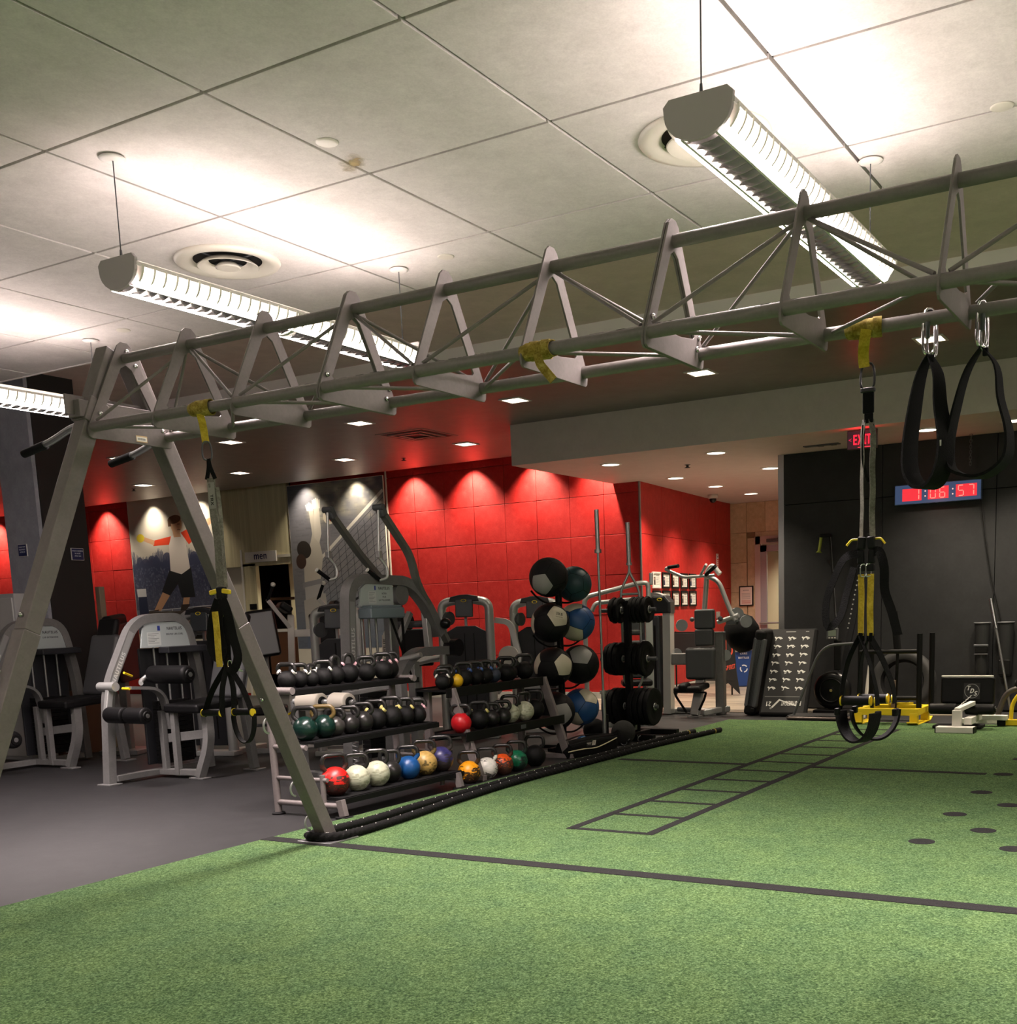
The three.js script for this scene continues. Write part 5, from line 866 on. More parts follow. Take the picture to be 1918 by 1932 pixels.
// leg machines: arched tower on the user's side, seat, backrest, foam rollers
function legMachine(px, pz, label, title, curl) {
  const t = thing('leg_machine', label, 'weight machine', [px, 0, pz]);
  // tower in the plane x = 0, running back along -z
  const arch = fillet([[0, 0, 0.1], [0, 0.95, 0.02], [0, 1.62, -0.36], [0, 1.64, -0.98], [0, 1.05, -1.12], [0, 0.02, -1.16]], 0.2, 8);
  part('tower_frame', [sweep(arch, rect(0.085, 0.095), { ref: [1, 0, 0] })], M.nautGrey, t);
  part('side_lettering', [face(0.07, 0.6, 0.0485, 1.24, -0.165, [0, 0, 0]).applyMatrix4(new THREE.Matrix4().makeTranslation(0, 0, 0))].map((g) => { const a = V(0, 0.98, -0.005), b = V(0, 1.5, -0.29); return orient(xf(clean(new THREE.PlaneGeometry(0.06, 0.58)), [0, 0, 0.0485]), a, b, [1, 0, 0]); }), vertText('NAUTILUS'), t, true);
  part('foot', [box(0.18, 0.016, 0.16, 0, 0.008, 0.1, 0.004)], M.nautGrey, t);
  const pg = ext([[0.39, 1.33], [0.42, 1.52], [0.5, 1.585], [0.9, 1.585], [1.0, 1.52], [1.05, 1.33]], 0.02, 0.004).rotateY(Math.PI / 2);
  const pl = part('placard', [pg], std(0x9fa8a8, 0.4), t); pl.position.x = 0.03;
  part('print', [face(0.56, 0.24, 0.011, 1.45, -0.72, [0, Math.PI / 2, 0])], placard('NAUTILUS', title, 0.56, 0.24), pl, true);
  part('tray', [box(0.16, 0.07, 0.5, 0.1, 1.3, -0.86, 0.012)], M.shroud, t);
  for (const z of [-0.62, -0.78, -0.94]) part('guide_rod', [cyl([-0.06, 0.1, z], [-0.06, 1.34, z], 0.012, 0.012, 10)], M.steel, t);
  stack(t, -0.06, -0.78, 0.12, 0.78, 0.1, 0.4, 14);
  part('rear_shroud', [box(0.03, 1.2, 0.62, -0.14, 0.72, -0.8, 0.008)], M.shroud, t);
  // base rails and seat post
  part('base_rail', [bar([0.02, 0.06, 0.05], [0.0, 0.06, -1.1], 0.09, 0.06, 0.005, [0, 1, 0])], M.nautGrey, t);
  part('base_rail', [bar([0.0, 0.06, -0.5], [0.55, 0.06, -0.55], 0.09, 0.06, 0.005, [0, 1, 0])], M.nautGrey, t);
  part('seat_leg', [sweep(fillet([[0.58, 0.02, -0.52], [0.72, 0.38, -0.56], [0.64, 0.68, -0.62]], 0.14, 6), rect(0.07, 0.09), { ref: [0, 0, 1] })], M.nautGrey, t);
  part('foot', [box(0.2, 0.016, 0.12, 0.58, 0.008, -0.52, 0.004)], M.nautGrey, t);
  part('cross_bar', [bar([0.12, 0.4, -0.56], [0.7, 0.46, -0.58], 0.06, 0.09, 0.006, [0, 1, 0])], M.nautGrey, t);
  for (const x of [0.12, 0.3]) part('upright', [box(0.06, 0.66, 0.06, x, 0.36, -0.5, 0.005)], M.nautGrey, t);
  part('back_post', [bar([0.62, 0.02, -1.22], [0.56, 0.8, -1.18], 0.08, 0.08, 0.006, [1, 0, 0])], M.nautGrey, t);
  part('foot', [box(0.2, 0.016, 0.14, 0.62, 0.008, -1.22, 0.004)], M.nautGrey, t);
  part('seat', [padAt(0.5, 0.09, 0.56, [0.46, 0.73, -0.72], [0.06, 0, 0])], M.vinyl, t);
  const br = part('backrest', [padAt(0.46, 0.72, 0.1, [0.5, 1.12, -1.12], [-0.3, 0, 0], 0.045)], M.sheenVinyl ??= std(0x4a4b4d, 0.4), t);  // black pad; the grey sheen on its vinyl is put into the colour
  part('back_shell', [padAt(0.42, 0.66, 0.03, [0.5, 1.1, -1.17], [-0.3, 0, 0], 0.012)], M.greyVinyl, br);
  part('headrest', [padAt(0.32, 0.26, 0.08, [0.5, 1.52, -1.25], [-0.3, 0, 0], 0.035)], M.vinyl, t);
  // rollers and lever
  if (curl) {
    rollerPad([0.08, 1.06, -0.45], [0.64, 1.06, -0.45], 0.092, 'thigh_roller', t); rollerPad([0.08, 0.7, 0.1], [0.34, 0.7, 0.1], 0.08, 'ankle_roller', t); rollerPad([0.37, 0.7, 0.1], [0.64, 0.7, 0.1], 0.08, 'ankle_roller', t);
    part('lever', [bar([0.04, 0.98, 0.02], [0.04, 0.7, 0.08], 0.07, 0.05, 0.01, [1, 0, 0]), cyl([-0.1, 0.97, 0.03], [0.14, 0.97, 0.03], 0.045, 0.045, 14)], M.silver, t); part('roller_arm', [tube(fillet([[0.1, 0.98, -0.3], [0.02, 1.0, -0.36], [0.04, 1.06, -0.45], [0.1, 1.06, -0.45]], 0.05), 0.022, 10)], M.silver, t);
  } else {
    rollerPad([0.06, 0.4, 0.15], [0.66, 0.4, 0.15], 0.095, 'shin_roller', t);
    part('lever', [bar([0.02, 0.78, -0.2], [0.02, 0.4, 0.15], 0.07, 0.05, 0.01, [1, 0, 0]), cyl([-0.06, 0.74, -0.18], [0.16, 0.74, -0.18], 0.05, 0.05, 14)], M.silver, t);
  }
  part('cam', [sweep(fillet([[0.16, 0.95, -0.1], [0.16, 0.92, -0.5], [0.16, 0.5, -0.55]], 0.2, 6), rect(0.03, 0.1), { ref: [1, 0, 0] })], M.nautGrey, t);
  part('pull_knob', [cyl([0.1, 1.06, -0.2], [0.14, 1.1, -0.08], 0.012, 0.012, 8)], M.yellow, t);
  part('pull_knob', [cyl([0.2, 0.95, 0.0], [0.3, 0.95, 0.0], 0.014, 0.014, 8)], M.yellow, t);
}
legMachine(-9.52, -7.22, 'grey leg curl machine with three foam rollers behind the bundled strap', ['SEATED LEG CURL'], true);
legMachine(-11.75, -7.35, 'grey leg extension machine with a low foam roller beside the column', ['LEG EXTENSION'], false);
// lat pulldown with converging lever arms
{
  const t = thing('lat_pulldown_machine', 'tall grey lat pulldown machine with two raised lever arms behind the kettlebells', 'weight machine', [-7.6, 0, -9]);
  const X = -7.6, Z = -9, L = (x, y, z) => [x - X, y, z - Z];
  part('tower_frame', [sweep(fillet([L(-7.6, 0.02, -8.5), L(-7.6, 1.95, -8.62), L(-7.6, 1.93, -9.55), L(-7.52, 1.7, -9.75), L(-7.5, 1.35, -9.95)], 0.24, 8), rect(0.1, 0.12), { ref: [1, 0, 0] })], M.nautGrey, t);
  part('side_lettering', [orient(xf(clean(new THREE.PlaneGeometry(0.07, 0.66)), [0, 0, 0.0625]), L(-7.6, 1.06, -8.564), L(-7.6, 1.72, -8.606), [1, 0, 0])], vertText('NAUTILUS'), t, true);
  part('rear_post', [box(0.1, 1.6, 0.12, ...L(-7.72, 0.8, -9.4), 0.01)], M.nautGrey, t);
  const pl = part('placard', [xf(ext([[-0.28, -0.12], [0.26, -0.12], [0.26, 0.12], [-0.14, 0.12], [-0.24, 0.06]], 0.02, 0.003), L(-7.56, 1.79, -9.0), [0, Math.PI / 2, 0])], std(0xa8b2b0, 0.4), t);
  part('print', [face(0.4, 0.22, ...L(-7.547, 1.79, -9.04), [0, Math.PI / 2, 0])], placard('NAUTILUS', ['NITRO', 'PLUS', 'LAT PULLDOWN'], 0.4, 0.22, '#a8b2b0'), pl, true);
  part('tray', [box(0.18, 0.11, 0.54, ...L(-7.5, 1.6, -9.0), 0.02), box(0.15, 0.03, 0.48, ...L(-7.5, 1.665, -9.0), 0.01)], std(0x6d7a82, 0.35), t);
  for (const z of [-8.82, -8.93, -9.04, -9.26]) part('guide_rod', [cyl(L(-7.62, 0.1, z), L(-7.62, 1.6, z), 0.014, 0.014, 10)], M.steel, t);
  stack(t, -0.03, 0.03, 0.12, 0.8, 0.11, 0.36, 14);
  part('pulley', [cyl(L(-7.62, 1.79, -9.42), L(-7.56, 1.79, -9.42), 0.11, 0.11, 28)], M.nautGrey, t);
  part('belt', [bar(L(-7.58, 1.62, -9.2), L(-7.55, 0.9, -9.5), 0.03, 0.008, 0.002, [1, 0, 0]), bar(L(-7.6, 1.7, -9.44), L(-7.6, 1.1, -9.46), 0.04, 0.008, 0.002, [1, 0, 0])], M.black, t);
  for (const [x, pts, hy, id] of [[-8.15, [[2.66, -9.04], [2.22, -9.49], [1.98, -9.8], [1.5, -10.1]], 2.22, 0], [-7.5, [[2.64, -9.07], [2.19, -9.52], [1.9, -9.6], [1.47, -9.94], [1.2, -10.14]], 2.19, 1]]) {
    const P = pts.map(([y, z]) => L(x, y, z));
    const a = part('lever_arm', [sweep(fillet(P, 0.14, 6), rect(0.05, 0.075), { ref: [1, 0, 0] })], M.darkArm ??= std(0x6b6c66, 0.5, 0.2), t);
    part('clevis', [box(0.09, 0.1, 0.08, ...L(x, pts[0][0] - 0.02, pts[0][1] - 0.02), 0.015, [0.5, 0, 0]), cyl(L(x - 0.06, pts[0][0] + 0.02, pts[0][1] + 0.02), L(x + 0.06, pts[0][0] + 0.02, pts[0][1] + 0.02), 0.032, 0.032, 16)], M.darkGrey, a);
    part('hanger_rod', [cyl(L(x, pts[0][0] - 0.01, pts[0][1] + 0.03), L(x, hy + 0.02, pts[0][1] + 0.06), 0.014, 0.014, 10)], M.silver, a);
    const h = part('pull_handle', [box(0.05, 0.07, 0.05, ...L(x, hy, pts[0][1] + 0.06), 0.006), tube(fillet([L(x, hy - 0.03, pts[0][1] + 0.06), L(x + 0.03, hy - 0.12, pts[0][1] - 0.02), L(x + 0.05, hy - 0.24, pts[0][1] + 0.0), L(x, hy - 0.26, pts[0][1] + 0.08)], 0.07, 6), 0.016, 10)], M.silver, t);
    part('grip', [cyl(L(x, hy - 0.26, pts[0][1] + 0.06), L(x - 0.04, hy - 0.16, pts[0][1] + 0.2), 0.021, 0.021, 14)], M.rubberBlack, h); part('grip_cap', [cyl(L(x - 0.04, hy - 0.16, pts[0][1] + 0.2), L(x - 0.043, hy - 0.153, pts[0][1] + 0.21), 0.022, 0.022, 14)], M.white, h);
    part('counterweight', [cyl(L(x - 0.03, pts[pts.length - 1][0], pts[pts.length - 1][1]), L(x + 0.12, pts[pts.length - 1][0], pts[pts.length - 1][1]), 0.095, 0.095, 26)], M.blackGloss, a);
  }
  part('pivot_shaft', [cyl(L(-8.2, 1.47, -9.94), L(-7.4, 1.47, -9.94), 0.036, 0.036, 14)], M.darkGrey, t);
  part('pivot_cap', [ball(0.06, ...L(-7.4, 1.47, -9.94))], M.blackGloss, t);
  part('support_beam', [sweep(fillet([L(-7.45, 0.05, -8.98), L(-7.42, 0.8, -9.0), L(-7.4, 1.19, -9.3), L(-7.4, 1.18, -9.9)], 0.34, 8), rect(0.09, 0.13), { ref: [1, 0, 0] })], M.nautGrey, t);
  part('warning_label', [face(0.07, 0.07, ...L(-7.354, 1.19, -9.52), [0, Math.PI / 2, 0])], std(0xffffff, 0.5, 0, { map: canvasTex(64, 64, (k) => { k.fillStyle = '#dedbd0'; k.fillRect(0, 0, 64, 64); k.fillStyle = '#d3a52c'; k.fillRect(4, 4, 56, 18); k.fillStyle = '#555'; for (let i = 0; i < 4; i++) k.fillRect(8, 30 + i * 8, 48, 3); }) }), t, true);
  part('yoke', [bar(L(-7.5, 1.18, -9.75), L(-7.6, 1.65, -9.85), 0.07, 0.07, 0.006, [0, 0, 1]), bar(L(-7.9, 1.15, -9.6), L(-7.85, 1.6, -9.9), 0.06, 0.06, 0.006, [0, 0, 1])], M.silver, t);
  part('seat_post', [box(0.1, 0.55, 0.12, ...L(-7.8, 0.28, -9.3), 0.01), box(0.1, 0.9, 0.1, ...L(-7.75, 0.62, -9.78), 0.01)], M.silver, t);
  part('seat', [padAt(0.4, 0.09, 0.42, L(-7.85, 0.58, -9.3))], M.vinyl, t);
  for (const x of [-8.15, -7.62]) part('knee_tube', [cyl(L(x, 1.08, -9.2), L(x + 0.4, 1.16, -9.25), 0.03, 0.03, 12)], M.silver, t);
  part('base_rail', [box(0.1, 0.07, 1.5, ...L(-7.6, 0.04, -9.2), 0.006), box(0.8, 0.07, 0.1, ...L(-7.8, 0.04, -9.9), 0.006)], M.nautGrey, t);
}
// a cream-coloured roller machine behind the rack
{
  const t = thing('roller_machine', 'machine with two cream foam rollers seen between the rack shelves', 'weight machine', [-7.28, 0, -7.95]);
  for (const [a, b] of [[-0.42, -0.12], [0.0, 0.22]]) rollerPad([a, 0.78, 0], [b, 0.78, 0.02], 0.09, 'roller', t, M.creamVinyl);
  part('axle', [cyl([-0.5, 0.78, 0], [0.26, 0.78, 0], 0.028, 0.028, 12)], M.silver, t);
  part('post', [box(0.1, 0.78, 0.1, -0.55, 0.39, -0.1, 0.01)], M.nautGrey, t); part('post', [box(0.12, 0.98, 0.1, 0.4, 0.49, -0.5, 0.01)], M.nautGrey, t);
  part('link_arm', [bar([-0.5, 0.76, -0.05], [0.36, 0.9, -0.46], 0.08, 0.05, 0.01, [0, 1, 0])], M.nautGrey, t);
  part('spring', [tube(Array.from({ length: 90 }, (_, i) => V(0.02 + 0.03 * Math.cos(i * 0.7), 0.1 + i * 0.005, -0.25 + 0.03 * Math.sin(i * 0.7))), 0.006, 6)], M.steel, t);
  part('base', [box(1.1, 0.06, 0.1, -0.08, 0.03, -0.25, 0.006)], M.nautGrey, t);
}
// selector towers: silver side posts, dark shroud, hood with a badge
function selectorTower(x, z, turn, label, W = 0.66, Ht = 1.74) {
  const t = thing('selector_tower', label, 'weight machine', [x, 0, z], turn);
  const oval = Array.from({ length: 14 }, (_, i) => { const a = i / 14 * 2 * Math.PI; return [0.075 * Math.cos(a), 0.055 * Math.sin(a)]; });
  for (const s of [-1, 1]) part('side_post', [sweep(fillet([[s * (W / 2 - 0.06), 0.02, 0], [s * (W / 2 - 0.07), Ht - 0.05, 0], [s * W * 0.14, Ht - 0.015, 0]], 0.16, 7), oval, { ref: [s, 0, 0], crease: 1.2 })], M.silver, t);
  part('hood', [xf(ext([[-0.2, -0.02], [-0.17, 0.045], [-0.05, 0.07], [0.05, 0.07], [0.17, 0.045], [0.2, -0.02]], 0.16, 0.02), [0, Ht - 0.02, 0])], M.shroud, t);
  const c = part('console', [box(0.22, 0.22, 0.05, 0, Ht - 0.12, 0.07, 0.012, [-0.12, 0, 0])], std(0x33383c, 0.4), t);
  part('badge', [xf(ringGeo(0.022, 0.004, 16, 6), [0, Ht - 0.025, 0.09], [-0.2, 0, 0], [1.4, 0.8, 1])], M.yellow, c);
  part('shroud', [ext([[-W * 0.36, 0.12], [W * 0.36, 0.12], [W * 0.36, Ht - 0.42], [0.12, Ht - 0.34], [-0.12, Ht - 0.34], [-W * 0.36, Ht - 0.42]], 0.06, 0.01)], std(0x222326, 0.42), t);
  part('shroud_rib', [box(0.012, Ht - 0.6, 0.01, -0.02, 0.75, 0.034)], M.black, t); part('shroud_rib', [box(0.012, Ht - 0.6, 0.01, 0.1, 0.75, 0.034)], M.black, t);
  part('pulley', [cyl([-W * 0.32, Ht - 0.24, 0.0], [-W * 0.26, Ht - 0.24, 0.03], 0.085, 0.085, 26)], M.darkGrey, t);
  part('link_post', [box(0.03, 0.12, 0.03, 0, Ht - 0.28, 0)], M.steel, t);
  part('base', [box(W, 0.06, 0.2, 0, 0.03, 0, 0.01), box(0.12, 0.06, 0.8, W * 0.3, 0.03, -0.35, 0.01)], M.silver, t);
  return t;
}
const T1 = selectorTower(-8.28, -11.55, 0.42, 'silver weight tower with a black shroud behind the two-tier rack', 0.74, 1.76);
const sm = (t, ...g) => 0;
{ // seat arm beside the first tower
  part('side_arm', [sweep(fillet([[0.3, 0.55, -0.3], [0.62, 0.95, -0.35], [0.5, 1.45, -0.4], [0.3, 1.48, -0.4]], 0.12, 6), rect(0.07, 0.1), { ref: [0, 0, 1] })], M.silver, T1);
  part('cam', [xf(cyl([0.48, 1.02, -0.3], [0.48, 1.02, -0.26], 0.13, 0.13, 28), [0, 0, 0])], M.white, T1);
  part('arm_pad', [padAt(0.14, 0.1, 0.3, [0.42, 0.86, -0.2])], M.vinyl, T1);
}
const T2 = selectorTower(-7.78, -12.4, 0.5, 'silver weight tower with a black shroud beside the medicine balls', 0.7, 1.72);
part('seat_frame', [box(0.08, 0.9, 0.08, -0.2, 0.45, 0.35, 0.01), box(0.3, 0.05, 0.06, -0.05, 0.62, 0.35, 0.01)], M.silver, T2);
selectorTower(-8.0, -7.85 - 1.0, 0.4, 'silver-posted weight tower behind the lat pulldown machine', 0.66, 1.68).position.set(-8.75, 0, -9.7);
selectorTower(-10.4, -9.25, 0.25, 'silver-posted weight tower behind the bundled suspension strap', 0.66, 1.7);
// padded press seats with grey back shells
{
  const seat = (x, z, turn, label, h) => {
    const t = thing('press_seat', label, 'weight machine', [x, 0, z], turn);
    const b = part('backrest', [padAt(0.34, 0.56, 0.1, [0, h, 0], [-0.2, 0, 0.12], 0.045)], M.vinyl, t); part('back_shell', [padAt(0.3, 0.5, 0.03, [0, h, 0.06], [-0.2, 0, 0.12], 0.012)], M.greyVinyl, b);
    part('seat', [padAt(0.42, 0.1, 0.44, [0, 0.5, -0.3])], M.vinyl, t); part('post', [bar([0, 0.05, -0.12], [0, h, -0.07], 0.08, 0.08, 0.006, [0, 0, 1]), box(0.6, 0.06, 0.09, 0, 0.03, -0.1, 0.006), box(0.09, 0.06, 0.5, 0, 0.03, -0.3, 0.006)], M.nautGrey, t);
    part('foot_peg', [cyl([-0.3, 0.32, -0.3], [0.3, 0.32, -0.3], 0.018)], M.darkGrey, t); part('adjuster', [cyl([0.22, 0.45, -0.1], [0.3, 0.5, -0.05], 0.014, 0.014, 8)], M.yellow, t);
    return t;
  };
  seat(-9.77, -9.56, 0.75, 'press machine seat with a tall grey-shelled backrest by the white machine', 1.42);
  // white two-bar machine with black elbow pads
  const w = thing('abdominal_machine', 'white-framed machine with black elbow pads before the player print', 'weight machine', [-9.9, 0, -10.65], 0.7);
  for (const s of [-1, 1]) {
    part('side_bar', [bar([s * 0.38, 0.05, 0.42], [s * 0.34, 1.62, -0.05], 0.1, 0.08, 0.008, [1, 0, 0])], M.white, w);
    part('bar_label', [orient(box(0.055, 0.3, 0.004, 0, 0, 0.043), [s * 0.37, 0.72, 0.215], [s * 0.36, 0.98, 0.137], [0, 0.3, 1])], M.black, w);
    const a = part('arm', [bar([s * 0.34, 1.45, 0], [s * 0.3 - 0.28, 1.82, 0.25], 0.05, 0.06, 0.006, [0, 0, 1])], M.white, w);
    part('elbow_pad', [padAt(0.16, 0.09, 0.42, [s * 0.32 - 0.08, 1.72, 0.12], [0, 0.2, -0.6])], M.vinyl, a); part('grip', [cyl([s * 0.3 - 0.28, 1.8, 0.25], [s * 0.3 - 0.2, 2.0, 0.28], 0.02, 0.02, 10)], M.rubberBlack, a); part('grip_cap', [ball(0.03, s * 0.3 - 0.2, 2.0, 0.28, 10)], M.white, a);
  }
  part('back_pad', [padAt(0.3, 0.46, 0.1, [0.05, 1.42, 0.06], [-0.2, 0, 0.1])], M.vinyl, w); part('cross_bar', [box(0.76, 0.09, 0.08, 0, 1.4, 0.0, 0.006)], M.white, w); part('cross_bar', [box(0.7, 0.08, 0.08, 0, 0.5, 0.28, 0.006)], M.white, w);
  part('pulley', [cyl([0.0, 0.95, 0.5], [0.02, 0.95, 0.53], 0.085, 0.085, 24)], M.greyVinyl, w); part('cable', [cyl([0.04, 0.95, 0.5], [0.36, 0.6, 0.5], 0.006)], M.black, w); part('cam', [cyl([0.36, 0.9, 0.4], [0.36, 0.9, 0.44], 0.13, 0.13, 26)], M.blackGloss, w);
  part('base', [box(0.9, 0.07, 0.1, 0, 0.035, 0.42, 0.006)], M.white, w);
  const d = thing('chest_press_machine', 'white and grey press machine seen through the lat pulldown tower', 'weight machine', [-9.5, 0, -11.9], 0.6);
  part('frame_arm', [sweep(fillet([[-0.3, 0.1, 0], [-0.3, 1.35, 0], [-0.08, 1.55, 0.0]], 0.12, 5), rect(0.08, 0.1), { ref: [0, 0, 1] })], M.white, d); part('lettering', [face(0.07, 0.36, -0.3, 1.15, 0.052)], std(0xffffff, 0.5, 0, { map: canvasTex(48, 256, (k) => { k.fillStyle = '#d9d6d0'; k.fillRect(0, 0, 48, 256); k.fillStyle = '#222'; k.font = 'bold 44px sans-serif'; k.save(); k.translate(40, 246); k.rotate(-Math.PI / 2); k.fillText('NAUTILUS', 0, 0, 236); k.restore(); }) }), d, true);
  part('seat_back', [padAt(0.42, 0.5, 0.1, [0.12, 1.15, 0])], M.vinyl, d); part('cross_tube', [cyl([-0.5, 0.95, 0.1], [0.45, 1.0, 0.15], 0.045, 0.045, 14), cyl([-0.5, 0.83, 0.1], [0.5, 1.03, 0.2], 0.04, 0.04, 14)], M.silver, d); part('base', [box(1.0, 0.07, 0.1, 0, 0.035, 0, 0.006), box(0.08, 1.0, 0.08, 0.12, 0.5, -0.08, 0.006)], M.silver, d);
}
// row bench with silver guard rails, partly behind the ball tree
{
  const t = thing('row_machine', 'silver-railed machine with charcoal pads behind the ball tree', 'weight machine', [-6.95, 0, -13.35], 0.55);
  part('guard_rail', [tube(fillet([[-0.55, 0.1, 0], [-0.55, 1.74, 0], [0.18, 1.9, 0.1], [0.3, 1.9, 0.1], [0.3, 1.55, 0.1]], 0.1, 6), 0.032, 12)], M.silver, t);
  part('guard_rail', [tube(fillet([[-0.45, 1.55, -0.1], [-0.4, 1.66, -0.1], [0.25, 1.7, 0.0], [0.28, 1.4, 0.0]], 0.08, 6), 0.03, 12)], M.silver, t);
  part('post', [box(0.1, 1.6, 0.1, 0.3, 0.8, 0.05, 0.01)], M.silver, t); part('post', [box(0.08, 0.75, 0.08, 0.0, 0.38, 0.1, 0.01)], M.silver, t); part('pulley', [cyl([-0.1, 1.62, 0.05], [-0.1, 1.62, 0.1], 0.09, 0.09, 24)], M.darkGrey, t);
  part('chest_pad', [padAt(0.28, 0.36, 0.1, [0.08, 1.4, 0.15])], M.greyPad ??= std(0x3e4042, 0.5), t); part('back_pad', [padAt(0.28, 0.5, 0.1, [0.12, 0.9, 0.15])], M.greyPad, t); part('seat', [padAt(0.4, 0.08, 0.36, [0.1, 0.6, 0.3])], M.vinyl, t);
  part('pin_block', [box(0.05, 0.16, 0.05, 0.34, 1.95, 0.1, 0.01)], M.steel, t); part('base', [box(0.9, 0.07, 0.1, -0.2, 0.035, 0.05, 0.006)], M.silver, t);
}
// seated multi-press at the corridor mouth, joined to its tower by a beam
{
  const X = -6.6, Z = -14.9, L = (x, y, z) => [x - X, y, z - Z];
  const t = thing('seated_press_machine', 'seated press machine with stacked charcoal pads at the corridor mouth', 'weight machine', [X, 0, Z]);
  part('tower_post', [sweep(fillet([L(-7.1, 0.02, -14.95), L(-7.08, 1.62, -14.95), L(-7.2, 1.73, -14.95), L(-7.4, 1.74, -14.95)], 0.12, 6), rect(0.12, 0.14), { ref: [0, 0, 1] })], M.silver, t);
  part('tower_shroud', [box(0.3, 1.36, 0.3, ...L(-7.33, 0.78, -14.98), 0.03)], std(0x3c3d42, 0.22), t); part('shroud_slot', [box(0.03, 1.2, 0.01, ...L(-7.25, 0.72, -14.828))], M.black, t); part('pin', [ball(0.018, ...L(-7.25, 0.85, -14.82), 10)], M.chrome, t);
  part('hood', [xf(ext([[-0.2, -0.14], [-0.2, 0.04], [-0.1, 0.12], [0.08, 0.12], [0.17, 0.02], [0.17, -0.14]], 0.2, 0.03), L(-7.18, 1.63, -14.95))], M.shroud, t); part('badge', [xf(ringGeo(0.026, 0.005, 16, 6), L(-7.17, 1.69, -14.846), [0, 0, 0], [1.4, 0.7, 1])], M.yellow, t);
  part('beam', [box(0.62, 0.17, 0.12, ...L(-6.85, 0.82, -14.98), 0.02)], M.nautGrey, t);
  part('main_post', [box(0.13, 1.2, 0.12, ...L(-6.33, 0.6, -15.1), 0.01)], M.nautGrey, t);
  part('head_pad', [padAt(0.3, 0.28, 0.1, L(-6.46, 1.39, -14.85))], M.greyPad, t); part('upper_pad', [padAt(0.28, 0.24, 0.1, L(-6.46, 1.13, -14.83))], M.greyPad, t); part('back_pad', [padAt(0.46, 0.46, 0.12, L(-6.5, 0.76, -14.78), [0, 0, 0], 0.05)], M.greyPad, t);
  part('seat', [padAt(0.44, 0.09, 0.36, L(-6.6, 0.42, -14.66), [0.1, 0, 0.05], 0.04), padAt(0.14, 0.1, 0.2, L(-6.66, 0.45, -14.55), [0.15, 0, 0], 0.045)], M.vinyl, t);
  part('seat_bracket', [tube(fillet([L(-6.84, 0.36, -14.6), L(-6.82, 0.3, -14.6), L(-6.68, 0.06, -14.66)], 0.04), 0.018, 8), tube(fillet([L(-6.35, 0.36, -14.6), L(-6.37, 0.28, -14.6), L(-6.5, 0.1, -14.7)], 0.04), 0.018, 8), box(0.5, 0.02, 0.04, ...L(-6.6, 0.36, -14.6))], M.black, t);
  part('seat_post', [bar(L(-6.58, 0.02, -14.72), L(-6.52, 0.6, -14.86), 0.13, 0.1, 0.01, [0, 0, 1])], M.silver, t);
  part('foot', [box(0.18, 0.016, 0.16, ...L(-6.58, 0.008, -14.72), 0.004)], M.nautGrey, t); part('base_rail', [box(0.8, 0.08, 0.12, ...L(-6.85, 0.045, -15.1), 0.02), bar(L(-6.5, 0.05, -14.8), L(-6.25, 0.08, -15.2), 0.1, 0.09, 0.02, [0, 1, 0])], M.silver, t);
  part('foot_pad', [cyl(L(-6.95, 0.08, -14.95), L(-6.7, 0.08, -14.9), 0.035, 0.035, 12)], M.darkGrey, t);
  part('mast', [tube(fillet([L(-6.55, 1.5, -15.05), L(-6.5, 2.05, -15.05), L(-6.42, 2.16, -15.05), L(-6.3, 2.02, -15.05)], 0.08, 6), 0.038, 12)], M.silver, t);
  part('swing_arm', [tube(fillet([L(-6.46, 2.0, -14.95), L(-6.28, 1.92, -14.95), L(-6.1, 1.48, -14.95), L(-6.02, 1.36, -14.95)], 0.12, 6), 0.034, 12), cyl(L(-6.3, 1.34, -14.95), L(-5.98, 1.43, -14.95), 0.034, 0.034, 12)], M.silver, t);
  part('hand_bar', [tube(fillet([L(-6.95, 2.14, -14.75), L(-7.03, 2.12, -14.75), L(-6.75, 1.99, -14.8), L(-6.3, 2.0, -14.85)], 0.05, 5), 0.022, 10), tube([V(...L(-6.52, 2.0, -14.85)), V(...L(-6.36, 2.15, -14.7))], 0.02, 10)], M.silver, t);
  for (const [a, b] of [[L(-6.97, 2.14, -14.75), L(-6.78, 2.15, -14.68)], [L(-6.42, 2.01, -14.82), L(-6.22, 2.12, -14.7)]]) part('grip', [cyl(a, b, 0.026, 0.026, 12)], M.rubberBlack, t);
  for (const [x, y, z, r] of [[-6.82, 1.31, -14.85, 0.085], [-5.87, 1.34, -14.95, 0.085], [-6.03, 1.44, -15.0, 0.1], [-7.02, 0.9, -15.1, 0.07], [-6.27, 0.86, -15.15, 0.08]]) part('disc', [xf(cyl([-0.015, 0, -0.02], [0.015, 0, 0.03], r, r, 26), L(x, y, z))], std(0x85878a, 0.4, 0.3), t);
  part('pivot', [box(0.16, 0.12, 0.12, ...L(-6.1, 1.36, -15.0), 0.02), ball(0.035, ...L(-6.24, 1.39, -14.9), 12), ball(0.035, ...L(-6.68, 1.39, -14.9), 12)], M.darkGrey, t);
  const bag = single('hanging_bag', [xf(lathe([[0, -0.3], [0.14, -0.27], [0.24, -0.14], [0.26, 0.0], [0.22, 0.16], [0.1, 0.26], [0, 0.28]], 26), [0, 0, 0], [0.2, 0, 0.3])], M.webBlack, 'rounded black bag hanging from the seated press machine', 'bag', [-6.12, 1.18, -15.42]);
}
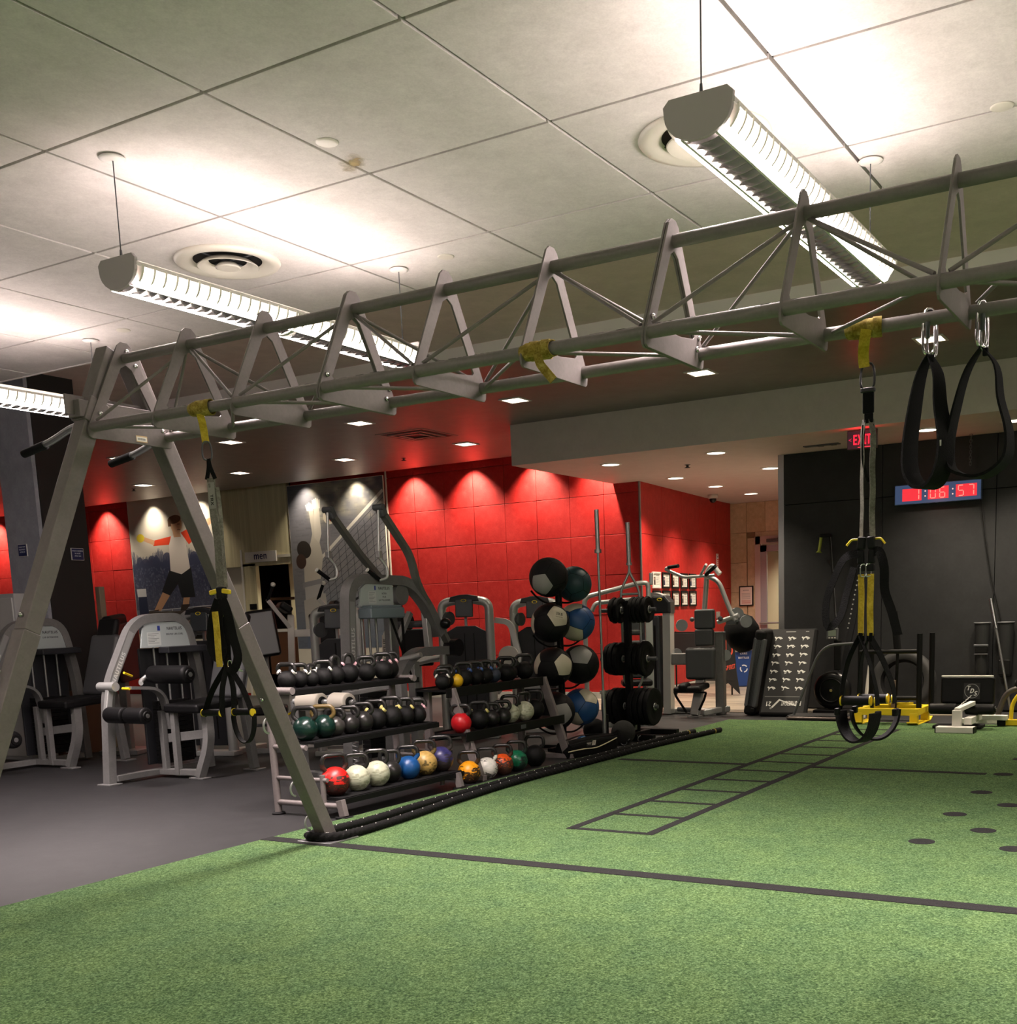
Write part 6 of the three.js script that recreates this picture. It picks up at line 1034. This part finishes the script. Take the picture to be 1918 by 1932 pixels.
// cardio consoles near the column
{
  const t = thing('cardio_console', 'brown-grey exercise machine console behind the leg curl machine', 'cardio machine', [-12.3, 0, -10.6], 0.7);
  part('console', [padAt(0.9, 0.4, 0.12, [0, 1.55, 0], [-0.35, 0, 0], 0.05)], std(0x4e473f, 0.3), t); part('handle', [tube(fillet([[-0.35, 1.3, 0.1], [-0.3, 1.42, 0.2], [0.3, 1.42, 0.2], [0.35, 1.3, 0.1]], 0.06), 0.025, 10)], M.blackGloss, t); part('column_post', [box(0.2, 1.4, 0.16, 0, 0.7, -0.05, 0.03)], M.darkGrey, t); part('base', [box(0.7, 0.2, 1.5, 0, 0.1, -0.4, 0.05)], M.black, t);
  const m = thing('upright_pad', 'maroon-backed tall pad standing beside the leg extension machine', 'weight machine', [-11.75, 0, -9.1], 0.4);
  part('pad', [padAt(0.14, 0.8, 0.4, [0, 1.3, 0], [0.1, 0, 0], 0.05)], M.vinyl, m); part('shell', [padAt(0.06, 0.7, 0.5, [0.12, 1.25, -0.02], [0.1, 0, 0], 0.02)], std(0x3a1216, 0.5), m); part('post', [box(0.1, 0.95, 0.1, 0.02, 0.48, 0, 0.01), box(0.5, 0.06, 0.5, 0, 0.03, 0, 0.01)], M.nautGrey, m);
  const c = thing('metal_cabinet', 'pale grey metal cabinet in front of the column', 'cabinet', [-12.42, 0, -8.36]);
  part('body', [box(0.56, 1.98, 0.36, -0.18, 0.99, 0, 0.008)], std(0xa7a8a8, 0.5), c); part('door', [box(0.5, 1.88, 0.02, -0.18, 0.99, 0.185, 0.004)], std(0xb2b2b0, 0.45), c); part('latch', [box(0.03, 0.12, 0.03, 0.02, 1.0, 0.205, 0.005)], M.darkGrey, c);
  const p = single('timber_post', [box(0.08, 2.06, 0.08, 0, 1.03, 0, 0.006)], std(0x8a7a66, 0.6), 'slim tan post between the column and the red panels', 'post', [-12.33, 0, -9.36]);
}
// ================= END OF THE TURF =================
{
  // leaning foam mats
  const a = thing('leaning_mat', 'thick black mat leaning edge-on beside the printed mat', 'mat', [-5.86, 0, -15.05], 0.1); a.rotation.order = 'YXZ'; a.rotation.z = -0.16;
  part('body', [padAt(0.17, 1.22, 0.62, [0.0, 0.62, -0.2], [0, 0, 0], 0.05)], M.rubberBlack, a); part('edge_band', [box(0.18, 1.0, 0.12, 0.0, 0.62, 0.05, 0.03)], M.darkGrey, a); part('buckle', [box(0.05, 0.06, 0.05, 0.05, 0.09, 0.12, 0.01)], M.black, a);
  const b = thing('printed_mat', 'black mat printed with rows of white exercise figures, leaning upside down', 'mat', [-5.32, 0, -14.9]); b.rotation.x = -0.42;
  part('body', [padAt(0.7, 1.32, 0.1, [0, 0.66, 0], [0, 0, 0], 0.045)], M.rubberBlack, b);
  part('print', [face(0.62, 1.24, 0, 0.67, 0.0515)], std(0xffffff, 0.6, 0, { map: canvasTex(512, 1024, (k, w, h) => {
    k.fillStyle = '#1b1b1b'; k.fillRect(0, 0, w, h); let s = 3; const r = () => { s = (s * 1664525 + 1013904223) >>> 0; return s / 4294967296; };
    k.fillStyle = '#c9c9c4'; k.fillRect(170, 22, 120, 7); k.fillRect(410, 22, 40, 6); k.strokeStyle = '#dcdcd6'; k.lineCap = 'round';
    for (let j = 0; j < 7; j++) for (let i = 0; i < 3; i++) { const cx = 90 + i * 166, cy = 96 + j * 104, q = (n, x0, y0, x1, y1, x2, y2) => { k.lineWidth = n; k.beginPath(); k.moveTo(cx + x0, cy + y0); k.lineTo(cx + x1, cy + y1); k.lineTo(cx + x2, cy + y2); k.stroke(); };
      const u = (r() - 0.5) * 30, v = (r() - 0.5) * 36; q(15, -34, 8 + v * 0.4, 0, -4, 30, 6 + u * 0.5); q(10, 0, -4, 22, 18 + v * 0.5, 44, 10); q(8, -20, 2, -26 + u, 30, -34, 34); k.fillStyle = '#dcdcd6'; k.beginPath(); k.arc(cx - 42, cy + v * 0.4 - 4, 10, 0, 7); k.fill(); }
    k.fillStyle = '#8c8c88'; k.fillRect(20, 830, w - 60, 5);
    k.save(); k.translate(w - 40, 850); k.rotate(Math.PI); k.textAlign = 'left'; k.fillStyle = '#e4e4de'; k.font = 'bold 78px sans-serif'; k.fillText('BODYWEIGHT', 0, -34, 240); k.fillText('21', 360, -44, 70); k.restore();
    k.lineWidth = 22; k.beginPath(); k.moveTo(130, 960); k.lineTo(205, 872); k.stroke(); k.lineWidth = 14; k.beginPath(); k.moveTo(205, 872); k.lineTo(440, 950); k.stroke(); k.beginPath(); k.arc(112, 975, 14, 0, 7); k.fill();
  }) }), b, true);
  // push platform with a bent tube handle
  const p = thing('tube_platform', 'low dark platform with a steel front edge and a bent tube handle', 'platform', [-4.7, 0, -14.6]);
  part('deck', [box(0.82, 0.05, 0.4, 0, 0.04, -0.08, 0.008)], M.blackPaint, p); part('front_rail', [tube(fillet([[-0.42, 0.03, -0.2], [-0.42, 0.03, 0.12], [0.4, 0.03, 0.12], [0.42, 0.03, -0.2]], 0.08), 0.02, 10)], std(0x6e6460, 0.4, 0.6), p); part('bent_tube', [tube(fillet([[-0.34, 0.05, 0.05], [-0.02, 0.86, 0.0], [0.12, 1.0, 0.0], [0.46, 1.02, -0.05]], 0.16, 6), 0.018, 10)], M.darkGrey, p);
  // rower stored upright
  const r = thing('rowing_machine', 'black rowing machine standing on end with its fan at the bottom', 'rower', [-4.8, 0, -15.55]);
  part('fan_housing', [xf(lathe([[0.02, -0.09], [0.2, -0.09], [0.26, -0.05], [0.275, 0], [0.26, 0.06], [0.2, 0.09], [0.17, 0.07], [0.05, 0.075], [0.02, 0.08]], 36), [0, 0.33, 0], [Math.PI / 2, 0, 0])], M.blackGloss, r);
  part('fan_ring', [xf(ringGeo(0.165, 0.012, 36, 8), [0, 0.33, 0.085])], M.black, r); part('hub_badge', [cyl([0, 0.33, 0.085], [0, 0.33, 0.095], 0.02)], std(0x9a8f54, 0.5), r);
  part('rail', [bar([0.08, 0.4, -0.1], [0.42, 2.5, -0.35], 0.08, 0.05, 0.006, [0, 0, 1])], std(0x202122, 0.4, 0.4), r); part('rail_markings', Array.from({ length: 14 }, (_, i) => box(0.018, 0.018, 0.004, 0.19 + i * 0.011 - 0.02, 1.2 + i * 0.066, -0.185 - i * 0.0075 + 0.028)), std(0xb8b8b4, 0.6), r).userData.kind = 'stuff';
  part('monitor_arm', [box(0.1, 0.42, 0.05, 0.1, 0.83, 0.1, 0.01)], M.black, r); const mo = part('monitor', [box(0.16, 0.16, 0.05, 0.04, 1.13, 0.14, 0.012, [0, 0, -0.05])], M.darkGrey, r); part('screen', [face(0.11, 0.08, 0.04, 1.14, 0.166)], std(0x7f8a7c, 0.3), mo); part('keys', [box(0.02, 0.014, 0.008, 0.0, 1.075, 0.166), box(0.02, 0.014, 0.008, 0.04, 1.075, 0.166), box(0.02, 0.014, 0.008, 0.08, 1.075, 0.166)], M.white, mo);
  part('foot_frame', [box(0.5, 0.05, 0.3, 0, 0.03, 0, 0.01)], M.black, r);
  const s = thing('ski_pole_handle', 'thin black pole with a yellow-green grip leaning on the black wall', 'pole', [-4.98, 0, -15.6]);
  part('shaft', [bar([0.3, 0.02, 0.0], [0.0, 2.5, -0.38], 0.03, 0.02, 0.004, [0, 0, 1])], M.black, s); part('edge_strip', [bar([0.315, 0.02, 0.012], [0.015, 2.5, -0.368], 0.004, 0.004, 0.001, [0, 0, 1])], M.steel, s); part('cross_piece', [box(0.16, 0.05, 0.06, -0.06, 2.52, -0.38, 0.01)], M.black, s); part('grip', [lathe([[0, -0.22], [0.045, -0.22], [0.02, -0.19], [0.022, 0], [0, 0.01]], 14)], std(0x9aa33a, 0.5), s).position.set(-0.13, 2.5, -0.38); s.children[3].rotation.z = -0.15;
  // push sled
  const d = thing('push_sled', 'yellow push sled with tall black posts', 'sled', [-3.65, 0, -14.4]);
  for (const x of [-0.36, 0.34]) { part('skid', [sweep(fillet([[x, 0.05, 0.42], [x, 0.012, 0.32], [x, 0.012, -0.34], [x, 0.05, -0.44]], 0.05), rect(0.13, 0.014), { ref: [0, 1, 0] })], M.yellow, d); part('skid_shoe', [box(0.16, 0.01, 0.5, x, 0.007, 0.1)], M.black, d); part('riser', [bar([x, 0.02, 0.3], [x, 0.16, 0.3], 0.1, 0.08, 0.006, [0, 0, 1])], M.yellow, d); part('riser', [bar([x, 0.02, -0.3], [x, 0.16, -0.3], 0.1, 0.08, 0.006, [0, 0, 1])], M.yellow, d); }
  for (const z of [0.3, -0.3]) part('cross_member', [box(0.8, 0.085, 0.075, 0, 0.17, z, 0.006)], M.yellow, d);
  part('side_member', [box(0.07, 0.08, 0.66, -0.36, 0.17, 0, 0.006)], M.yellow, d); part('side_member', [box(0.07, 0.08, 0.66, 0.36, 0.17, 0, 0.006)], M.yellow, d); part('brace', [bar([-0.1, 0.22, -0.26], [0.28, 0.27, 0.2], 0.06, 0.03, 0.004, [0, 1, 0])], M.yellow, d);
  for (const [x, z] of [[-0.4, 0.1], [0.36, 0.14], [0.45, -0.14], [-0.32, -0.14]]) part('post', [cyl([x, 0.16, z], [x, 1.14, z], 0.034, 0.034, 14)], M.black, d);
  for (const y of [0.92, 0.33]) part('cross_tube', [cyl([-0.4, y, 0.12], [0.36, y, 0.13], 0.028, 0.028, 12)], M.black, d);
  part('load_peg', [cyl([0.0, 0.2, 0.0], [0.01, 0.55, 0.0], 0.026, 0.026, 12)], std(0x7b6a5c, 0.5, 0.4), d);
  const ti = thing('tractor_tyre', 'large black tyre leaning on the wall behind the sled', 'tyre', [-3.84, 0.44, -15.72]); ti.rotation.x = -0.14;
  part('tread', [xf(lathe([[0.3, -0.1], [0.36, -0.12], [0.43, -0.1], [0.44, 0], [0.43, 0.1], [0.36, 0.12], [0.3, 0.1]], 48), [0, 0, 0], [Math.PI / 2, 0, 0])], std(0x232323, 0.7), ti); part('inner_wall', [xf(lathe([[0.3, 0.1], [0.27, 0.0], [0.3, -0.1]], 40), [0, 0, 0], [Math.PI / 2, 0, 0])], M.rubberBlack, ti);
  const gp = thing('grip_pole', 'black pole with a thick foam top standing in the sled', 'pole', [-3.62, 0, -14.45]);
  part('pole', [cyl([-0.01, 0.28, 0.0], [0.01, 0.95, 0], 0.02, 0.02, 12)], M.black, gp); part('foam_top', [cyl([0.01, 0.93, 0], [-0.04, 1.42, 0], 0.05, 0.046, 18)], M.rubberBlack, gp); part('tip', [cyl([-0.04, 1.42, 0], [-0.05, 1.46, 0], 0.014)], M.white, gp); part('base_pin', [cyl([-0.01, 0.0, 0], [-0.01, 0.28, 0], 0.014)], M.black, gp);
  const wp = single('white_pole', [cyl([0, 0.0, 0], [0.06, 0.78, -0.1], 0.024, 0.024, 12)], M.white, 'white pole standing beside the sled', 'pole', [-4.2, 0, -15.0]);
  // back extension bench with a round badge
  const b2 = thing('back_extension_bench', 'black padded bench with a round TDS badge on a white steel base', 'bench', [-2.65, 0, -13.6]);
  part('upper_pad', [padAt(0.62, 0.34, 0.12, [0.02, 0.46, -0.3], [-0.1, 0, 0], 0.04)], M.vinyl, b2); part('pad_piping', [box(0.6, 0.02, 0.02, 0.02, 0.635, -0.25, 0.006)], M.white, b2);
  const bd = part('badge', [face(0.19, 0.19, 0.08, 0.46, -0.226, [-0.1, 0, 0])], std(0xffffff, 0.5, 0, { map: canvasTex(128, 128, (k) => { k.fillStyle = '#161617'; k.fillRect(0, 0, 128, 128); k.strokeStyle = '#8d8d8a'; k.lineWidth = 5; k.beginPath(); k.arc(64, 64, 56, 0, 7); k.stroke(); k.fillStyle = '#dededa'; k.font = 'bold italic 50px sans-serif'; k.fillText('T', 20, 58); k.fillText('D', 44, 80); k.fillText('S', 76, 100); }) }), b2, true);
  rollerPad([-0.4, 0.25, -0.15], [-0.07, 0.25, -0.15], 0.065, 'roller', b2); rollerPad([0.02, 0.25, -0.15], [0.36, 0.25, -0.15], 0.065, 'roller', b2);
  part('front_post', [box(0.1, 0.24, 0.1, 0, 0.15, 0.2, 0.006), bar([0, 0.27, 0.22], [0.12, 0.33, -0.1], 0.07, 0.05, 0.006, [0, 1, 0])], M.white, b2); part('front_foot', [box(0.42, 0.07, 0.16, 0, 0.05, 0.28, 0.006)], M.white, b2); part('foot_cap', [box(0.012, 0.07, 0.16, 0.215, 0.05, 0.28), box(0.012, 0.07, 0.16, -0.215, 0.05, 0.28)], M.black, b2);
  part('long_beam', [box(0.09, 0.08, 1.0, 0.12, 0.14, -0.3, 0.006), box(0.4, 0.06, 0.1, 0.25, 0.12, -0.5, 0.006)], M.white, b2); part('chain', [tube(Array.from({ length: 24 }, (_, i) => V(0.0 + 0.006 * Math.cos(i * 1.6) + i * 0.004, 0.3 + i * 0.005, 0.12 - i * 0.012 + 0.006 * Math.sin(i * 1.6))), 0.006, 6)], M.steel, b2);
  part('rear_foot', [box(0.6, 0.06, 0.1, 0.12, 0.05, -0.75, 0.006)], M.white, b2);
  single('weight_plate', [box(0.56, 0.045, 0.3, 0, 0.03, 0, 0.01)], M.rubberBlack, 'flat black board lying on the turf under the badge bench', 'board', [-2.72, 0, -13.85]);
  single('white_pad', [box(0.14, 0.05, 0.1, 0, 0.025, 0, 0.012)], M.white, 'small white block on the floor beside the badge bench', 'block', [-2.2, 0.0, -14.3]);
  // curved bars at the side
  const y = thing('dip_bars', 'yellow curved dip bars with a black foam roller', 'bars', [-2.02, 0, -14.3]);
  for (const x of [-0.16, -0.02]) part('curved_bar', [tube(fillet([[x, 0.04, 0.1], [x + 0.01, 0.3, 0.1], [x + 0.16, 0.47, 0.1], [x + 0.7, 0.47, 0.0]], 0.16, 6), 0.024, 12)], M.yellow, y); part('foot', [box(0.4, 0.07, 0.1, -0.02, 0.055, 0.1, 0.006)], M.yellow, y); part('foot_cap', [box(0.1, 0.08, 0.12, -0.26, 0.055, 0.1, 0.01)], M.black, y);
  part('grey_upright', [tube(fillet([[-0.36, 0.05, -0.05], [-0.24, 0.42, -0.05], [0.1, 0.5, -0.05]], 0.12, 6), 0.034, 12)], std(0x57534f, 0.4, 0.4), y); rollerPad([0.5, 0.48, -0.1], [-0.14, 0.5, -0.1], 0.085, 'foam_roller', y); part('base', [box(0.9, 0.06, 0.1, 0.2, 0.04, -0.1, 0.006)], M.darkGrey, y);
  // moulded holders on the black wall
  for (const [x, l, cut] of [[-2.855, 'black moulded wall holder with a strap slot', true], [-2.55, 'black moulded wall holder with an open lower end', false]]) {
    const w = thing('wall_holder', l, 'wall holder', [x, 0.86, -16.0]);
    part('body', [xf(lathe([[0.07, -0.36], [0.09, -0.3], [0.095, 0.0], [0.105, 0.34], [0.1, 0.36]], 24), [0, 0, 0], [0, 0, 0], [1, 1, 0.75])], std(0x1c1d1e, 0.5), w); part('top_rim', [xf(ringGeo(0.105, 0.012, 28, 8), [0, 0.36, 0], [Math.PI / 2, 0, 0], [1, 0.75, 1])], M.darkGrey, w);
    part('slot', [cut ? box(0.16, 0.09, 0.02, 0, 0.0, 0.066, 0.006) : box(0.15, 0.2, 0.02, 0, -0.24, 0.06, 0.01)], M.black, w); if (cut) part('band', [box(0.19, 0.03, 0.03, 0, 0.06, 0.066, 0.006), box(0.18, 0.012, 0.03, 0, -0.06, 0.066, 0.003)], M.darkGrey, w);
    part('wall_plate', [box(0.16, 0.74, 0.03, 0, 0.0, -0.065, 0.006)], M.black, w);
  }
  const lb = thing('barbell', 'steel bar end leaning against the black wall near the dip bars', 'barbell', [-2.1, 0, -14.7]); lb.rotation.z = 0.18;
  part('sleeve', [cyl([-0.16, 1.22, -0.1], [-0.17, 1.6, -0.12], 0.025, 0.025, 14)], M.chrome, lb); part('shaft', [cyl([-0.13, 0.03, 0.0], [-0.16, 1.22, -0.1], 0.015, 0.015, 12)], M.steel, lb);
  // a chain hanging beside the timer
  const ch = thing('wall_chain', 'dark chain hanging from the soffit beside the timer', 'chain', [-3.05, 0, -15.95]);
  const link = clean(new THREE.TorusGeometry(0.02, 0.005, 6, 14)); link.scale(0.75, 1.3, 1); let l0 = null;
  for (let i = 0; i < 11; i++) { if (!l0) { l0 = part('link', link, M.darkGrey, ch); l0.position.set(0, 3.7, 0); } else copyPart(l0, [0, 3.7 - i * 0.036, 0], [0, (i % 2) * Math.PI / 2, 0], ch); }
}
// ================= SIGNS, FRAMES, CORRIDOR =================
{
  const e = thing('exit_sign', 'lit red exit sign under the soffit', 'exit sign', [-4.1, 3.59, -14.5]);
  part('housing', [box(0.38, 0.235, 0.05, 0, 0, 0, 0.008)], std(0x3a3436, 0.5), e); part('bracket', [cyl([0, 0.13, 0], [0, 0.1, 0], 0.02)], M.black, e);
  part('sign_face', [face(0.365, 0.215, 0, 0, 0.026)], new THREE.MeshStandardMaterial({ color: 0x000000, roughness: 0.5, emissive: 0xffffff, emissiveIntensity: 1.1, emissiveMap: canvasTex(256, 150, (k) => { k.fillStyle = '#241317'; k.fillRect(0, 0, 256, 150); k.fillStyle = '#ff2136'; k.font = 'bold 120px sans-serif'; k.textAlign = 'center'; k.fillText('EXIT', 128, 118, 168); k.font = 'bold 54px sans-serif'; k.fillStyle = '#b01a3a'; k.fillText('<', 22, 92); k.fillText('>', 234, 92); k.fillStyle = '#ff3040'; k.fillRect(92, 138, 140, 6); }) }), e, true);
  const el = new THREE.PointLight(0xff2030, 0.12, 0, 2); el.position.set(0, 0, 0.1); el.castShadow = true; el.shadow.radius = 4; e.add(el);
  const c = thing('wall_timer', 'blue-framed wall timer with lit red digits on the black wall', 'timer', [-3.485, 3.0, -16.02]);
  part('case', [box(1.16, 0.27, 0.07, 0, 0, 0, 0.008)], std(0x46587a, 0.45), c);
  part('display', [face(1.14, 0.25, 0, 0, 0.036)], new THREE.MeshStandardMaterial({ color: 0x000000, roughness: 0.5, emissive: 0xffffff, emissiveIntensity: 0.75, emissiveMap: canvasTex(512, 112, (k) => {
    k.fillStyle = '#33415c'; k.fillRect(0, 0, 512, 112); const seg = (x, y, on) => { const S = [[6, 0, 24, 6], [30, 4, 6, 26], [30, 36, 6, 26], [6, 60, 24, 6], [0, 36, 6, 26], [0, 4, 6, 26], [6, 30, 24, 6]]; k.fillStyle = '#ff8f7e'; on.forEach((i) => k.fillRect(x + S[i][0], y + S[i][1], S[i][2], S[i][3])); };
    k.fillStyle = '#e2303a'; k.fillRect(44, 22, 118, 74); k.fillRect(200, 20, 124, 74); k.fillRect(366, 18, 124, 74);
    seg(112, 26, [1, 2]); seg(212, 24, [0, 1, 2, 3, 4, 5]); seg(268, 24, [0, 5, 6, 2, 3, 4]); seg(378, 22, [0, 5, 6, 2, 3]); seg(438, 22, [0, 1, 2]);
    k.fillStyle = '#ffc0b0'; for (const x of [180, 344]) { k.fillRect(x, 38, 8, 8); k.fillRect(x, 68, 8, 8); }
  }) }), c, true);
  const tl = new THREE.PointLight(0xff5040, 0.1, 0, 2); tl.position.set(0, 0, 0.12); tl.castShadow = true; tl.shadow.radius = 6; c.add(tl);
  part('power_cord', [tube(curve([[0.56, -0.1, -0.02], [0.62, -0.6, -0.04], [0.72, -1.2, -0.04], [0.86, -1.8, -0.04], [0.92, -2.6, -0.04]], 20), 0.006, 6)], M.black, c);
  // frames along the corridor wall: a row of five over a row of five
  const th = Math.atan2(0.48, 5.21), at = (s, y, off) => [-8.78 - Math.sin(th) * s + Math.cos(th) * off, y, ZR - Math.cos(th) * s - Math.sin(th) * off];
  const ord = ['first', 'second', 'third', 'fourth', 'fifth'];
  for (const [y, n] of [[2.07, 'upper'], [1.74, 'lower']]) for (let i = 0; i < 5; i++) {
    const wf = n === 'upper' && i === 0, f = thing('picture_frame', `${wf ? 'white' : 'black'} framed card, ${ord[i]} from the red corner in the ${n} row`, 'picture frame', at(0.66 + i * 0.495, y, 0.028), Math.PI / 2 + th, 'framed cards on the corridor wall');
    part('frame', [ext([[-0.2, -0.145], [0.2, -0.145], [0.2, 0.145], [-0.2, 0.145]], 0.025, 0.004, [[[-0.165, -0.11], [-0.165, 0.11], [0.165, 0.11], [0.165, -0.11]]])], wf ? M.white : M.black, f);
    part('card', [face(0.335, 0.225)], std(0xffffff, 0.5, 0, { map: (cache['card' + (i % 3)] ??= canvasTex(96, 64, (k) => { k.fillStyle = '#e2e0d8'; k.fillRect(0, 0, 96, 64); k.fillStyle = ['#3a2a28', '#2b3350', '#4a2f2a'][i % 3]; k.fillRect(6, 16, 26, 40); k.fillStyle = '#b98'; k.beginPath(); k.arc(19, 26, 7, 0, 7); k.fill(); k.fillStyle = '#8a8a86'; k.fillRect(44, 8, 40, 4); for (let j = 0; j < 5; j++) k.fillRect(44, 20 + j * 8, 44 - (j % 2) * 10, 2); })) }), f, true);
    part('backing', [box(0.36, 0.25, 0.01, 0, 0, -0.008)], M.black, f);
  }
  const st = thing('sign_strip', 'narrow white arrow sign high on the corridor wall', 'sign', at(4.25, 2.45, 0.025), Math.PI / 2 + th); part('plate', [box(0.12, 0.4, 0.012, 0, 0, 0)], M.white, st); part('print', [face(0.1, 0.36, 0, 0, 0.007)], std(0xffffff, 0.5, 0, { map: canvasTex(48, 170, (k) => { k.fillStyle = '#c9463a'; k.fillRect(0, 0, 48, 170); k.fillStyle = '#eee'; k.fillRect(4, 4, 40, 36); k.fillStyle = '#222'; k.beginPath(); k.moveTo(10, 12); k.lineTo(38, 12); k.lineTo(24, 34); k.fill(); k.fillStyle = '#eee'; for (let i = 0; i < 6; i++) k.fillRect(14, 52 + i * 18, 20, 10); }) }), st, true);
  single('switch_plate', [box(0.24, 0.14, 0.015, 0, 0, 0, 0.003), box(0.05, 0.07, 0.012, -0.05, 0, 0.012), box(0.05, 0.07, 0.012, 0.05, 0, 0.012)], M.silver, 'grey switch plate on the red corridor wall', 'switch', at(4.25, 1.4, 0.025), Math.PI / 2 + th);
  const nb = thing('framed_notice', 'black framed notice on the beige tiled wall by the glazed door', 'notice', [-8.89, 1.78, ZF + 0.03]); part('frame', [box(0.32, 0.42, 0.025, 0, 0, 0, 0.004)], M.black, nb); part('sheet', [face(0.27, 0.37, 0, 0, 0.0135)], std(0xffffff, 0.6, 0, { map: canvasTex(96, 128, (k) => { k.fillStyle = '#e2cfc8'; k.fillRect(0, 0, 96, 128); k.fillStyle = '#8b8088'; k.font = 'bold 13px sans-serif'; k.fillText('NOTICE', 22, 28); for (let i = 0; i < 6; i++) k.fillRect(12, 44 + i * 8, 70, 2); k.fillStyle = '#c26a66'; for (let i = 0; i < 4; i++) k.fillRect(12, 96 + i * 7, 72, 3); }) }), nb, true);
  // recycling bin with a liner
  const b = thing('recycling_bin', 'blue recycling bin with a pale liner in the corridor', 'bin', [-8.15, 0, -20.6], 0.3);
  part('body', [box(0.36, 0.78, 0.4, 0, 0.4, 0, 0.03)], std(0x1e4488, 0.45), b); part('lid', [xf(ext([[-0.2, 0], [0.2, 0], [0.18, 0.06], [0, 0.12], [-0.18, 0.06]], 0.44, 0.01), [0, 0.84, 0])], std(0x224c96, 0.4), b); part('liner', [xf(lathe([[0.25, 0.0], [0.275, -0.06], [0.262, -0.14], [0.25, -0.1]], 22), [0, 0.84, 0], [0, 0, 0.1])], std(0xc3c6c6, 0.4), b);
  part('print', [face(0.24, 0.5, 0.02, 0.46, 0.202)], std(0xffffff, 0.5, 0, { map: canvasTex(96, 200, (k) => { k.fillStyle = '#1e4488'; k.fillRect(0, 0, 96, 200); k.fillStyle = '#e6ebf4'; k.font = 'bold 22px sans-serif'; k.textAlign = 'center'; k.fillText('CANS', 48, 30); k.fillText('BOTTLES', 48, 62, 84); k.lineWidth = 9; k.strokeStyle = '#e6ebf4'; for (let i = 0; i < 3; i++) { k.beginPath(); k.arc(48, 138, 26, i * 2.094, i * 2.094 + 1.5); k.stroke(); } }) }), b, true);
  // black cloth banner
  const n = thing('cloth_banner', 'black cloth banner with orange-red lettering in the corridor', 'banner', [-8.0, 0, -18.45], 0.05);
  const bt = canvasTex(256, 256, (k) => { k.fillStyle = '#17181a'; k.fillRect(0, 0, 256, 256); k.strokeStyle = '#e2503a'; k.lineWidth = 10; for (let i = 0; i < 3; i++) { k.beginPath(); k.moveTo(150 + i * 16, 10); k.lineTo(158 + i * 12, 80); k.stroke(); } k.beginPath(); k.moveTo(206, 10); k.bezierCurveTo(206, 50, 236, 50, 232, 90); k.bezierCurveTo(230, 110, 214, 108, 210, 110); k.stroke(); k.fillStyle = '#e2503a'; k.font = 'bold 36px sans-serif'; k.save(); k.translate(120, 208); k.rotate(-0.16); k.fillText('N SPIRIT', 30, 0, 110); k.restore(); });
  part('cloth', [ext([[-0.62, 1.12], [0.5, 1.1], [0.56, 0.4], [0.62, 0.02], [0.4, 0.22], [0.18, 0.12], [0.12, 0.5], [-0.66, 0.66]], 0.02, 0.004)], std(0x17181a, 0.7), n);
  part('print', [face(0.6, 0.8, 0.24, 0.66, 0.0125)], std(0xffffff, 0.7, 0, { map: bt }), n, true).userData.label = 'orange-red lettering';
  part('stand', [cyl([-0.6, 0.0, -0.03], [-0.6, 1.15, -0.03], 0.015), cyl([0.46, 0.0, -0.03], [0.46, 1.12, -0.03], 0.015), cyl([-0.62, 1.13, -0.03], [0.5, 1.11, -0.03], 0.015)], M.black, n);
  single('wall_socket_plate', [box(0.2, 0.12, 0.015, 0, 0, 0, 0.003), box(0.1, 0.06, 0.01, 0, 0, 0.01)], M.black, 'small dark plate on the striped beige wall', 'switch', [-18.05, 1.9, ZR + 0.04]);
}
renderer.render(scene, camera);
